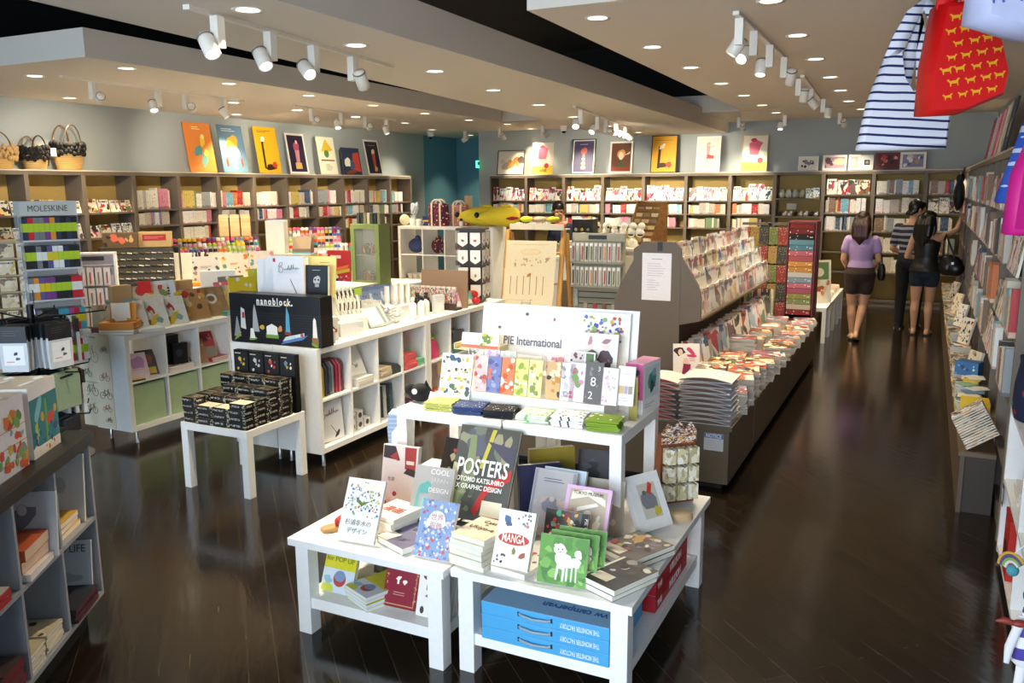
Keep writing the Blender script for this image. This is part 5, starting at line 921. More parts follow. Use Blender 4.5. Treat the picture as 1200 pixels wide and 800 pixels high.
def topbook(label, y, x, w, h, yaw, lean, c, cols, extra=(), name='picture_book'): book(label, w*1.22, h*1.22, .012, (x, y, AZ), yaw, lean, c, [('s', .05, .05, .95, .95, .1, 16, cols)]*(1 if cols else 0)+list(extra), name=name)
ms = [('b', .5, .62, .16, .1, '#c23a3a'), ('r', .45, .35, .55, .6, '#d9c9b8'), ('b', .5, .2, .4, .1, '#d9c23c'), ('b', .3, .2, .12, .12, '#c25a5a'), ('b', .7, .25, .12, .1, '#8aa8a0')]
for i in range(3): topbook(f'white card book with red toadstool and yellow base, {["first", "second", "third"][i]} along the shelf edge', 4.56+.19*i, AX-.09+.01*i, .2, .2, 72, 28, '#f0ece0', ['#efe6cf'], ms)
topbook('brown kraft book with white round window, farthest along the shelf edge', 5.42, AX-.1, .22, .22, 75, 26, '#a8825a', ['#b8905f'], [('e', .5, .6, .2, .18, '#efe8d8'), ('e', .5, .6, .12, .1, '#8a6a44')]); topbook('brown book with red striped vegetables, beside the kraft window book', 5.2, AX-.1, .22, .22, 75, 26, '#b88a54', ['#c2402e', '#d9a04a', '#6a4a2c', '#e9d0a0'])
topbook('cream book with seed and flower shapes standing on the left shelf', 4.85, AX-.22, .27, .27, 68, 18, '#e6dcc0', ['#c2504a', '#8a9a5a', '#d9b84a', '#e9e0c8']); topbook('white music book with piano keys standing on the left shelf', 5.0, AX-.2, .16, .29, 70, 16, '#ecebf0', [], [('r', .4, .1+.07*0, .75, .13, '#3a3a48')]+[('r', .4, .1+.07*i, .75, .13+.07*i, '#3a3a48') for i in range(11)])
topbook('sage green leaf-print book near the front of the left shelf', 4.6, AX-.26, .17, .2, 60, 20, '#9ab0a4', ['#d9e0d4', '#7a9488', '#e9ece4']); topbook('tan and cream card at the front of the left shelf', 4.45, AX-.28, .15, .18, 50, 24, '#e6d9bc', ['#d9a86a', '#f0e6d0'])
t = T('picture_frame_box', 'open orange box frame lying at the front corner of the left shelf', 'box', (-5.55, 4.47, AZ+.04), rad(30)); put('tray', MB().box(-.13, -.09, 0, .13, .09, .05), m('#e08a24', .5), t); put('open_lid', B(-.1, .05, .05, .1, .06, .2), m('#e39a34', .5), t, (0, 0, 0), (rad(-12), 0, 0)); picture(t, .14, .12, [('r', 0, 0, 1, 1, '#efe9da')], .03, ox=0, oz=.07)
stackof(2, 'yellow and white booklet under the orange box, {} of two', .26, .2, .018, (-5.55, 4.48, AZ), 28, '#d9b92c', g='yellow booklets', name='booklet'); stackof(2, 'pale blue booklet at the shelf corner, {} of two', .2, .26, .012, (-5.5, 4.66, AZ), 70, '#cfd9e6', g='pale blue booklets', name='booklet')
carton('low maroon box at the front edge of the left shelf', -5.68, 4.46, AZ, .2, .12, .04, m('#6a2a2a', .5), 20)
for i, (n_, c) in enumerate([('yellow', '#e0bf24'), ('golden', '#d9b01c'), ('grey blue', '#8f98b0'), ('pale grey', '#c4c6cc'), ('red', '#c02a44'), ('crimson', '#a8243c')]):
    S('binder', f'{n_} binder standing on the left shelf, {nth(i)} from the front', 'binder', B(-.08, -.017, 0, .08, .017, .24), m(c, .45), (-5.71, 5.12+.04*i, AZ), rad(-8), 'binders on the left shelf')
for i, (n_, c, x, y, w, h) in enumerate([('grey floral', '#d9d6d4', -5.62, 5.55, .22, .2), ('pink patterned', '#d96a8a', -5.66, 5.7, .14, .22), ('mustard and grey', '#8f8c84', -5.7, 5.85, .2, .25), ('yellow', '#e8cf2e', -5.45, 5.72, .2, .26), ('lime', '#d9e04a', -5.55, 6.02, .12, .3)]): topbook(f'{n_} book standing on the far part of the left shelf', y, x, w, h, 66, 14, c, [c, '#f0ece4', '#c24a5a' if i < 2 else c])
stackof(3, 'small teal booklet at the shelf edge by the black box, {}', .14, .16, .012, (-5.5, 5.55, AZ), 80, '#4f9a8a', g='teal booklets', name='booklet')
for i, y in enumerate((4.66, 5.3)): carton(f'kraft carton standing at the back of the left shelf, {["nearer", "farther"][i]} one', -5.76, y, AZ, .16, .06, .34-.02*i, KRAFT, 80, 'kraft cartons')
S('price_sign', 'small bright red card behind the cream seed book', 'sign', B(-.05, 0, 0, .05, .004, .1), m('#d8201c'), (-5.7, 4.85, AZ+.26), rad(55))
# ================================================================== near left shelf with the black top
LA = math.atan2(-.847, .532)                      # its front runs towards the shop window
LO = Vector((-3.3, 2.45, 0)); LD = Vector((math.cos(LA), math.sin(LA), 0)); LN = Vector((-LD.y, LD.x, 0))   # LN points out of its face
def lp(s, d, z=0.): p = LO+LD*s-LN*d; return (p.x, p.y, z)
RZ = math.atan2(LD.y, LD.x)+PI                      # local -y = out of the face when local x runs back towards the far end
GREY = m('#9da0a8', .55)
t = T('display_counter', 'grey shelf unit with a thick black top, nearest at the left', 'shelf unit', lp(2.6, 0), RZ)
Ls = 2.6; cw = .36
put('top', B(-.0, -.02, .845, Ls+.0, .42, .9), m('#1c1815', .35), t, bevel=.004)
put('back_panel', B(.0, .37, .14, Ls-.02, .39, .845), GREY, t); put('base_board', B(0, -.0, .125, Ls-.02, .37, .147), GREY, t); put('middle_shelf', B(0, 0, .49, Ls-.02, .37, .508), GREY, t)
put('plinth', B(0, .06, 0, Ls-.08, .36, .125), m('#0c0b0b', .6), t)
put('end_panel', B(Ls-.04, 0, .147, Ls-.02, .37, .845), GREY, t)
for i in range(1, 7): put('divider', B(Ls-.03-cw*i-.009, .002, .147, Ls-.03-cw*i+.009, .37, .845), GREY, t)
def lcell(i, row, off=0., d=.14): return lp(.05+cw*(i+.5)+off, d, .5085 if row else .1475)
FY = math.degrees(RZ)
book('white book with a pencil drawing in the first upper cell, near left shelf', .2, .3, .015, lcell(0, 1, -.12, .115), 32, 8, '#eceef2', [('e', .5, .55, .12, .12, '#c9ccd2'), ('l', .2, .85, .8, .9, 1, '#b0b4bc')])
stackof(3, 'yellow book lying flat, {} of the pile in the first upper cell', .2, .2, .022, lcell(0, 1, 0, .13), FY, '#d9a83c', edge='#efe9dc', g='yellow books')
book('white picture book with an ink portrait of a girl, near left shelf', .26, .26, .012, lcell(1, 1, -.12, .115), 32, 8, '#e9ebf0', [('e', .5, .72, .1, .1, '#c9c9cc'), ('b', .5, .6, .17, .22, '#8a8c94'), ('e', .5, .72, .07, .08, '#e6e0de'), ('b', .3, .4, .12, .06, '#4a4c54'), ('b', .1, .62, .08, .06, '#2c2c38')])
stackof(2, 'orange covered book, {} of two beneath the ink portrait', .22, .2, .045, lcell(1, 1, .0, .11)[:2]+(.5085+.03,), FY, '#d9683a', edge='#e6c8b0', g='orange books')
stackof(1, 'white book lying under the orange books, {}', .22, .22, .028, lcell(1, 1, .0, .11), FY, '#e9e4e0', edge='#efe9e6')
S('plush_toy', 'small black plush toy behind the orange books', 'toy', MB().ball((0, 0, .03), .03).ball((.01, 0, .06), .022), m('#17161a', .9), lcell(1, 1, .13, .1)[:2]+(.63,))
stackof(2, 'cream book with red spine lying flat, {} of two in the third upper cell', .22, .24, .026, lcell(2, 1, 0, .12), FY, '#e6dfd0', edge='#f0ece6', matl=None, g='red spined books', words=[('XXI', .05, 0, .1, '#a8301c')])
for i, z in enumerate((.0, .0265)):
    S('paper_band', f'red band around the {["lower", "upper"][i]} cream book in the third upper cell', 'band', B(-.112, -.123, .0, .112, -.1215, .022), m('#c0202c'), lcell(2, 1, 0, .12)[:2]+(.5105+z,), rad(FY), 'red paper bands')
book('white book with grey dog sketch and block title in the lower end cell', .25, .26, .012, lcell(0, 0, -.12, .14), 32, 8, '#e6e9f2', [('b', .4, .5, .16, .05, '#9aa0ac'), ('b', .6, .35, .25, .08, '#c2c6d0'), ('l', .1, .78, .55, .82, 1, '#8a8e98')], [("DOG'S LIFE", .05, 0, .21, '#4a4c58', {'width': .2})])
stackof(4, 'black red-edged book, {} of the pile below the dog sketch', .24, .2, .015, lcell(0, 0, 0, .09), FY, '#2c2c34', edge='#6a2430', g='dark books in the end cell')
for j in range(2): stackof(5, 'beige printed magazine, {} of the '+['far', 'near'][j]+' pile in the second lower cell', .145, .24, .014, lcell(1, 0, -.08+.165*j, .13), FY, '#c9bca0', edge='#e9e4d8', shp=[('s', .05, .05, .95, .95, .12, 14, ['#6a5f4c', '#d9d0bc', '#3a342c', '#e9e2d2'])], g='beige magazines', name='magazine')
for j in range(2): stackof(4, 'dark red book, {} of the '+['far', 'near'][j]+' pile in the third lower cell', .145, .24, .03, lcell(2, 0, -.08+.16*j, .12), FY, '#4a3a38', edge='#7a2430', shp=[('s', .05, .05, .95, .95, .12, 14, ['#8a7a6a', '#b8b0a0', '#2c2624', '#6a4a44'])], g='dark red books', name='art_book')
for j in range(2): stackof(4, 'grey printed book, {} of the '+['far', 'near'][j]+' pile in the fourth lower cell', .145, .24, .03, lcell(3, 0, -.08+.16*j, .12), FY, '#a8a294', shp=[('s', .05, .05, .95, .95, .12, 14, ['#6a6a5a', '#d8d4c8', '#8a8474'])], g='grey printed books', name='art_book')
# paper carrier bags on the black top
def gift_bag(label, s, d, w, h, dep, shp, bg, seed, z=.9):
    t = T('paper_bag', label, 'paper bag', lp(s, d, z+.0005), RZ)
    put('body', MB().box(-w/2, 0, 0, w/2, dep, h, faces=[0, 1, 0, 0, 0, 0]), [m(bg, .35), m('#e9dcc8', .6)], t)
    picture(t, w, h, shp, -.0008, seed=seed)
    for k in range(3):
        y = dep*(k+.5)/3
        put('rope_handle', MB().tube([(-.07, y, h), (-.07+.02, y-.04, h+.012), (0, y-.07, h+.016), (.05, y-.04, h+.012), (.07, y, h)], .004, 6), m('#efe8dc', .8), t)
gift_bag('paper carrier bag with a teal underwater picture on the black top', .31, .05, .25, .29, .34, [('r', 0, .82, 1, 1, '#efeaf0'), ('r', 0, .12, 1, .82, '#2f7f8a'), ('r', 0, 0, 1, .14, '#efe9e0'), ('b', .3, .65, .22, .08, '#7ac0d4'), ('p', [(.1, .15), (.2, .15), (.24, .5), (.14, .45)], '#c2c93a'), ('p', [(.5, .15), (.58, .15), (.6, .75), (.54, .75)], '#6fae4a'), ('b', .72, .45, .14, .1, '#d04a3a'), ('e', .42, .52, .06, .07, '#c9a23c'), ('e', .9, .55, .06, .06, '#c9a23c'), ('s', .1, .15, .9, .4, .05, 12, ['#1f5f86', '#2a4a8a', '#7ac0d4']), ('b', .2, .1, .2, .05, '#efe9e0'), ('s', .1, .02, .9, .1, .03, 8, ['#d9763a', '#e0c8a8'])], '#e9e2da', 21)
gift_bag('white paper carrier bag with rows of small fruit and bottle pictures', .66, .05, .36, .29, .34, [('r', 0, .84, 1, 1, '#edeaf2'), ('s', .02, .62, .98, .8, .055, 16, ['#e07a3a', '#6fae5a', '#c23a34', '#d9b83c', '#6a8a3a']), ('s', .02, .4, .98, .58, .05, 14, ['#e07a3a', '#d9502c', '#7ab0c4', '#c9a23c']), ('s', .02, .2, .98, .36, .05, 16, ['#6fae5a', '#d9b83c', '#d04a3a', '#8a9a8a']), ('s', .02, .02, .98, .16, .05, 14, ['#d9602e', '#8aae4a', '#e0a03c']), ('r', 0, .595, 1, .605, '#c98a6a'), ('r', 0, .375, 1, .385, '#c98a6a'), ('r', 0, .175, 1, .185, '#c98a6a')], '#efeaf0', 22)
gift_bag('white paper carrier bag with orange prints, nearest the picture edge', 1.03, .05, .34, .29, .34, [('r', 0, .84, 1, 1, '#edeaf2'), ('s', .02, .05, .98, .8, .06, 40, ['#e07a3a', '#6fae5a', '#c23a34', '#d9b83c'])], '#efeaf0', 23)
t = T('bag_purse', 'black leather purse on the far end of the black top', 'purse', lp(.12, .17, .9005), RZ+.3); put('body', MB().ball((0, 0, .04), (.1, .07, .045)), m('#0d0c0d', .3), t); put('strap', MB().tube([(-.1, -.05, .02), (0, -.1, .03), (.1, -.05, .02), (.12, .02, .03)], .01, 8), m('#111013', .3), t)
# ================================================================== hook stand with packets
HX, HY = -4.95, 3.35
t = T('hook_stand', 'black revolving hook stand hung with packets, beside the bicycle poster', 'display rack', (HX, HY, 0)); put('pole', MB().tube([(0, 0, .02), (0, 0, 1.26)], .022, 12), m('#15171c', .35, .6), t); put('base', MB().lathe([(.2, 0), (.2, .02), (.03, .035)], 24), m('#15171c', .4), t)
put('sign_loop', MB().tube([(-.03, 0, 1.2), (-.03, 0, 1.33), (.04, 0, 1.35), (.04, 0, 1.2)], .004, 6), STEEL, t); put('foot_bin', MB().lathe([(.13, .02), (.17, .3), (.165, .3), (.12, .03)], 20, (.15, -.02, 0)), m('#e6e6e4', .4), t)
hooks = []
for r_, z in enumerate((1.17, .83, .55)):
    for k in range(6):
        a = rad(-120+60*k+12*r_); L = .31 if (r_, k) != (0, 3) else .42
        put('hook', MB().tube([(.02*math.cos(a), .02*math.sin(a), z), (L*math.cos(a), L*math.sin(a), z+.02), (L*1.02*math.cos(a), L*1.02*math.sin(a), z+.045)], .005, 6), m('#17181c', .3, .5), t); hooks.append((r_, k, a, z))
bagM = MB().prism([(-.075, -.27), (.075, -.27), (.08, -.16), (.078, 0), (-.078, 0), (-.08, -.16)], -.01, .01, 'xz', 0).mesh('packet'); headM2 = B(-.079, -.0112, -.095, .079, .0112, .004).mesh('header_card'); inM = B(-.06, -.0115, -.23, .06, -.0105, -.11).mesh('paper_insert')
for r_, k, a, z in hooks:
    for j in range(3 if r_ < 2 else 2):
        if r_ == 1 and k in (0, 1, 2): continue
        d = .14+.05*j
        t = T('hanging_packet', f'clear packet with black header card, {nth(j)} out on the {nth(k)} hook of the {["upper", "middle", "lower"][r_]} ring', 'packet', (HX+d*math.cos(a), HY+d*math.sin(a), z-.013), a-PI/2+PI, 'packets on the hook stand')
        put('packet', bagM, m('#cfd4d8', .12), t); put('header_card', headM2, m('#26272b', .3), t); put('paper_insert', inM, m('#f0f1f4', .4), t)
        picture(t, .16, .08, [('l', .15, .3, .85, .8, 3, '#8a8c90')], -.0118, oz=-.08); picture(t, .1, .1, [('b', .6, .6, .12, .1, '#3a3a40'), ('b', .7, .3, .15, .08, '#5a5c64'), ('r', .05, .1, .5, .14, '#c2303a')], -.0124, oz=-.22)
for k in (0, 1, 2):
    a = rad(-120+60*k+12); t = T('green_bag', f'sage green bag with black handle slot, {nth(k)} on the middle ring of hooks', 'bag', (HX+.2*math.cos(a), HY+.2*math.sin(a), .85), a+PI/2, 'sage bags on the hook stand')
    put('body', MB().prism([(-.11, -.24), (.11, -.24), (.12, -.05), (.1, .0), (-.1, 0), (-.12, -.05)], -.012, .012, 'xz'), m('#8fa58c', .6), t, bevel=.004); put('handle_slot', MB().tube([(-.05, -.014, -.035), (0, -.014, -.03), (.05, -.014, -.028)], .007, 6), BLACK, t)
# ================================================================== notebook tower
NX, NY = -5.66, 4.02; NA = rad(64)
t = T('notebook_tower', 'clear tower of banded notebooks with a grey header sign', 'display tower', (NX, NY, 0), NA); put('header', B(-.18, -.13, 1.78, .18, .13, 1.88), m('#c9c9c2', .4), t); txt('MOLESKINE', .06, m('#55564f', .5), t, (-.005, -.1325, 1.81), width=.25)
put('post', MB().tube([(0, 0, .02), (0, 0, .72)], .03, 12), STEEL, t); put('base', MB().lathe([(.17, 0), (.17, .015), (.04, .03)], 24), m('#8a8c8e', .4), t)
for z in (.72, .95, 1.18, 1.40, 1.60): put('tray', B(-.18, -.14, z, .18, .14, z+.012), m('#cfd2d4', .1), t)
put('side_glass', MB().box(-.18, -.14, .72, -.176, .14, 1.78).box(.176, -.14, .72, .18, .14, 1.78), glass(tint='#e6eef0', alpha=.25), t); put('core', B(-.17, .03, .72, .17, .05, 1.78), m('#b9bcb8', .4), t)
NC = [('red', '#d0202c'), ('black', '#202124'), ('grey', '#7a7d80'), ('orange', '#e0902c'), ('purple', '#7a3f86'), ('navy', '#2c3550'), ('teal', '#3fa6b8'), ('magenta', '#b84a86'), ('white', '#e9e9e4'), ('violet', '#5a5596')]
rows = [[5, 0, 2, 2, 4, 3, 5, 1, 5, 1], [1, 1, 2, 1, 9, 8, 8, 5, 1, 1], [2, 3, 9, 4, 4, 1, 1, 1, 0, 0], [9, 2, 1, 1, 1, 6, 6, 7, 0, 6], [1, 1, 1, 1, 0, 0, 0, 0, 0, 8]]
nbM = B(-.0165, 0, 0, .0165, .14, .155).mesh('notebook'); bandM = B(-.0168, -.0006, .055, .0168, .1, .115).mesh('paper_band')
ca, sa = math.cos(NA), math.sin(NA)
for r_, z in enumerate((1.612, 1.412, 1.192, .962, .732)):
    for i, ci in enumerate(rows[r_]):
        lx, ly = -.155+.0344*i, -.125
        n_ = T('notebook', f'{NC[ci][0]} banded notebook, {nth(i)} from the left on the {["top", "second", "third", "fourth", "bottom"][r_]} tier of the tower', 'notebook', (NX+lx*ca-ly*sa, NY+lx*sa+ly*ca, z+.0005), NA, 'notebooks in the tower')
        put('cover', nbM, m(NC[ci][1], .4), n_); put('paper_band', bandM, m(['#b4d028', '#b4d028', '#e9e9e0', '#e0c81c'][(i//2+r_) % 4 if r_ > 0 else 0], .5), n_)
# slim white hanging-pen panel right of the tower
t = T('pen_hook_rack', 'white panel with rows of packed pens, right of the notebook tower', 'display rack', (-7.35, 5.55, -.16), rad(40)); put('panel', B(-.3, 0, .5, .3, .03, 1.5), m('#cfc6cc', .5), t); put('frame', MB().box(-.31, -.03, .5, -.29, .04, 1.52).box(.29, -.03, .5, .31, .04, 1.52).box(-.29, -.03, 1.5, .29, .04, 1.52), WHITE, t); put('stand', B(-.25, 0, .16, .25, .05, .5), WHITE, t); put('sign_strip', B(0., -.012, 1.44, .2, -.001, 1.48), m('#4a4244'), t)
for r_ in range(4):
    put('rail', B(-.29, -.025, 1.38-.2*r_, .29, -.005, 1.388-.2*r_), m('#5a5256'), t)
    for c_ in range(7):
        put('pen_packet', B(-.26+.075*c_, -.03, 1.2-.2*r_, -.2+.075*c_, -.018, 1.37-.2*r_), m('#e4dde0', .3), t); put('pen', MB().tube([(-.23+.075*c_, -.034, 1.22-.2*r_), (-.23+.075*c_, -.034, 1.33-.2*r_)], .006, 6), m(['#b83a4a', '#8a8a90', '#c23a44', '#c98a94'][(r_+c_) % 4], .4), t)
# kraft card rack at the left edge
t = T('card_rack', 'tiered rack of kraft cards at the far left, behind the hook stand', 'display rack', (-6.95, 4.45, 0), rad(52)); put('back', MB().prism([(.0, 0), (.4, 0), (.4, .4), (.08, 1.55), (.03, 1.55), (.0, .4)], -.42, .42, 'yz'), m('#b8a584', .7), t)
for r_ in range(8):
    z = .42+.14*r_; y = .02+.0*r_
    put('ledge', B(-.42, -.04+.0*r_, z-.01, .42, .02+.01*r_, z), m('#cbb78f', .7), t)
for r_ in range(2, 8):
    for c_ in range(6):
        lx = -.36+.145*c_; z = .4205+.14*r_; a_ = rad(52); ly = -.03
        S('greeting_card', f'kraft greeting card, {nth(c_)} across in row {["one", "two", "three", "four", "five", "six", "seven", "eight"][r_]} of the kraft rack', 'card', slab_mesh(.125, .115, .02), [art([['#dcc8a0', '#c9b48a', '#e6d6b4', '#8a6a48', '#d9c49c', '#5a4636'], ['#e2d2ac', '#d9c6a0', '#c9702e', '#efe4c8', '#d9b04a', '#4a3a2c']][(r_+c_) % 3 == 0], 2.6, .42), PAGES, KRAFT],
          (-6.95+lx*math.cos(a_)-ly*math.sin(a_), 4.45+lx*math.sin(a_)+ly*math.cos(a_), z+.002), Euler((rad(-3), 0, a_)), 'kraft cards')
# ================================================================== magazine island
GX0, GX1, GY0, GY1, GH = -2.80, -1.02, 5.27, 9.95, .44
ISL = m('#6f6352', .55)
for i, (a, b_) in enumerate([(GY0, 6.18), (6.2, 8.05), (8.07, GY1)]):
    t = T('magazine_plinth', f'taupe plinth unit of the magazine island, {["nearest, with a notice sticker", "middle one", "farthest one"][i]}', 'plinth', (0, 0, 0)); put('body', B(GX0+.02, a+.02*(i == 0), .05, GX1-.02, b_, GH-.03), ISL, t); put('top', B(GX0, a, GH-.03, GX1, b_, GH), ISL, t, bevel=.002); put('toe_kick', B(GX0+.07, a+.08, 0, GX1-.07, b_, .05), m('#141210'), t)
    if i == 0:
        put('corner_trim', B(GX1-.021, a+.018, .05, GX1-.018, a+.03, GH-.03), m('#3a332b'), t)
        q = put('notice_sticker', B(-1.2, GY0+.0185, .27, -1.075, GY0+.02, .385), m('#dcdfe6', .5), t); put('sticker_header', B(-1.199, GY0+.0178, .352, -1.076, GY0+.019, .384), m('#5a86c4', .5), t); txt('NOTICE', .034, m('#f0f2f6'), t, (-1.1375, GY0+.0172, .357), width=.1, bold=.001)
        picture(t, .115, .07, [('l', .08, .1, .92, .95, 4, '#9aa0ac')], GY0+.0182, ox=-1.1375, oz=.275)
# end panel with notice sheet: a rounded-shoulder centre panel with two wings
PY = 6.6; GE = 9.9; PX = -1.92
t = T('gondola_end', 'tall taupe end panel of the magazine island with a white notice', 'display end', (PX, PY, 0)); EP = m('#62584f', .6)
put('centre_panel', MB().prism([(-.2, GH), (.19, GH), (.19, 1.47), (.14, 1.52), (-.115, 1.52), (-.2, 1.46)], 0, .03, 'xz'), EP, t)
put('wing', MB().prism([(.19, .86), (.36, .9), (.36, 1.08), (.335, 1.18), (.19, 1.41)], .004, .034, 'xz'), EP, t); put('wing', MB().prism([(-.2, GH), (-.36, GH), (-.36, 1.03), (-.31, 1.17), (-.2, 1.37)], .004, .034, 'xz'), EP, t)
put('notice_sheet', B(-.125, -.003, 1.05, .115, -.0015, 1.43), m('#e2e2ea', .6), t); picture(t, .23, .38, [('l', .3, .86, .7, .89, 1, '#8a8a98'), ('l', .15, .5, .85, .8, 6, '#b4b4c0'), ('l', .15, .2, .6, .45, 5, '#b4b4c0')], -.0036, oz=1.05); put('bulldog_clip', B(-.0, -.006, 1.45, .04, .002, 1.52), BLACK, t)
# the tiers of upright magazines along the right side of the island
t = T('magazine_gondola', 'stepped taupe rack running behind the end panel', 'display rack', (0, 0, 0))
put('core', B(PX-.12, PY+.04, GH, PX+.05, GE, 1.4), EP, t)
TR = [(-1.575, .92), (-1.655, 1.05), (-1.735, 1.17), (-1.815, 1.29)]
for i, (x, z) in enumerate(TR): put('tier', B(x-.09, PY+.04, z-.02, x+.02, GE, z), m('#8a7a60', .55), t); put('clear_lip', B(x+.015, PY+.05, z, x+.02, GE-.02, z+.12), glass(tint='#eef2f0', alpha=.14), t)
MP = [['#efe4e6', '#e0b8c4', '#c98098', '#f4f0f0', '#bccad2', '#8a7078', '#b85a70'], ['#eeeae6', '#cfc8d4', '#a0b0c0', '#e0ccbc', '#b88a94', '#8a8490', '#8a4a54'], ['#e9e0d6', '#cfa08a', '#b9b0a8', '#f0ece6', '#94a0a8', '#84746a', '#b05a60'], ['#e6eaee', '#b4c4d0', '#e4d4cc', '#c4a0ac', '#f4f2f0', '#8f8488', '#5a6c90'], ['#ece4d4', '#d0b070', '#b86a60', '#f0eee8', '#90987f', '#6c6664', '#4a4644']]
MPN = ['pink', 'lilac-and-blue', 'tan', 'pale-blue', 'cream-and-yellow']
for i, (x, z) in enumerate(TR):
    n = 17
    for k in range(n):
        y = PY+.15+(GE-.1-PY-.15)*k/(n-1); p = RND.randrange(5); h = RND.choice([.2, .21, .22])
        S('magazine', f'{MPN[p]} magazine standing in the {["lowest", "second", "third", "top"][i]} tier of the island, {nth(k)} from its end panel', 'magazine', slab_mesh(.19, h, .01), [art(MP[p], 1.7, .4, p*7., .3), PAGES, m(MP[p][0])], (x-.0, y, z+.0025), Euler((rad(-8), 0, rad(88))), 'magazines in the upper tiers')
for k in range(20):
    y = PY+.1+.165*k; p = RND.randrange(5)
    S('fashion_magazine', f'{MPN[p]} magazine leaning below the tiers on the island, {nth(k)} from the end panel', 'magazine', slab_mesh(.21, .285, .014), [art(MP[p], 1.8, .35, p*5., .3), PAGES, m(MP[p][0])], (-1.60+.015*(k % 2), y, GH+.005), Euler((rad(-13), 0, rad(60))), 'magazines leaning below the tiers')
book('white magazine with a dark-haired woman and pink headline at the island end', .21, .285, .012, (-1.63, 6.5, GH), 25, 10, '#eceaea', [('b', .22, .78, .16, .15, '#2c2426'), ('e', .27, .76, .09, .09, '#e9cbb8'), ('b', .65, .8, .22, .05, '#d03a78'), ('b', .68, .66, .18, .04, '#d03a78'), ('p', [(.3, .05), (.6, .0), (.66, .42), (.4, .5)], '#8a2450'), ('p', [(.35, .45), (.6, .42), (.55, .6), (.4, .6)], '#e6c8b4'), ('l', .6, .5, .95, .6, 2, '#b03a68')], name='magazine', seed=3)
# stacks lying on the island
SPX = [['#d9c4c4', '#b8788a', '#8a4a5c', '#e0d8d4', '#6a7a8a', '#3a3034', '#a83a50'], ['#d0ccd0', '#8a94a8', '#5a6a80', '#c9b09a', '#8a5060', '#33323a', '#7a2a34'], ['#d4c4ae', '#b8704c', '#8a7a68', '#e0d8cc', '#5a6670', '#3c302a', '#b0382c'], ['#c9d4da', '#7a9ab0', '#b8a090', '#8a5a70', '#e0e2e0', '#46424a', '#2c4a7a'], ['#d8c8a4', '#b08a3c', '#9a3c30', '#e2ddd0', '#5f6a4c', '#34302e', '#7a2420']]
def magstack(label, x, y, n, w=.21, d=.28, t_=.008, rz=0., p=None, g='stacked magazines on the island', name='stacked_magazine', j=.006):
    p = RND.randrange(5) if p is None else p; z = GH+.0005
    for k in range(n):
        lab = label.replace('{}', ('topmost' if k == n-1 else 'bottom' if k == 0 else nth(k)+' up'))
        S(name, lab, 'magazine', flat_mesh(w, d, t_), [art(SPX[p], 3.6, 0., p*9., .35, True, 'xy'), m('#bdb8b1', .7), m(SPX[p][1])], (x+RND.uniform(-j, j), y+RND.uniform(-j, j), z), rad(rz+RND.uniform(-1.6, 1.6)), g); z += t_+.0006
def wavy(label, x, y, n, w, d, col, page, g):
    z = GH+.0005
    for k in range(n):
        b = MB(); N = 10
        for s0, s1, mi in ((0., .004, 1), (.004, .020, 0)):
            top = [(-w/2+w*i/N, s1*(.45+.55*math.sin(PI*i/N))+.001) for i in range(N+1)]; bot = [(-w/2+w*i/N, s0) for i in range(N+1)]
        b.prism([(-w/2, .004), (-w/2, .0), (w/2, .0), (w/2, .004)]+[(w/2-w*i/N, .008+.024*math.sin(PI*i/N)) for i in range(N+1)], -d/2, d/2, 'xz', 0)
        b.prism([(-w/2+.012, .006), (w/2-.012, .006)]+[(w/2-.012-(w-.024)*i/N, .009+.018*math.sin(PI*i/N)) for i in range(N+1)], -d/2-.002, -d/2+.002, 'xz', 1); b.M = Matrix()
        S('wrapped_magazine', label.replace('{}', 'topmost' if k == n-1 else 'bottom' if k == 0 else nth(k)+' up'), 'magazine', b, [m(col, .15), m(page, .5)], (x+RND.uniform(-.006, .006), y+RND.uniform(-.005, .005), z), rad(RND.uniform(-3, 3)), g); z += .0345
wavy('bulging wrapped magazine with silver cover, {} in the pile at the island corner', -1.205, 5.42, 9, .34, .27, '#e2e4e8', '#6e564c', 'wrapped magazines at the corner')
wavy('bulging wrapped magazine with red edge, {} in the pile beside the corner pile', -1.53, 5.42, 8, .28, .26, '#dccfca', '#a8404c', 'red edged wrapped magazines')
lst = [(-1.13, 5.72, 8, 1), (-1.13, 5.99, 10, 2), (-1.14, 6.26, 10, 2), (-1.14, 6.53, 9, 2), (-1.13, 6.8, 8, 4), (-1.12, 7.1, 8, 0), (-1.12, 7.4, 5, 3), (-1.13, 7.7, 6, 4), (-1.13, 8.02, 5, 2), (-1.13, 8.35, 5, 1), (-1.13, 8.7, 4, 2), (-1.13, 9.05, 4, 4), (-1.13, 9.4, 4, 0), (-1.14, 9.75, 3, 1)]
for i, (x, y, n, p) in enumerate(lst): magstack(f'{MPN[p]} magazine on the aisle edge of the island, {{}} in the {nth(i)} pile', x, y, n, .22, .245, .018, 12, p)
for i, (y, n, p) in enumerate([(5.75, 7, 2), (6.05, 9, 2), (6.35, 9, 2), (6.75, 7, 4), (7.15, 6, 2), (7.6, 10, 1), (8.05, 6, 2), (8.5, 6, 4), (9.0, 5, 2), (9.5, 5, 1)]): magstack(f'{MPN[p]} magazine in the inner row of the island, {{}} in the {nth(i)} pile', -1.40, y, n, .22, .26, .018, 6, p)
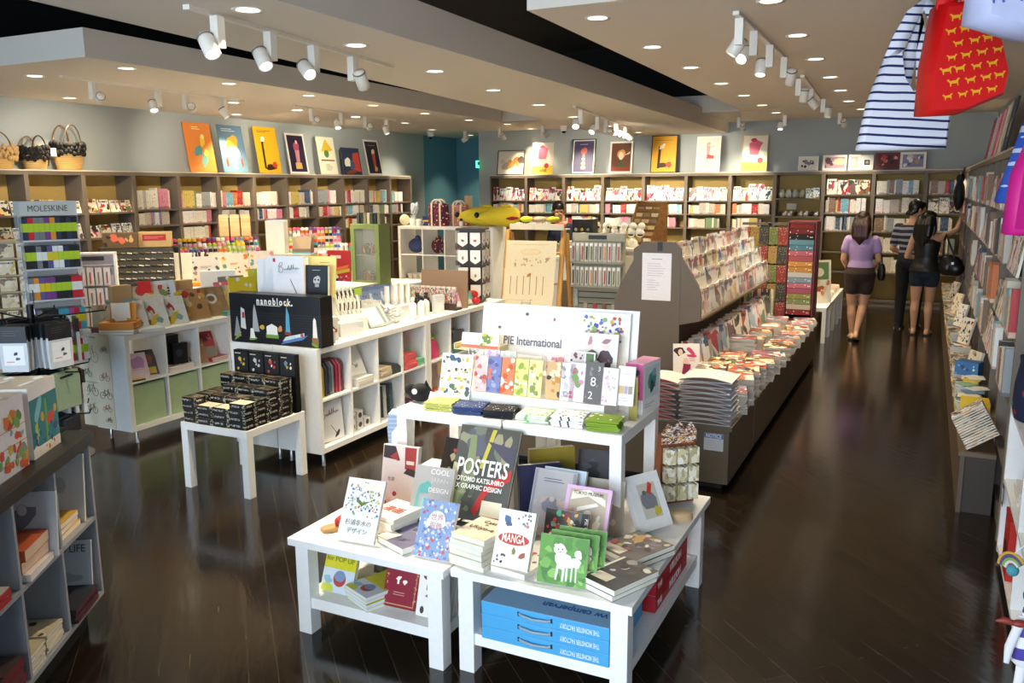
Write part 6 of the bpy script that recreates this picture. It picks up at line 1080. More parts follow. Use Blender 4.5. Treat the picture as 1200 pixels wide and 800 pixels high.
# ================================================================== wrapping paper tower and neighbours
t = T('paper_tower', 'tall dark red tower of gift paper sheets at the island end', 'display tower', (-1.285, 10.25, 0)); put('cabinet', MB().box(-.16, -.0, 0, -.145, .4, 1.55).box(.145, 0, 0, .16, .4, 1.55).box(-.145, .385, 0, .145, .4, 1.55).box(-.145, 0, 1.53, .145, .385, 1.55).box(-.145, .02, 0, .145, .385, .42), m('#6a1f24', .5), t)
TC = ['#7a2422', '#6a1c20', '#15141a', '#5a8494', '#4a7488', '#a85a6a', '#984a54', '#b8803c', '#b07a38', '#b4afa8', '#70899a', '#b06478', '#9a4a60', '#8a8448', '#7a8454', '#b8aa94', '#8a2430']
for i, c in enumerate(TC): S('gift_paper', f'sheet pack of gift paper, {nth(i)} from the top of the dark red tower', 'gift paper', MB().prism([(-.005, 0), (.34, .03), (.34, .036), (-.005, .058)], -.135, .135, 'yz'), dots(c, '#f0e6d8' if i % 3 else c, 30, .2, 'xz'), (-1.285, 10.26, 1.47-.0625*i), 0, 'gift paper packs')
t = T('gift_bag_rack', 'narrow rack of patterned gift bags on the left of the dark red tower', 'display rack', (-1.66, 10.25, 0)); put('post', B(-.02, .1, 0, .02, .14, 1.52), m('#2c2622'), t); put('top_bar', B(-.32, .1, 1.5, .2, .14, 1.53), m('#6a5a48'), t); put('foot', B(-.3, 0, 0, .2, .3, .02), m('#2c2622'), t)
for r_ in range(5):
    for c_ in range(5): S('gift_bag', f'patterned gift bag, {nth(c_)} across in row {["one", "two", "three", "four", "five"][r_]} left of the dark red tower', 'gift bag', MB().box(-.05, -.02, 0, .05, .02, .2), [dots('#8a3430', '#b89a84', 50, .3, 'xz'), dots('#9a8048', '#6a3a2c', 45, .3, 'xz'), dots('#3a3836', '#8a8478', 55, .3, 'xz'), dots('#66703f', '#a89c70', 48, .3, 'xz')][(r_*2+c_) % 4], (-1.92+.106*c_, 10.27, 1.28-.22*r_), rad(RND.uniform(-8, 8)), 'gift bags')
for i in range(12): S('paper_roll', f'long roll of wrapping paper standing between island and tower, {nth(i)} from the left', 'paper roll', MB().tube([(0, 0, 0), (0, .03, .78)], .018, 10), dots(['#2c3a2c', '#c9c4b4', '#6a8a6a', '#8a3a34', '#d9cfb8', '#3a4a5a'][i % 6], '#e9e2d2', 30, .22, 'xz'), (-1.9+.05*(i % 8), 10.02+.06*(i//8), 0), 0, 'wrapping paper rolls')
board('white and green picture board standing on the table right of the tower', (-1.18, 11.5, .4505), .34, .56, 5, 40, '#efe9da', [('r', .1, .55, .9, .95, '#6a8a5a'), ('e', .5, .72, .2, .1, '#e9e2c8'), ('s', .1, .1, .9, .5, .08, 16, ['#d98a6a', '#f0e4d0', '#b8603a', '#e9c8a8'])])
for i in range(6): magst = stackof(3, f'{["cream", "rose", "white", "tan", "pink", "beige"][i]} booklet on the white tables, {{}} in the {nth(i)} pile', .17, .22, .02, (-1.18+.0*i, 11.85+.28*i, .4505), 5, ['#e9dcc0', '#d9a0a0', '#efeae0', '#c9a87a', '#d9a8b0', '#d9ccb0'][i], g='booklets on the white tables', name='booklet')
# ================================================================== right hand ledge and its piles
for i in range(4):
    y0 = 5.54+2.34*i
    t = T('wall_ledge', f'low brown ledge along the right bookcase, {nth(i)} section from the front', 'ledge', (0, 0, 0)); put('front_panel', B(.28, y0, 0, .305, y0+2.335, .355), m('#5a4a3a', .5), t); put('ledge_top', B(.27, y0, .355, .468, y0+2.335, .38), m('#6a5a48', .5), t); put('body', B(.306, y0+.02, .0, .468, y0+2.33, .354), m('#3a3028', .6), t)
RM = [['#f2ead8', '#e0c04a', '#c9563a', '#f6f4ee', '#6a8a9a', '#3c382c', '#1e1c1e'], ['#efe9e2', '#c9c4bc', '#8a8278', '#f4f2ee', '#b8a890', '#4a443c', '#2c2a28'], ['#e9dcc4', '#b88a5a', '#f0e8d8', '#8a9a6a', '#d0a890', '#5a4636', '#3a2c22']]
RN = ['yellow-and-cream', 'white-and-grey', 'tan']
for i in range(25):
    y = 6.5+.34*i; p = i % 3
    n = [5, 7, 4, 8, 6][i % 5] if i < 13 else 3; z = .3805
    for k in range(n):
        th = .021
        S('ledge_magazine', f'{RN[p]} magazine on the right ledge, {"topmost" if k == n-1 else "bottom" if k == 0 else nth(k)+" up"} in the {nth(i)} pile', 'magazine', flat_mesh(.165, .28, th), [art(RM[p], 3., 0., p*9., .3, True, 'xy'), m('#d2ccc0', .7), m(RM[p][1])], (.355+RND.uniform(-.005, .005), y+RND.uniform(-.01, .01), z), rad(RND.uniform(-3, 3)), 'magazines piled on the right ledge'); z += th+.0005
    if i % 4 == 2 and i < 20: book(f'{RN[p]} book leaning upright over the {nth(i)} pile on the right ledge', .16, .24, .02, (.36, y+.02, z), -62, 14, RM[p][0], [('s', .05, .05, .95, .95, .07, 30, RM[p])], name='leaning_book', seed=i)
for i in range(14): S('magazine', f'grey-edged magazine fanned at the front end of the right ledge, {nth(i)} from front', 'magazine', flat_mesh(.2, .17, .008), [art(RM[i % 3], 4., .2, i*3., .35, True, 'xy'), m('#c9c2b6', .7), m('#8a8278')], (.395-.0062*i, 5.66+.018*i, .442+.0088*i), Euler((0, rad(-35), 0)), 'fanned magazines on the right ledge')
for i in range(6): book(f'yellow spined thin book in the row behind the fanned magazines, {nth(i)} from the front', .165, .2, .018, (.36, 6.0+.035*i, .3805), -6, 34, '#d9b83c', [('l', .1, .6, .9, .8, 2, '#8a6a2a')], g='yellow thin books on the right ledge', name='guide_book')
carton('blue printed carton on the right ledge behind the white tags', .36, 7.03, .56, .16, .12, .1, m('#3a6fa4', .5), -20, None, [('s', .05, .1, .95, .9, .06, 10, ['#7aa8cc', '#d9e2ea', '#2a4f7a'])]) 
for i, c in enumerate(['#efe6c8', '#6a8fb0', '#e9e4d4', '#8ab8a0', '#d9c04a', '#e9e6da']): S('paper_tag', f'{["cream", "blue", "white", "mint", "yellow", "ivory"][i]} shaped paper tag lying on the right ledge piles', 'paper tag', MB().prism([(-.07, -.05), (.05, -.06), (.08, 0), (.04, .06), (-.06, .05)], 0, .006, 'xy'), m(c), (.34+.03*(i % 3), 6.42+.09*i, .53+.008*i), rad(20*i))
# ================================================================== near right white shelf
t = T('cube_shelf', 'white open shelf unit at the right edge of the picture', 'shelf unit', (.46, 4.96, 0), -PI/2)
put('end_panel', B(0, 0, .03, .04, .36, .8), WHITE, t); put('end_panel', B(1.6, 0, .03, 1.64, .36, .8), WHITE, t); put('top_board', B(0, 0, .8, 1.64, .36, .83), WHITE, t); put('shelf_board', B(.04, 0, .42, 1.6, .36, .44), WHITE, t); put('base_board', B(.04, 0, .05, 1.6, .36, .075), WHITE, t); put('divider', B(.8, 0, .075, .82, .36, .8), WHITE, t); put('back_panel', B(.04, .34, .075, 1.6, .36, .8), WHITE, t)
carton('bright red box standing in the lower bay of the right edge shelf', .56, 4.55, .0755, .22, .2, .3, m('#c0241c', .45), -90, None, [('e', .5, .45, .25, .12, '#2a1c1a'), ('l', .2, .75, .8, .85, 1, '#f0d9d0')])
book('pale booklet in the lower bay of the right edge shelf', .2, .26, .01, (.55, 4.8, .0755), -90, 14, '#e9e4e4', [('s', .1, .1, .9, .6, .12, 8, ['#c24a4a', '#b9b4b4'])], name='booklet'); stackof(3, 'white folder in the right edge shelf, {} of three', .24, .3, .02, (.64, 4.6, .4405), 90, '#dfdcd8', g='white folders right', name='folder')
t = T('shelf_sign', 'small black framed price label on the end of the right edge shelf', 'sign', (.4598, 4.9, .3)); put('frame', B(-.002, -.03, 0, 0, .03, .11), m('#16171b'), t); put('paper_slip', B(-.003, -.018, .02, -.002, .018, .09), m('#cfd2d6'), t)
# striped dolls hanging low in front
t = T('rag_doll', 'blue and white striped rag doll hanging low at the right edge', 'doll', (.41, 3.05, .6), rad(20)); t.scale = (.72, .72, .72); put('body', MB().loft([[(r_*math.cos(2*PI*k/16), r_*.6*math.sin(2*PI*k/16), z) for k in range(16)] for r_, z in ((.05, -.02), (.062, -.1), (.07, -.2), (.08, -.28), (.05, -.31))]), stripes('#e6e6ea', '#4a3f9a', 9, 'z', .5), t); put('head', MB().ball((0, 0, .04), (.055, .05, .055)), m('#4a4298', .9), t); put('hood_patch', MB().ball((0, -.012, .045), (.04, .045, .045)), m('#e9e9ee', .9), t)
for s in (-1, 1): put('arm', MB().tube([(s*.05, 0, -.06), (s*.11, -.03, -.2), (s*.12, -.04, -.27)], [.022, .02, .012]), m('#dcdce2', .9), t); put('leg', MB().tube([(s*.03, 0, -.3), (s*.05, -.02, -.4), (s*.055, -.02, -.46)], [.025, .02, .022]), m('#5a54a8' if s > 0 else '#e2e2e6', .9), t)
S('toy_string', 'white cord holding the striped rag doll', 'cord', MB().tube([(.41, 3.05, .66), (.43, 3.2, .74), (.46, 3.34, .79)], .004, 6), m('#e6e6ea', .8))
t = T('rainbow_toy', 'small rainbow and teal cloth toy above the striped doll', 'toy', (.385, 3.5, .52), rad(-50)); t.scale = (.55, .55, .55)
for r_, c in ((.12, '#c9a23c'), (.1, '#5a4a8a'), (.08, '#8aa84a'), (.06, '#d9d9de')): put('arc', MB().tube([(-r_*math.cos(PI*i/10*.75), 0, r_*math.sin(PI*i/10*.75)) for i in range(11)], .011, 8), m(c, .9), t)
put('hanging_loop', MB().tube([(0, 0, .12), (.05, .02, .2), (.13, .05, .28)], .006, 6), m('#d9d9de', .9), t); put('tail', MB().ball((.0, 0, -.0), .04), m('#4a9aa8', .9), t)
S('wooden_bird', 'small red and green wooden toy with a beak, left of the striped doll', 'toy', MB().tube([(-.05, 0, .02), (-.025, 0, .026), (0, 0, .02)], [.003, .012, .01]).ball((.02, 0, .02), (.026, .014, .012)), [m('#8a2f24', .5)], (.345, 2.99, .53), rad(10))
# ================================================================== hanging carrier bags over the aisle
def hang_bag(label, loc, yaw, roll, outline, handle, mat, dep, extra=None, cord=3.9):
    t = T('hanging_bag', label, 'bag', loc, 0, None, Euler((0, rad(roll), rad(yaw))))
    n = len(outline); b = MB()
    # gusseted body: the two faces bow outwards and meet at the seams
    cx = sum(p[0] for p in outline)/n; cz = sum(p[1] for p in outline)/n
    rings = []
    for q, y in ((1., 0.), (.97, -dep*.7), (.9, -dep)): rings.append([(cx+(x-cx)*q, y, cz+(z-cz)*q) for x, z in outline])
    back = [[(x, -y, z) for x, y, z in r_] for r_ in rings]
    b.loft([back[2], back[1], rings[0], rings[1], rings[2]])
    put('body', b, mat, t)
    for hn in handle:
        s = MB(); pts = [Vector((x, y, z)) for x, y, z, w_ in hn]; L = []
        for i, (x, y, z, w_) in enumerate(hn):
            d = (pts[min(i+1, len(pts)-1)]-pts[max(i-1, 0)]).normalized(); side = Vector((d.z, 0, -d.x)).normalized()
            p = pts[i]; L.append([tuple(p+side*w_/2+Vector((0, .006, 0))), tuple(p+side*w_/2-Vector((0, .006, 0))), tuple(p-side*w_/2-Vector((0, .006, 0))), tuple(p-side*w_/2+Vector((0, .006, 0)))])
        s.loft(L); put('handle', s, mat, t)
    top = max(p[2] for h in handle for p in h)
    put('cord', MB().tube([(handle[0][len(handle[0])//2][0], 0, top-.02), (handle[0][len(handle[0])//2][0], 0, top+.4)], .003, 6), m('#d9d9d6'), t)
    if extra: extra(t)
    return t
hang_bag('navy and white striped carrier bag hanging over the aisle', (-.13, 4.42, 2.1), 22, 3, [(-.21, 0), (.19, .02), (.19, .24), (.17, .4), (.1, .42), (.06, .3), (0, .27), (-.05, .34), (-.08, .46), (-.13, .42), (-.185, .22)],
    [[(-.105, -.01, .4, .07), (-.075, -.01, .5, .068), (-.03, -.005, .61, .06), (.02, 0, .66, .055), (.07, -.005, .6, .06), (.11, -.01, .5, .065), (.135, -.01, .38, .07)], [(-.02, .03, .26, .06), (-.01, .03, .44, .055), (.015, .0, .6, .05), (.04, .02, .46, .055), (.07, .03, .3, .06)]], stripes('#e4e4ee', '#20205a', 26, 'z', .27), .045)
CAT = [('p', [(-.05, 0), (-.042, 0), (-.038, .022), (.015, .025), (.018, 0), (.028, 0), (.03, .03), (.042, .05), (.055, .052), (.05, .07), (.044, .064), (.036, .07), (.03, .05), (-.03, .052), (-.055, .07), (-.07, .06), (-.055, .055), (-.047, .03)])]
def inpoly(x, z, o):
    c = False
    for (x1, z1), (x2, z2) in zip(o, o[1:]+o[:1]):
        if (z1 > z) != (z2 > z) and x < (x2-x1)*(z-z1)/(z2-z1)+x1: c = not c
    return c
RO = [(-.2, -.03), (-.03, -.05), (.17, .0), (.2, .1), (.17, .3), (.1, .46), (-.08, .47), (-.16, .2)]
def printed(t, o, shape, y, sx, sz, s0, name, mat, seed):
    b = MB(); r = random.Random(seed); cx = sum(p[0] for p in o)/len(o); cz = sum(p[1] for p in o)/len(o); q = [(cx+(x-cx)*.92, cz+(z-cz)*.92) for x, z in o]
    for i in range(-6, 8):
        for j in range(-6, 7):
            x0, z0, s = j*sx+(sx/2 if i % 2 else 0)+r.uniform(-.006, .006), i*sz+.2, s0*r.uniform(.85, 1.1); f_ = r.choice((-1, 1))
            ps = [(x0+px*s*f_, z0+pz*s) for px, pz in shape]
            if all(inpoly(x, z, q) for x, z in ps): b.add([(x, y, z) for x, z in ps], [list(range(len(ps)))])
    put(name, b, mat, t)
def cats(t): printed(t, RO, CAT[0][1], -.1012, .072, .058, .46, 'printed_cats', m('#e2a516', .6), 3)
hang_bag('red carrier bag printed with yellow cats, hanging above the aisle', (.075, 3.5, 2.235), 24, -9, RO,
    [[(-.04, -.02, .44, .1), (-.02, -.01, .58, .08), (.02, 0, .66, .075), (.06, -.01, .58, .08), (.08, -.02, .42, .1)]], m('#cf0d0d', .45), .1, cats).scale = (.74, .74, .74)
EO = [(-.26, .04), (-.1, -.02), (.2, 0), (.24, .2), (.18, .42), (-.16, .42), (-.24, .2)]
def blobs(t): printed(t, EO, [(-.03, 0), (-.02, 0), (-.018, .015), (.012, .015), (.015, 0), (.026, 0), (.03, .04), (.02, .055), (-.025, .05), (-.034, .03)], -.0762, .07, .06, .6, 'printed_elephants', m('#5a56a8', .6), 6)
hang_bag('pale bag with lavender elephant print at the top right corner', (.3, 3.0, 2.385), 26, -4, EO, [[(-.1, 0, .4, .1), (-.05, 0, .55, .08), (0, 0, .6, .08), (.05, 0, .55, .08), (.1, 0, .4, .1)]], m('#b9bedd', .6), .075, blobs)
hang_bag('blue and white dotted cloth bag hanging before the right bookcase', (.3, 3.62, 1.87), 40, 8, [(-.1, 0), (.08, .02), (.1, .25), (.05, .42), (-.02, .42), (-.06, .2)], [[(-.03, 0, .4, .05), (0, 0, .5, .04), (.03, 0, .4, .05)]], dots('#2a54b4', '#c2cfe8', 34, .36, 'xz'), .03)
hang_bag('plain magenta cloth bag hanging at the right edge', (.3, 3.32, 1.78), 35, 4, [(-.08, 0), (.12, 0), (.12, .3), (.05, .42), (-.03, .34), (-.08, .2)], [[(-.0, 0, .38, .05), (.02, 0, .5, .04), (.05, 0, .38, .05)]], m('#c8107c', .6), .03)
t = T('floral_bag', 'navy cloth bag with red flowers on the right edge shelf', 'bag', (.53, 4.62, .831), rad(-60)); put('body', MB().loft([[(q*.13*math.cos(2*PI*k/16), q*.08*math.sin(2*PI*k/16), z) for k in range(16)] for q, z in ((.85, 0), (1., .06), (.95, .18), (.8, .28), (.84, .31))]), dots('#141c3c', '#b01c34', 16, .3, 'xz', '#3a9a6a'), t); put('handle', MB().tube([(-.06, -.02, .3), (-.05, -.02, .4), (.05, -.02, .4), (.06, -.02, .3)], .01), m('#141c3c', .8), t)
S('green_box', 'small olive box under the floral bag on the right edge shelf', 'box', MB().box(-.07, -.06, 0, .07, .06, .09), m('#6a7a3a', .6), (.56, 4.86, .831), rad(10))
# ================================================================== middle of the shop: counters, pen racks, cabinet
def counter(label, x0, y0, x1, y1, h, mat=WHITE, g=None):
    t = T('display_counter', label, 'counter', (x0, y0, 0), 0, g); put('body', B(.03, .03, .08, x1-x0-.03, y1-y0-.03, h-.03), mat, t); put('top', B(0, 0, h-.03, x1-x0, y1-y0, h), mat, t, bevel=.002); put('toe_kick', B(.08, .08, 0, x1-x0-.08, y1-y0-.08, .08), BLACK, t); return t
counter('white counter under the black pen display, behind the left cube shelf', -8.15, 5.85, -6.5, 7.75, .92, g=None)
counter('white counter behind the pen racks, near the green cabinet', -8.05, 8.5, -5.75, 9.35, .78)
counter('white cash counter in front of the shop assistant', -5.6, 10.3, -3.2, 10.9, 1.05)
counter('white counter under the plush toys, behind the packed pen rack', -3.7, 9.0, -2.86, 9.9, 1.28)
PENC = [('red', '#c2202c'), ('pink', '#d9608a'), ('orange', '#e0702c'), ('yellow', '#e0c02c'), ('lime', '#9ab83c'), ('teal', '#3a9aa0'), ('blue', '#3a5aa8'), ('purple', '#6a3a86'), ('black', '#1c1c20'), ('white', '#e9e6e2'), ('grey', '#8a8a90'), ('rose', '#c98a9a')]
penM = MB().tube([(0, 0, 0), (0, 0, .06)], .022, 8).mesh('marker'); pcapM = MB().tube([(0, 0, .06), (0, 0, .09), (0, 0, .098)], [.024, .024, .016], 8).mesh('cap')
def pen_rack(label, where, loc, yaw, w, tiers, per, step=.11, rise=.1, lead=0, solid=None):
    t = T('pen_rack', label, 'display rack', loc, rad(yaw)); prof = [(0, 0)]
    for i in range(tiers): prof += [(step*i, .06+rise*i), (step*(i+1), .06+rise*i)]
    prof += [(step*tiers, 0)]
    put('stepped_body', MB().prism([(a, b) for a, b in prof], -w/2, w/2, 'yz'), m('#d9d6d0', .4), t)
    for i in (0, tiers): put('clear_divider', MB().prism([(-.01, 0), (step*tiers, 0), (step*tiers, rise*tiers+.08), (-.01, .1)], -w/2+w*i/tiers+(.012 if i else -.014), -w/2+w*i/tiers+(.014 if i else -.012), 'yz'), glass(tint='#e9eef0', alpha=.12), t)
    c, s = math.cos(rad(yaw)), math.sin(rad(yaw)); ci = 0
    for i in range(tiers):
        for k in range(per):
            if k % 2 == 0: ci = RND.randrange(12)
            lx, ly = -w/2+w*(k+.5)/per, step*(i+.5)
            o = T('marker_pen', f'{PENC[ci][0]} marker, {nth(k)} across on the {nth(i)} step of the {where}', 'pen', (loc[0]+lx*c-ly*s, loc[1]+lx*s+ly*c, loc[2]+.0625+rise*i), 0, 'marker pens in the '+where, Euler((0, rad(RND.uniform(-2, 2)), rad(yaw))))
            put('barrel', penM, m(PENC[(ci+5) % 12][1] if RND.random() < .4 else '#dcdad6', .4), o); put('cap', pcapM, m(PENC[ci][1], .4), o)
pen_rack('stepped rack of coloured markers behind the three white calendars', 'rack behind the calendars', (-7.45, 7.35, .9205), 52, 1.15, 6, 21, .075, .06)
pen_rack('stepped rack of red and dark markers left of the green cabinet', 'rack beside the green cabinet', (-7.35, 8.95, .9), 40, .85, 6, 16, .075, .075)
S('rack_plinth', 'white plinth under the rack of red and dark markers', 'plinth', B(-.5, -.02, 0, .5, .52, .118), WHITE, (-7.35, 8.95, .7805), rad(40))
pen_rack('stepped rack of bright markers just left of the green cabinet', 'small rack at the green cabinet', (-6.72, 9.0, .7805), 25, .4, 4, 7, .075, .1)
t = T('pen_display', 'black tiered display of pens with silver clips behind the left cube shelf', 'pen display', (-7.35, 6.15, .9205), rad(42)); put('body', MB().prism([(0, 0), (.36, 0), (.36, .42), (.28, .42), (0, .08)], -.36, .36, 'yz'), m('#0c0b0d', .8), t)
for r_ in range(5):
    for c_ in range(12): put('pen', MB().tube([(-.33+.06*c_, .02+.055*r_, .13+.062*r_), (-.285+.06*c_, .01+.055*r_, .125+.062*r_)], .007, 6), m(['#c9c9cc', '#8a867e', '#3a3a3c', '#7a6a46'][(r_*3+c_) % 4], .3, .3), t)
for i, (px, py) in enumerate([(-7.75, 6.35), (-7.55, 6.62)]): carton(['kraft counter box of slim books with dark front', 'kraft carton with a red label'][i]+' on top of the black pen display', px, py, 1.345, .34, .16, .16, [m('#6a5236', .7), KRAFT][i], 42, None, [('r', .15, .45, .85, .85, '#b0282c'), ('l', .2, .55, .8, .75, 2, '#f0e0d8')] if i else [('s', .05, .2, .95, .9, .08, 12, ['#2c2420', '#c9a06a', '#d96a4a'])])
S('pen_plinth', 'black box under the kraft cartons', 'plinth', B(-.4, -.1, 0, .4, .1, .424), BLACK, (-7.68, 6.52, .9205), rad(42))
for i, c in enumerate(['#e6e2d4', '#dcd6c4', '#e9e4d8']): S('diary', f'cream diary standing behind the pen cup, {nth(i)} from the left', 'diary', B(-.055, -.025, 0, .055, .025, .36), m(c), (-7.3+.1*i, 6.62+.09*i, .9205), rad(42))
t = T('pen_cup', 'dark mesh cup with brushes and dark pens', 'cup', (-6.93, 6.66, .9205)); put('cup', MB().lathe([(.05, 0), (.055, .2), (.05, .2), (.045, .01), (0, .01)], 18), m('#2c2828', .4), t)
for i in range(9): put('brush', MB().tube([(.02*math.cos(i), .02*math.sin(i), .02), (.06*math.cos(i*1.3), .05*math.sin(i*1.3), .36+.02*(i % 3))], .009, 6), m(['#2a2426', '#5a1f2a', '#8a8078', '#3a2c2c'][i % 4]), t)
for i, (x, y, w_, h_) in enumerate([(-6.95, 6.85, .2, .3), (-7.05, 7.05, .24, .34)]): board(f'cream framed card standing behind the piano book, {["front", "rear"][i]} one', (x, y, .9205), w_, h_, 8, 48, '#e2dac6', [('r', .1, .08, .9, .9, '#ece6d6')], name='framed_card', cat='framed card')
S('orange_tray', 'flat orange and yellow tray before the cream cards', 'tray', MB().box(-.15, -.1, 0, .15, .1, .035), m('#e08a1c', .5), (-6.72, 6.3, .99), rad(40)); S('white_stand', 'white open stand under the orange tray', 'stand', B(-.15, -.1, 0, .15, .1, .068), WHITE, (-6.72, 6.3, .9205), rad(40))
for i, (c, cs) in enumerate([('#d9d8d6', ['#5a5c66', '#8a8a92', '#3a3c44']), ('#e0d8ca', ['#e07a3a', '#d9b84a', '#6a9a8a', '#c24a4a']), ('#dfd4d0', ['#d9604a', '#e0b83c', '#6aa0b8', '#d98ab0'])]):
    board(f'white calendar with {["grey stars", "orange and teal dots", "rainbow dots"][i]} border, in a row of three', (-6.70-.0*i, 6.50+.42*i, .9205), .28, .35, 8, 55, c, [('s', .05, .05, .95, .22, .075, 14, cs), ('s', .05, .2, .12, .95, .06, 9, cs), ('s', .88, .2, .95, .95, .06, 9, cs), ('s', .35, .4, .65, .6, .035, 5, cs), ('l', .3, .64, .7, .72, 2, cs[0])], name='calendar', cat='calendar', seed=i)
S('white_notebook', 'white lined pad standing before the star calendar', 'pad', MB().box(-.17, -.01, 0, .17, .02, .22), m('#dfe0e6', .6), (-6.4, 6.35, .93), rad(40))
for i in range(2): board(f'dark green album standing by the white box, {["left", "right"][i]} half', (-6.05+.2*i, 6.95+.1*i, .9), .22, .2, 10, 40, '#2c5232', name='album', cat='album')
counter('white low counter beside the middle counter with green albums and open cards', -6.35, 6.5, -5.75, 8.2, .86)
for i in range(6): board(f'white greeting card propped on the low counter, {nth(i)} from the front', (-6.0+.02*(i % 3), 6.62+.09*i, .8605), .16, .2-.02*(i % 2), 24, 50, '#efece0', [('r', .15, .15, .85, .85, '#e2dcc0')], name='greeting_card', cat='card', seed=i)
for i, c in enumerate(['#d9c04a', '#e9d84a', '#5fa8b4', '#8a2a4a']): board(f'{["mustard", "yellow", "colour checked", "wine"][i]} card beside the white greeting cards', (-6.22+.03*i, 6.52+.06*i, .8605), .16, .2, 20, 52, c, [('s', .1, .1, .9, .9, .2, 8, ['#d9604a', '#6ab0b8', '#e9d84a'])] if i == 2 else [], name='greeting_card', cat='card')
t = T('desk_organiser', 'brown wooden organiser with three slots above the marker rack', 'organiser', (-8.4, 8.7, 1.2205), rad(45)); WD = wood('#6f4a2c', '#8f6a42')
put('body', MB().box(-.22, -.1, 0, .22, .1, .02).box(-.22, .08, 0, .22, .1, .36).box(-.22, -.1, 0, -.2, .08, .3), WD, t)
for i in range(3): put('slot', MB().prism([(-.1, .0), (.08, .0), (.08, .38), (.04, .4), (-.1, .12)], -.2+.14*i, -.08+.14*i, 'yz'), wood('#a8875a', '#c9a878'), t)
S('organiser_stand', 'white cabinet under the wooden organiser', 'cabinet', B(-.22, -.12, 0, .22, .12, 1.22), WHITE, (-8.4, 8.72, 0), rad(45))
S('white_pillar', 'tall plain white display box on the drawer unit', 'box', B(-.11, -.11, 0, .11, .11, .40), m('#eae7de', .45), (-7.1, 8.05, 1.18), rad(28))
t = T('drawer_unit', 'pale grey drawer unit under the tall white box', 'drawer unit', (-6.95, 8.12, 0), rad(28)); put('body', B(-.26, -.15, 0, .26, .15, 1.18), m('#b4b4ac', .5), t)
for i in range(4):
    for j in range(2): put('drawer', B(-.245+.25*j, -.156, .3+.21*i, -.005+.25*j, -.15, .49+.21*i), m('#a2a39c', .5), t); put('handle', B(-.16+.25*j, -.17, .41+.21*i, -.09+.25*j, -.156, .42+.21*i), STEEL, t)
t = T('file_box', 'brown card file box beside the tall white box', 'box', (-6.85, 8.2, 1.1805), rad(28)); put('body', MB().prism([(-.1, 0), (.12, 0), (.12, .18), (.0, .2), (-.1, .06)], -.1, .12, 'yz'), m('#8a7660', .7), t); put('teal_edge', B(-.1, -.104, 0, .12, -.1, .02), m('#6ab4c4'), t)
t = T('booklet_rack', 'red poster panel above rows of small cards, left of the green cabinet', 'display rack', (-6.55, 8.52, .7805), rad(12)); put('panel', B(-.15, 0, 0, .15, .03, .42), m('#b8242c', .5), t); picture(t, .28, .4, [('r', .1, .8, .6, .9, '#f0d0c8'), ('p', [(0, .35), (.9, .5), (1, .62), (0, .45)], '#d96a3a'), ('p', [(0, .25), (1, .4), (1, .5), (0, .35)], '#c9b83c'), ('s', .05, 0, .95, .25, .07, 18, ['#e9e0d8', '#c24a5a', '#8a9ab8', '#2a2a2e'])], -.0008)
# green metal display cabinet
GC = m('#8a9d5c', .4)
t = T('green_cabinet', 'green framed glass display cabinet on the counter', 'cabinet', (-6.36, 8.52, .7805), 0); w_, d_, h_ = .42, .24, .75; f_ = .06
put('frame', MB().box(0, 0, 0, f_, .03, h_).box(w_-f_, 0, 0, w_, .03, h_).box(f_, 0, h_-f_, w_-f_, .03, h_).box(f_, 0, 0, w_-f_, .03, f_).box(w_-.03, .03, 0, w_, d_, h_).box(0, .03, 0, .02, d_, h_).box(.02, .03, h_-.02, w_-.03, d_, h_).box(.02, .03, 0, w_-.03, d_, .03), GC, t, bevel=.002)
put('back', B(.02, d_-.01, .03, w_-.03, d_, h_-.02), m('#c9c4b4'), t); put('glass_door', B(f_, .01, f_, w_-f_, .014, h_-f_), glass(), t); put('shelf', B(.02, .03, .36, w_-.03, d_-.01, .37), m('#8a9a6a', .4), t); put('lock', MB().lathe([(.008, 0), (.008, .006), (0, .006)], 10).mesh('lock'), STEEL, t, (w_-.03, -.0, .4), (PI/2, 0, 0))
for i in range(9): S('matryoshka', f'small red and orange wooden doll in the green cabinet, {nth(i % 5)} on the {["lower", "upper"][i//5]} shelf', 'doll', MB().ball((0, 0, .05), (.03, .03, .05)).ball((0, 0, .115), .024), dots(['#a8402c', '#c9762c', '#5a6a3a', '#8a2a2a'][i % 4], '#e9c88a', 50, .3, 'xz'), (-6.26+.062*(i % 5), 8.65, .8115+.34*(i//5)), 0, 'painted dolls in the cabinet')
for i in range(7): S('slim_box', f'slim dark box standing on the green cabinet, {nth(i)} from the left', 'box', B(-.018, -.06, 0, .018, .06, .13), m(['#4a4a3e', '#2c3440', '#8a8468', '#c9c2a8'][i % 4]), (-6.28+.05*i, 8.64, 1.531), RND.uniform(-.1, .1), 'slim boxes on the cabinet')
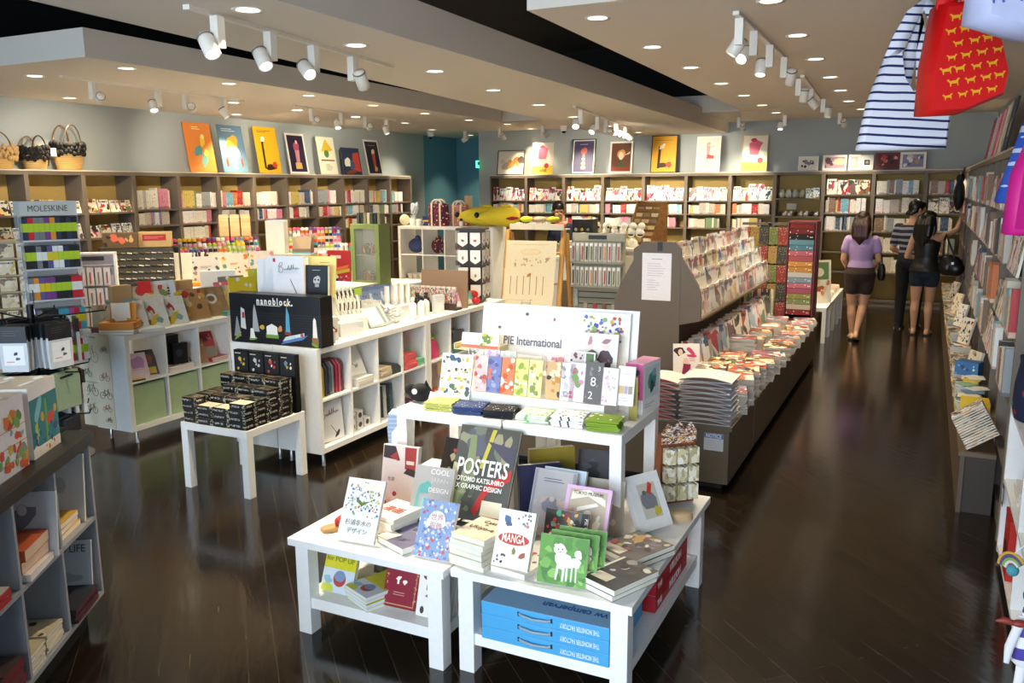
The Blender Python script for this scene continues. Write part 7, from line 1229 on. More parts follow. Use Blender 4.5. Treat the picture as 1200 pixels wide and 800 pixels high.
# ---- tall cube shelf: on top and inside
CT = 1.4525
t = T('glass_bouquet', 'clear glass ornament of leaves with a blue top on the tall cube shelf', 'ornament', (-6.32, 9.9, CT))
put('vase', MB().lathe([(.05, 0), (.06, .08), (.035, .12), (.05, .14)], 16), m('#d9dcde', .1), t)
for i in range(16):
    a = i*2.4; put('glass_leaf', MB().ball((0, 0, .06), (.018, .006, .06), n=8, k=6), m('#dfe6ea', .05), t, (.03*math.cos(a), .03*math.sin(a), .13+.006*i), (.7*math.sin(a), .7*math.cos(a)*(.3+.05*(i % 5)), a))
put('blue_bird', MB().ball((0, 0, .28), (.04, .03, .03)), m('#9ac4e6', .2), t)
t = T('round_clock', 'cream round clock leaning on the tall cube shelf', 'clock', (-6.42, 9.85, CT), rad(10)); put('case', MB().lathe([(0, 0), (.07, 0), (.075, .02), (.06, .03), (0, .03)], 24).mesh('case'), m('#d9cfae', .5), t, (0, 0, .078), (PI/2, 0, 0)); put('feet', MB().ball((-.03, 0, .008), .008).ball((.03, 0, .008), .008), m('#8a6a3a'), t)
for i in range(2): S('mug', f'white mug with grey letters on the tall cube shelf, {["left", "right"][i]} one', 'mug', MB().lathe([(.035, 0), (.038, .09), (.034, .09), (.032, .006), (0, .006)], 18).tube([(.036, 0, .07), (.06, 0, .06), (.06, 0, .035), (.036, 0, .025)], .005, 6), m('#e4e2dc', .3), (-6.28+.1*i, 9.82, CT), .6, 'white mugs')
carton('blue box with yellow dots on the tall cube shelf', -6.07, 9.9, CT, .16, .08, .13, m('#2a3468', .4), 0, None, [('r', .1, .45, .9, .6, '#d9b83c'), ('e', .7, .2, .12, .12, '#d05a5a')])
def tote(label, x, y, z, w, h, mat, g, s=1., yaw=0):
    t = T('tote_bag', label, 'bag', (x, y, z), rad(yaw), g); put('body', MB().loft([[(q*w/2*math.cos(2*PI*k/20)*(abs(math.cos(2*PI*k/20))**-.35 if abs(math.cos(2*PI*k/20)) > .05 else 1), q*.07*math.sin(2*PI*k/20), zz) for k in range(20)] for q, zz in ((.98, 0), (1., h*.4), (.94, h*.85), (.9, h))]), mat, t)
    for sy in (-.05, .05): put('handle', MB().tube([(w*.25*math.cos(PI*i/10), sy, h-.02+(.07*s)*math.sin(PI*i/10)) for i in range(11)], .012, 8), m('#e0d4ba', .8), t)
    put('strap', MB().box(-w*.24, -.076, .0, -w*.16, -.072, h).box(w*.16, -.076, 0, w*.24, -.072, h), m('#e0d4ba', .8), t)
tote('maroon patterned tote bag with cream straps, left on the tall cube shelf', -5.92, 9.9, CT, .32, .3, dots('#5a1a3a', '#e2c8a0', 30, .3, 'xz', '#c2304a'), 'patterned totes'); tote('peach patterned tote bag behind the yellow plush toys', -5.66, 10.0, CT, .27, .28, dots('#b8766a', '#e9c8a0', 30, .32, 'xz', '#8a4a5a'), 'patterned totes', yaw=6)
S('kraft_sign', 'kraft card standing behind the peach tote', 'sign', B(-.06, 0, 0, .06, .005, .4), KRAFT, (-5.55, 10.07, CT))
def plush_dog(label, x, y, yaw, seed):
    t = T('plush_cushion', label, 'plush toy', (x, y, CT), rad(yaw), 'yellow plush cushions'); t.scale = (1.12, 1.12, 1.16); y_ = m('#f2d83a', .95)
    put('body', MB().loft([[(q*math.cos(2*PI*k/18)*.12, xx, .115+q*.115*math.sin(2*PI*k/18)) for k in range(18)] for xx, q in ((-.26, .12), (-.22, .35), (-.14, .62), (-.03, .9), (.08, 1.), (.18, .95), (.24, .7), (.26, .3))]), y_, t)
    put('nose', MB().ball((0, -.26, .135), (.035, .03, .033)), m('#141212', .5), t); put('mouth', MB().ball((.085, .12, .1), (.04, .1, .03)), m('#b8281c', .8), t); put('ear', MB().ball((.0, .1, .23), (.05, .06, .02)), y_, t)
plush_dog('yellow plush animal cushion with black nose, beside the peach tote on the tall shelf', -5.34, 9.96, 62-110, 1); plush_dog('yellow plush animal cushion with black nose, at the right end of the tall shelf', -5.0, 9.86, 66-110, 2)
t = T('toy_penguin', 'small black and white toy before the yellow cushions', 'toy', (-5.5, 9.77, CT)); put('body', MB().ball((0, 0, .04), (.03, .025, .04)), m('#e6e6e2', .6), t); put('head', MB().ball((0, 0, .09), .02), m('#1c1c20', .6), t)
for i, (x, z, lab, col, col2) in enumerate([(-6.28, 1.085, 'blue round cushion pouch in the top left compartment of the tall shelf', '#3a4a7a', '#3a4a7a'), (-5.95, 1.085, 'maroon patterned bag in the second top compartment of the tall shelf', '#5a1a34', '#e0c49a'), (-5.84, 1.085, 'dark maroon bag beside it in the second top compartment', '#4a1a30', '#e0c49a'), (-5.58, 1.085, 'peach patterned bag in the third top compartment of the tall shelf', '#b8785f', '#e9cfa8')]):
    S('soft_bag', lab, 'bag', MB().ball((0, 0, .1), (.12 if i == 0 else .085, .08, .1)).ball((.02, 0, .2), (.04, .04, .04)), dots(col, col2, 34, .3, 'xz'), (x, 9.9, CT-.37), 0)
for i in range(4): S('wrapped_ornament', f'silver wrapped ornament in the top left compartment of the tall shelf, {nth(i)} up', 'ornament', MB().ball((0, 0, .03), (.045, .04, .032)), m('#b9beb8', .25), (-6.14, 9.88, CT-.372+.066*i), 0, 'silver ornaments')
for i in range(8): S('china_cup', f'small white cup in the second row of the tall cube shelf, {nth(i)} from the left', 'cup', MB().lathe([(.03, 0), (.045, .07), (.04, .07), (.028, .008), (0, .008)], 14), m('#e2ddd0', .3), (-6.36+.09*(i % 3)+(.35 if i > 4 else 0), 9.85+.09*(i % 2), .735), 0, 'white cups')
for i in range(12): S('thin_book', f'thin book in the right column of the tall cube shelf, {nth(i)} along', 'book', book_mesh(.2, .24, .02), [spine(SPC[[0, 2, 10, 0, 5, 8][i % 6]], ACC[1]), PAGES], (-5.36+.026*i, 9.76, 1.078), 0, 'thin books in the tall shelf')
for i in range(12): S('thin_book', f'thin book in the lower right column of the tall cube shelf, {nth(i)} along', 'book', book_mesh(.2, .24, .02), [spine(SPC[[9, 5, 0, 2, 6, 0][i % 6]], ACC[1]), PAGES], (-5.36+.026*i, 9.76, 0.735), 0, 'thin books in the tall shelf')
# ---- dark card spinner on the far end of the counter
t = T('card_spinner', 'dark brown square spinner with white cards on the counter', 'display rack', (-3.93, 7.2, CZ), rad(12)); DB = m('#2f2624', .45)
put('core', B(-.1, -.1, 0, .1, .1, .7), DB, t); put('cap', B(-.13, -.13, .69, .13, .13, .71), DB, t)
for q in range(4):
    for zz in range(4):
        for k in range(2):
            hd = bpy.data.objects.new('card_pocket', None); COL.objects.link(hd); hd.parent = t; hd.rotation_euler = (0, 0, q*PI/2)
            x = -.062+.124*k; z0 = .03+.165*zz
            put('pocket', MB().prism([(x-.058, z0), (x+.058, z0), (x+.058, z0+.05), (x+.03, z0+.03), (x, z0+.012), (x-.03, z0+.03), (x-.058, z0+.05)], -.136, -.132, 'xz'), DB, hd)
            put('card', B(x-.05, -.13, z0+.004, x+.05, -.126, z0+.145), m('#e9e6e4', .5), hd); picture(hd, .1, .14, [('b', .5, .5, .16, .08, ['#a8484a', '#6a6a5a', '#8a7a5a', '#5a5048'][(zz+k) % 4])], -.1306, ox=x, oz=z0, seed=zz*3+k)
# ---- wooden poster rack
t = T('poster_rack', 'wooden A-frame rack of kraft chart posters', 'display rack', (-3.55, 7.85, 0), rad(4)); W1 = wood('#b8823c', '#d2a25a', 6, .5, 'z')
for x in (-.32, .28):
    put('leg', MB().loft([[(x-.02, -.3, 0), (x+.02, -.3, 0), (x+.02, -.26, 0), (x-.02, -.26, 0)], [(x-.02, .02, 1.53), (x+.02, .02, 1.53), (x+.02, .06, 1.53), (x-.02, .06, 1.53)]]), W1, t)
    put('leg', MB().loft([[(x+.0, .34, 0), (x+.04, .34, 0), (x+.04, .38, 0), (x+.0, .38, 0)], [(x+.0, .04, 1.5), (x+.04, .04, 1.5), (x+.04, .08, 1.5), (x+.0, .08, 1.5)]]), W1, t)
for z in (.4, .7, 1., 1.3): put('rung', MB().tube([(-.32, -.28+.21*z, z), (.28, -.28+.21*z, z)], .012, 8), W1, t)
for i, (z, h, sh) in enumerate([(1.13, .3, [('e', .5, .62, .22, .1, '#cdb48c'), ('e', .5, .62, .2, .085, '#dcc9a4'), ('s', .08, .15, .92, .42, .025, 18, ['#b89a70', '#c8a888', '#a88a64']), ('l', .1, .82, .9, .92, 1, '#b8a07a')]), (.86, .29, [('r', .1+.14*k, .1, .115+.14*k, .75, '#8f7350') for k in range(6)]+[('b', .5, .78, .05, .06, '#b8704a')]), (.6, .27, [('l', .05, .8, .95, .95, 1, '#b8a88a')])]):
    p = T('kraft_poster', f'kraft chart poster hanging on the wooden rack, {["top", "second", "third"][i]} one', 'poster', (-3.57, 7.85-.37+.2*z+.03, z), 0, None, Euler((rad(-10), 0, rad(4)))); put('sheet', B(-.27, -.002, 0, .27, 0, h), m('#dccfb2', .8), p); picture(p, .5, h, sh, -.0024, seed=i)
    if i == 2: bike(p, -.02, .13, .17, '#6a7a86')
for i, c in enumerate(['#e0d6c8', '#c2c2ba', '#d9cfae', '#b8302c', '#c9c92c', '#b8a88a', '#b5b52c']): S('pencil_pouch', f'{["zebra striped", "black striped", "cream striped", "red", "lime", "tan", "olive lime"][i]} pouch heaped on top of the wooden rack', 'pouch', MB().ball((0, 0, .03), (.07, .045, .03)), stripes(c, '#4a4a44', 40, 'x', .4) if i < 3 else m(c, .8), (-3.78+.15*(i % 4) if i < 4 else -3.7+.15*(i-4), 7.94, 1.5425+.062*(i > 3)), .06*i)
S('pouch_tray', 'cream tray on top of the wooden rack', 'tray', MB().box(-.3, -.08, 0, .3, .08, .01).box(-.3, -.09, 0, .3, -.08, .06), m('#cfc6b0', .6), (-3.55, 7.94, 1.532))
# ---- grey rack of packed pens
t = T('packet_rack', 'grey slatted rack with two rows of packed pens', 'display rack', (-2.95, 8.05, 0), rad(3)); GR = m('#9a9682', .5)
put('panel', B(-.27, 0, .0, .27, .03, 1.49), GR, t); put('header', B(-.27, -.03, 1.42, .27, 0, 1.5), m('#a8a48e', .5), t); put('sign_plate', B(-.1, -.034, 1.44, .09, -.03, 1.48), m('#1f1d1a', .4), t)
for z in (1.2, .96): put('rail', B(-.27, -.1, z, .27, 0, z+.02), GR, t)
for z in (.9, .84, .78, .7, .62): put('slat_groove', B(-.26, -.004, z, .26, 0, z+.01), m('#4a4636', .7), t)
for r_, z in enumerate((1.22, .98)):
    for c_ in range(11):
        p = T('packed_pen', f'pen in a clear packet, {nth(c_)} across in the {["upper", "lower"][r_]} row of the grey rack', 'pen', (-2.95-.24+.048*c_, 8.05-.08, z+.0005), rad(RND.uniform(-4, 4)), 'packed pens'); put('packet', B(-.02, -.012, 0, .02, .0, .19), m('#c2c2b8', .15), p); put('pen', MB().tube([(0, -.015, .02), (.003, -.015, .15)], .006, 6), m(['#b83a3a', '#1f2024', '#8a4a7a', '#d9d9d0', '#6a7a4a', '#d9a04a', '#c2505a', '#9a9a92'][(c_*3+r_) % 8], .4), p); put('price_dot', B(-.012, -.0135, .155, .012, -.012, .18), m('#ecebe4'), p)
for i in range(5): S('pen_blister', f'single packed pen low on the grey rack, {nth(i)} from the left', 'pen', B(-.018, -.02, 0, .018, 0, .17), m(['#9ab0b4', '#b5b0a0', '#c23a4a', '#8a5a3a', '#b8b4a4'][i], .3), (-3.18+.1*i, 8.04, .62+.14*(i == 0)), rad(3), 'low packed pens')
# ---- toys and racks beyond
for i in range(11): S('plush_sheep', f'small white fluffy toy on the counter behind the packed pen rack, {nth(i)} of the heap', 'plush toy', MB().ball((0, 0, .05), (.05, .055, .05)).ball((.03, -.03, .08), .03), m(['#ece6d6', '#e2dccb', '#f0ebdf'][i % 3], .95), (-3.55+.12*(i % 6), 9.1+.2*(i//6)+.05*(i % 2), 1.2805), i*1.1, 'white plush toys')
for i in range(6): S('panda_toy', f'black and white toy stacked above the white plush toys, {nth(i)} of six', 'plush toy', MB().ball((0, 0, .06), (.045, .05, .06)).ball((0, -.02, .13), .042), dots('#eae6da', '#1c1a1c', 20, .3, 'xz'), (-3.42+.1*i, 9.3, 1.385), .4*i, 'black and white toys')
t = T('wooden_tower', 'brown wooden tower of small slots on the counter by the plush toys', 'display rack', (-3.05, 9.68, 1.2805), rad(-28)); t.scale = (.9, .9, .6); WT = wood('#6a4526', '#8a6236')
put('body', MB().prism([(.0, 0), (.3, 0), (.3, .82), (.2, .82)], -.22, .22, 'yz'), WT, t); put('side', MB().prism([(-.01, 0), (.31, 0), (.31, .84), (.19, .84)], -.24, -.22, 'yz'), wood('#9a6a30', '#b5853f'), t)
for r_ in range(6):
    for c_ in range(3): put('slot_card', B(-.19+.14*c_, -.012+.036*r_, .06+.12*r_, -.08+.14*c_, .02+.036*r_, .13+.12*r_), m(['#c9b48a', '#8a7a5a', '#d9ccb0', '#a8905f'][(r_+c_) % 4]), t)
t = T('charm_spinner', 'black spinner of small charms beside the shop assistant', 'display rack', (-3.36, 8.72, .9505)); put('body', B(-.12, -.08, 0, .12, .08, .66), m('#1a1c1a', .5), t)
for r_ in range(4):
    for c_ in range(3): put('charm', MB().ball((-.07+.07*c_, -.09, .1+.15*r_), .018, n=8, k=5), m(['#c9c9c0', '#d9b84a', '#8a9aa0'][(r_+c_) % 3], .3), t)
S('spinner_table', 'taupe pedestal under the black charm spinner', 'pedestal', B(-.2, -.2, 0, .2, .2, .95), EP, (-3.36, 8.74, 0))
for i in range(4): carton(f'cream box on the cash counter, {nth(i)} from the left', -4.55+.28*i, 10.5, 1.05, .22, .16, .16+.04*(i % 2), m(['#cfc6ae', '#c2b89c', '#d9d2c0', '#b8b89a'][i]), 5*i, 'boxes on the cash counter')
# ---- things on the far tables behind the island
for i in range(10): S('grey_folder', f'grey folder standing on the far counter, {nth(i)} from the left', 'folder', B(-.008, -.1, 0, .008, .1, .3), m('#8f8b84', .6), (-2.35+.022*i, 9.15, .9505), 0, 'grey folders') if i < 0 else None
# ================================================================== people
def bake(mb, voxel, smooth=5, name='body'):
    o = bpy.data.objects.new('tmp', mb.mesh('tmp')); COL.objects.link(o)
    r = o.modifiers.new('r', 'REMESH'); r.mode = 'VOXEL'; r.voxel_size = voxel; r.use_smooth_shade = True
    s = o.modifiers.new('s', 'SMOOTH'); s.factor = .5; s.iterations = smooth
    dg = bpy.context.evaluated_depsgraph_get(); me = bpy.data.meshes.new_from_object(o.evaluated_get(dg)); me.name = name
    bpy.data.objects.remove(o); return me
def limb(mb, pts, rs, n=14):
    for i in range(len(pts)-1):
        a, b = Vector(pts[i]), Vector(pts[i+1]); mb.tube([a, b], [rs[i], rs[i+1]], n)
    for p, r in zip(pts, rs): mb.ball(p, r, n=12, k=8)
def torso(mb, rings, grow=0., n=24):
    mb.loft([[(cx+(rx+grow)*math.cos(2*PI*k/n), cy+(ry+grow)*math.sin(2*PI*k/n), z) for k in range(n)] for z, cx, cy, rx, ry in rings])
def foot(mb, ank, toe_dir, L=.2, pitch=0.):
    a = Vector(ank); d = Vector(toe_dir).normalized(); z = Vector((0, 0, 1))
    heel = a-d*.045-z*.045; toe = a+d*(L-.06)-z*(.052+pitch)
    limb(mb, [a, heel], [.032, .03]); limb(mb, [heel+z*.0, a+d*.06-z*.035, toe], [.03, .034, .026])
    for k in range(5):
        s = Vector((-d.y, d.x, 0))*(-.026+.013*k); limb(mb, [toe+s*.8, toe+s+d*(.035-.004*abs(k-1))-z*.004], [.012, .009], 8)
def hand(mb, wrist, direc, palm_n, curl=.35, side=1, sc=1.):
    w = Vector(wrist); d = Vector(direc).normalized(); nrm = Vector(palm_n).normalized(); s = d.cross(nrm).normalized()*side
    for q in (-.024, -.008, .008, .024): limb(mb, [w+s*q*.6*sc, w+d*.085*sc+s*q*1.25*sc], [.015*sc, .0125*sc], 8)
    for i, q in enumerate((-.03, -.01, .01, .03)):
        L = (.068, .078, .074, .058)[i]*sc; p = w+d*.085*sc+s*q*sc; dd = d
        for seg in range(3):
            dd = (dd+nrm*curl*(.5+.4*seg)).normalized(); e = p+dd*L*(.45, .32, .23)[seg]; limb(mb, [p, e], [.0105*sc, .0095*sc], 8); p = e
    t0 = w+d*.025*sc-s*.026*sc; limb(mb, [t0, t0+(d*.6-s*.7+nrm*.3).normalized()*.04*sc, t0+(d*1.3-s*.75+nrm*.5).normalized()*.075*sc], [.015*sc, .012*sc, .0105*sc], 8)
def head(mb, c, yaw=0., tilt=0., s=1.):
    R_ = Matrix.Rotation(yaw, 4, 'Z') @ Matrix.Rotation(tilt, 4, 'X'); old = mb.M; mb.M = Matrix.Translation(Vector(c)) @ R_ @ Matrix.Scale(s, 4)
    mb.ball((0, -.01, .02), (.076, .094, .098), n=20, k=14); mb.ball((0, .03, -.05), (.055, .062, .062), n=16, k=10)           # face looks to +y
    mb.ball((0, .098, -.015), (.012, .018, .022)); mb.ball((0, .088, -.06), (.024, .012, .008)); mb.ball((0, .08, -.092), (.028, .02, .018))
    for q in (-1, 1): mb.ball((q*.077, -.005, -.01), (.012, .022, .034), n=10, k=8); mb.ball((q*.035, .078, -.03), (.022, .014, .018)); mb.ball((q*.032, .084, .025), (.024, .01, .006))
    mb.M = old
    return R_
def eyes(parent, c, R_):
    for q in (-1, 1):
        p = Vector(c)+R_ @ Vector((q*.032, .085, .006)); put('eye', MB().ball((0, 0, 0), (.012, .006, .007), n=10, k=6), m('#2a1c16', .2), parent, tuple(p), R_.to_euler())
SKIN = NT('skin', .5); SKIN.color('#c99a78'); SKIN.b.inputs['Subsurface Weight'].default_value = .08; SKIN.b.inputs['Subsurface Radius'].default_value = (.02, .008, .004); SKIN = SKIN.m
HAIR = NT('dark hair', .4); _x, _y, _z = HAIR.sep(HAIR.coord('Object')); _n = HAIR.n('TexNoise', {'Vector': HAIR.comb(HAIR.math('MULTIPLY', _x, 60.), HAIR.math('MULTIPLY', _y, 60.), HAIR.math('MULTIPLY', _z, 4.)), 'Scale': 1.}).outputs[0]
HAIR.color(HAIR.ramp(_n, [(.3, '#160c0a'), (.7, '#4a2018')], 'LINEAR')); HAIR.bump(_n, .5, .01); HAIR = HAIR.m
HAIR2 = NT('black hair', .35); HAIR2.color('#0f0b0a'); HAIR2 = HAIR2.m
def hairmesh(c, R_, locks, front=False, s=1.):
    b = MB(); b.M = Matrix.Translation(Vector(c)) @ R_ @ Matrix.Scale(s, 4)
    b.ball((0, -.022, .032), (.088, .098, .1), n=20, k=14); b.ball((0, .03, .075), (.07, .07, .05), n=14, k=10)
    for pts, rs in locks: limb(b, pts, rs, 10)
    return bake(b, .009, 3, 'hair')
FEM = [(.74, 0, 0, .05, .06), (.78, 0, -.005, .14, .105), (.86, 0, -.01, .172, .122), (.94, 0, 0, .148, .105), (1.02, 0, .0, .122, .092), (1.12, 0, .0, .138, .105), (1.2, 0, .0, .152, .112), (1.28, 0, -.005, .165, .085), (1.32, 0, -.01, .12, .065), (1.36, 0, -.01, .058, .055), (1.44, 0, .0, .048, .05)]
# ---- woman in lilac, walking away
t = T('person', 'woman in a lilac t-shirt and dark shorts walking away down the aisle', 'person', (-.72, 11.55, 0), rad(4))
b = MB(); torso(b, FEM)
Lh, Lk, La = (-.085, 0, .82), (-.075, .04, .44), (-.05, .02, .075); Rh, Rk, Ra = (.085, 0, .82), (.06, .02, .44), (.0, -.12, .115)
for h_, k_, a_ in ((Lh, Lk, La), (Rh, Rk, Ra)):
    mid = tuple(Vector(k_)*.7+Vector(a_)*.3-Vector((0, .018, 0))); limb(b, [h_, tuple((Vector(h_)+Vector(k_))/2), k_, mid, a_], [.09, .074, .052, .053, .031])
foot(b, La, (-.15, 1, 0)); foot(b, Ra, (.1, 1, 0), .2, .05)
for s in (-1, 1):
    sh, el, wr = (s*.162, -.01, 1.27), (s*.205, .0, 1.03), (s*.16, .16, .92); limb(b, [sh, el, wr], [.047, .036, .025]); hand(b, wr, (-s*.5, 1, -.1), (-s, -.2, -.4), .35, s)
hc = (0.0, .02, 1.51); Rm = head(b, hc, rad(-12), rad(-8)); put('body', bake(b, .008, 4), SKIN, t); eyes(t, hc, Rm)
b = MB(); torso(b, [(.93, 0, -.002, .15, .11)]+[r for r in FEM if .93 < r[0] < 1.33], .013)
for s in (-1, 1): limb(b, [(s*.15, -.01, 1.275), (s*.185, -.006, 1.16)], [.064, .06])
put('t_shirt', bake(b, .011, 3, 't_shirt'), m('#a98fc0', .85), t)
b = MB(); torso(b, [r for r in FEM if r[0] < .96], .016)
for s, k_ in ((-1, Lk), (1, Rk)): q = Vector((s*.085, 0, .82)); limb(b, [tuple(q), tuple(q+(Vector(k_)-q)*.42)], [.102, .096])
put('shorts', bake(b, .011, 3, 'shorts'), m('#33221c', .85), t)
put('hair', hairmesh(hc, Rm, [([(x, -.07, .02), (x*1.1, -.1, -.08), (x*1.05, -.1, -.2), (x*.7, -.09, z)], [.045, .05, .042, .015]) for x, z in ((-.06, -.25), (-.03, -.28), (.0, -.3), (.03, -.27), (.06, -.24))]+[([(s*.07, -.02, .02), (s*.085, -.03, -.1), (s*.08, -.05, -.2)], [.03, .03, .015]) for s in (-1, 1)]), HAIR, t)
for a_, sl in ((La, 0.), (Ra, .2)): put('sandal', B(-.04, -.075, -.02, .04, .15, 0), m('#2a1c16', .6), t, (a_[0], a_[1], a_[2]-.07+(.02 if not sl else .0)), (-sl, 0, .0)); put('sandal_strap', MB().tube([(-.036, .04, -.005), (-.02, .06, .04), (.02, .06, .04), (.036, .04, -.005)], .008, 6), m('#2a1c16', .6), t, (a_[0], a_[1], a_[2]-.07), (-sl, 0, 0))
t = T('handbag', 'black handbag hanging at the right hip of the woman in lilac', 'handbag', (-.475, 11.6, .78), rad(8)); put('body', MB().loft([[(q*.05*math.cos(2*PI*k/16), q*.12*math.sin(2*PI*k/16), z) for k in range(16)] for q, z in ((.8, 0), (1., .05), (.95, .14), (.6, .2))]), m('#0e0d0e', .4), t); put('strap', MB().tube([(0, -.08, .18), (-.01, -.06, .3), (-.02, .02, .34), (-.01, .07, .18)], .009, 8), m('#0e0d0e', .4), t)
# ---- woman in black top reaching to the shelf
t = T('person', 'woman in a black sleeveless top and denim shorts reaching towards the right bookcase', 'person', (.02, 12.3, 0), rad(-8))
b = MB(); torso(b, FEM)
LL = [(-.085, 0, .82), (-.09, .02, .44), (-.085, -.0, .075)]; RR = [(.085, 0, .82), (.075, .03, .44), (.08, .01, .075)]
for h_, k_, a_ in (LL, RR):
    mid = tuple(Vector(k_)*.7+Vector(a_)*.3-Vector((0, .02, 0))); limb(b, [h_, tuple((Vector(h_)+Vector(k_))/2), k_, mid, a_], [.09, .074, .052, .053, .031]); foot(b, a_, (.12 if a_[0] > 0 else -.05, 1, 0))
limb(b, [(.16, -.0, 1.28), (.31, .16, 1.38), (.33, .36, 1.52)], [.046, .035, .024]); hand(b, (.33, .36, 1.52), (.15, .9, .45), (0, .3, -1), .12, 1)
limb(b, [(-.16, -.01, 1.27), (-.23, .0, 1.03), (-.07, .17, 1.0)], [.046, .036, .025]); hand(b, (-.07, .17, 1.0), (1, .35, .05), (0, -.6, -.4), .3, -1)
hc = (.0, .02, 1.5); Rm = head(b, hc, rad(-25), rad(-6)); put('body', bake(b, .008, 4), SKIN, t); eyes(t, hc, Rm)
b = MB(); torso(b, [(.84, 0, -.006, .185, .135), (.9, 0, -.002, .168, .125)]+[r for r in FEM if .9 < r[0] < 1.27]+[(1.27, 0, 0, .13, .085)], .014); b.tube([(-.09, -.06, 1.24), (-.09, -.02, 1.33), (-.09, .07, 1.24)], .02); b.tube([(.09, -.06, 1.24), (.09, -.02, 1.33), (.09, .07, 1.24)], .02)
put('top', bake(b, .011, 3, 'top'), m('#17160f', .45), t)
b = MB(); torso(b, [r for r in FEM if r[0] < .92], .015)
for q in (LL, RR): u = Vector(q[0]); limb(b, [tuple(u), tuple(u+(Vector(q[1])-u)*.3)], [.1, .097])
put('denim_shorts', bake(b, .011, 3, 'shorts'), m('#1c2634', .85), t)
put('hair', hairmesh(hc, Rm, [([(x, -.07, .02), (x*1.15, -.1, -.08), (x*1.2, -.11, -.2), (x*1.0, -.1, z)], [.046, .052, .045, .018]) for x, z in ((-.07, -.3), (-.035, -.34), (.0, -.35), (.035, -.33), (.07, -.28))]+[([(s*.07, -.01, .03), (s*.09, -.0, -.1), (s*.09, -.02, -.24)], [.032, .033, .015]) for s in (-1, 1)]), HAIR2, t)
for q in (LL, RR): put('sandal', B(-.04, -.075, 0, .04, .16, .018), m('#1c1614', .6), t, (q[2][0], q[2][1]-.0, 0)); put('sandal_strap', MB().tube([(-.036, .05, .01), (-.02, .065, .055), (.02, .065, .055), (.036, .05, .01)], .007, 6), m('#1c1614', .6), t, (q[2][0], q[2][1], 0))
t = T('shoulder_bag', 'large slouchy black shoulder bag on the right side of the woman in black', 'handbag', (.315, 12.16, .8), rad(-10)); t.scale = (.86, .86, 1.)
put('body', bake(MB().ball((0, 0, .14), (.165, .085, .13)).ball((.05, -.01, .1), (.14, .09, .1)).ball((-.05, 0, .11), (.13, .09, .11)).ball((-.04, 0, .2), (.12, .07, .08)), .012, 3, 'bag'), m('#0c0b0c', .35), t)
put('strap', MB().tube([(-.12, .03, .24), (-.13, .06, .45), (-.1, .04, .53), (-.05, -.06, .45), (.05, -.05, .24)], .014, 8), m('#0c0b0c', .4), t); put('buckle', MB().box(.02, -.115, .16, .05, -.105, .19), STEEL, t)
t = T('hanging_backpack', 'black bag hanging at the front of the right bookcase near the couple', 'bag', (.36, 13.0, 1.62), 0); put('body', MB().ball((0, 0, .2), (.07, .12, .2)).ball((0, 0, .42), (.05, .09, .08)), m('#0d0c0d', .6), t); put('strap', MB().tube([(0, -.04, .46), (.04, 0, .56), (0, .04, .46)], .012, 6), m('#0d0c0d', .6), t)
# ---- man in the striped shirt
t = T('person', 'man in a navy striped shirt and black trousers standing behind the woman in black', 'person', (-.16, 12.74, 0), rad(-12)); K = 1.08
MAL = [(z*K, cx, cy, rx*q, ry*1.02) for (z, cx, cy, rx, ry), q in zip(FEM, (1, .98, .96, 1.02, 1.18, 1.2, 1.2, 1.2, 1.15, 1.1, 1.1))]
b = MB(); torso(b, MAL)
ml = [[(s*.09, 0, .88), (s*.1, .02, .48), (s*.1, .0, .085)] for s in (-1, 1)]
for q in ml: limb(b, q, [.09, .058, .036]); foot(b, q[2], (.1*q[2][0]/.1, 1, 0), .23)
limb(b, [(-.19, 0, 1.38), (-.25, .02, 1.1), (-.18, .22, 1.02)], [.052, .042, .028]); hand(b, (-.18, .22, 1.02), (.4, 1, .1), (1, -.3, -.3), .4, -1, 1.05)
limb(b, [(.19, 0, 1.38), (.24, .05, 1.12), (.2, .26, 1.1)], [.052, .042, .028]); hand(b, (.2, .26, 1.1), (-.2, 1, .1), (-1, -.3, -.3), .4, 1, 1.05)
hc = (.02, .03, 1.63); Rm = head(b, hc, rad(-48), rad(-14), 1.05); put('body', bake(b, .008, 4), SKIN, t); eyes(t, hc, Rm)
b = MB(); torso(b, [r for r in MAL if .96 < r[0] < 1.45], .015)
for s in (-1, 1): limb(b, [(s*.18, 0, 1.39), (s*.235, .015, 1.17)], [.068, .058])
put('striped_shirt', bake(b, .011, 3, 'shirt'), stripes('#1c2236', '#8f92a0', 13, 'z', .42), t)
b = MB(); torso(b, [r for r in MAL if r[0] < 1.02], .014)
for q in ml: limb(b, q, [.105, .075, .062])
put('trousers', bake(b, .011, 3, 'trousers'), m('#0d0d10', .85), t)
put('hair', hairmesh(hc, Rm, [([(s*.06, -.04, -.02), (s*.05, -.08, -.07)], [.035, .025]) for s in (-1, 0, 1)], s=1.05), HAIR2, t)
for q in ml: put('shoe', MB().loft([[(xx*wd, yy, zz) for xx, zz in ((-1, 0), (1, 0), (.9, h_), (-.9, h_))] for yy, wd, h_ in ((-.085, .03, .07), (-.03, .042, .09), (.06, .046, .07), (.15, .045, .045), (.19, .025, .03))]), m('#121214', .5), t, (q[2][0], q[2][1], 0)); put('shoe_sole', B(-.04, -.08, 0, .04, .17, .015), m('#d9d9d6'), t, (q[2][0], q[2][1], 0))
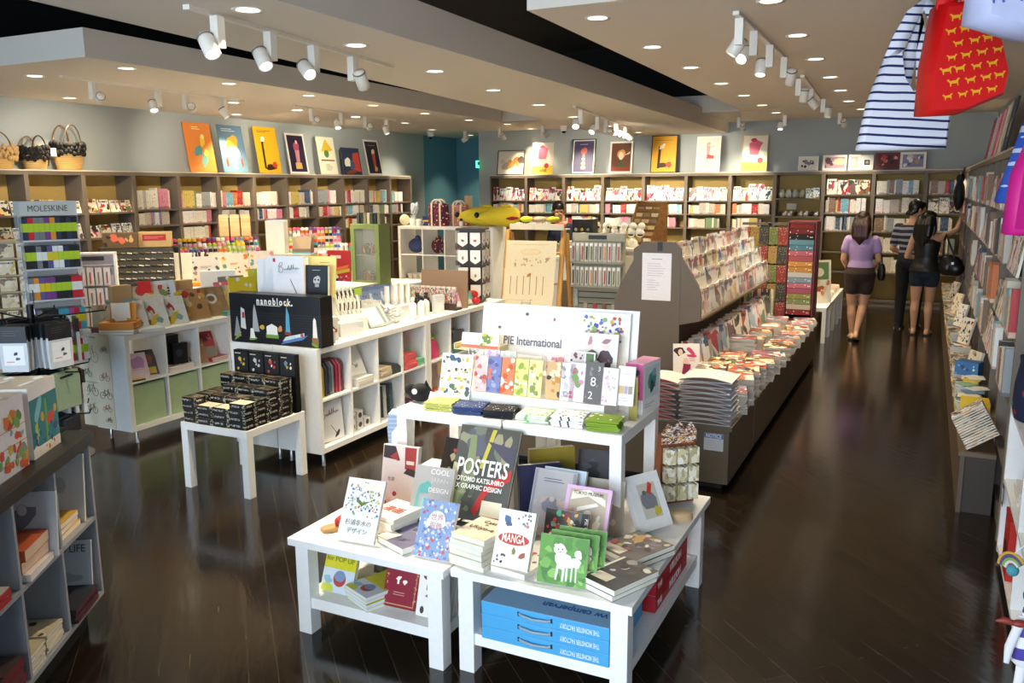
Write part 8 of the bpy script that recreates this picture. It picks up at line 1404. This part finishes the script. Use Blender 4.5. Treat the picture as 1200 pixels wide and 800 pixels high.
# ---- shop assistant behind the cash counter
t = T('person', 'shop assistant with short black hair in a navy shirt, looking down behind the racks', 'person', (-4.74, 11.35, 0), rad(150))
b = MB(); torso(b, MAL)
for q in ml: limb(b, q, [.09, .058, .036]); foot(b, q[2], (0, 1, 0), .23)
for s in (-1, 1): limb(b, [(s*.19, 0, 1.38), (s*.23, .04, 1.1), (s*.14, .27, 1.08)], [.052, .042, .028]); hand(b, (s*.14, .27, 1.08), (-s*.3, 1, 0), (0, 0, -1), .3, s, 1.05)
hc = (.0, .05, 1.63); Rm = head(b, hc, rad(60), rad(-18), 1.05); put('body', bake(b, .009, 4), SKIN, t); eyes(t, hc, Rm)
b = MB(); torso(b, [r for r in MAL if .96 < r[0] < 1.45], .015)
for s in (-1, 1): limb(b, [(s*.18, 0, 1.39), (s*.225, .03, 1.17)], [.068, .058])
put('navy_shirt', bake(b, .011, 3, 'shirt'), m('#1f2a44', .85), t)
b = MB(); torso(b, [r for r in MAL if r[0] < 1.02], .014)
for q in ml: limb(b, q, [.105, .075, .062])
put('trousers', bake(b, .011, 3, 'trousers'), m('#1a1a1e', .85), t)
put('hair', hairmesh(hc, Rm, [([(s*.06, -.04, -.02), (s*.05, -.08, -.07)], [.035, .025]) for s in (-1, 0, 1)], s=1.05), HAIR2, t)
for q in ml: put('shoe', MB().loft([[(xx*wd, yy, zz) for xx, zz in ((-1, 0), (1, 0), (.9, h_), (-.9, h_))] for yy, wd, h_ in ((-.085, .03, .07), (-.03, .042, .09), (.06, .046, .07), (.15, .045, .045), (.19, .025, .03))]), m('#121214', .5), t, (q[2][0], q[2][1], 0))
# ================================================================== view
SC.view_settings.view_transform = 'Standard'; SC.view_settings.look = 'None'; SC.view_settings.gamma = 1.; SC.view_settings.exposure = EXPO
SC.view_settings.use_curve_mapping = False
SC.cycles.max_bounces = 7; SC.cycles.diffuse_bounces = 4; SC.cycles.glossy_bounces = 3; SC.cycles.transparent_max_bounces = 8; SC.cycles.sample_clamp_indirect = 6.; SC.cycles.use_denoising = True
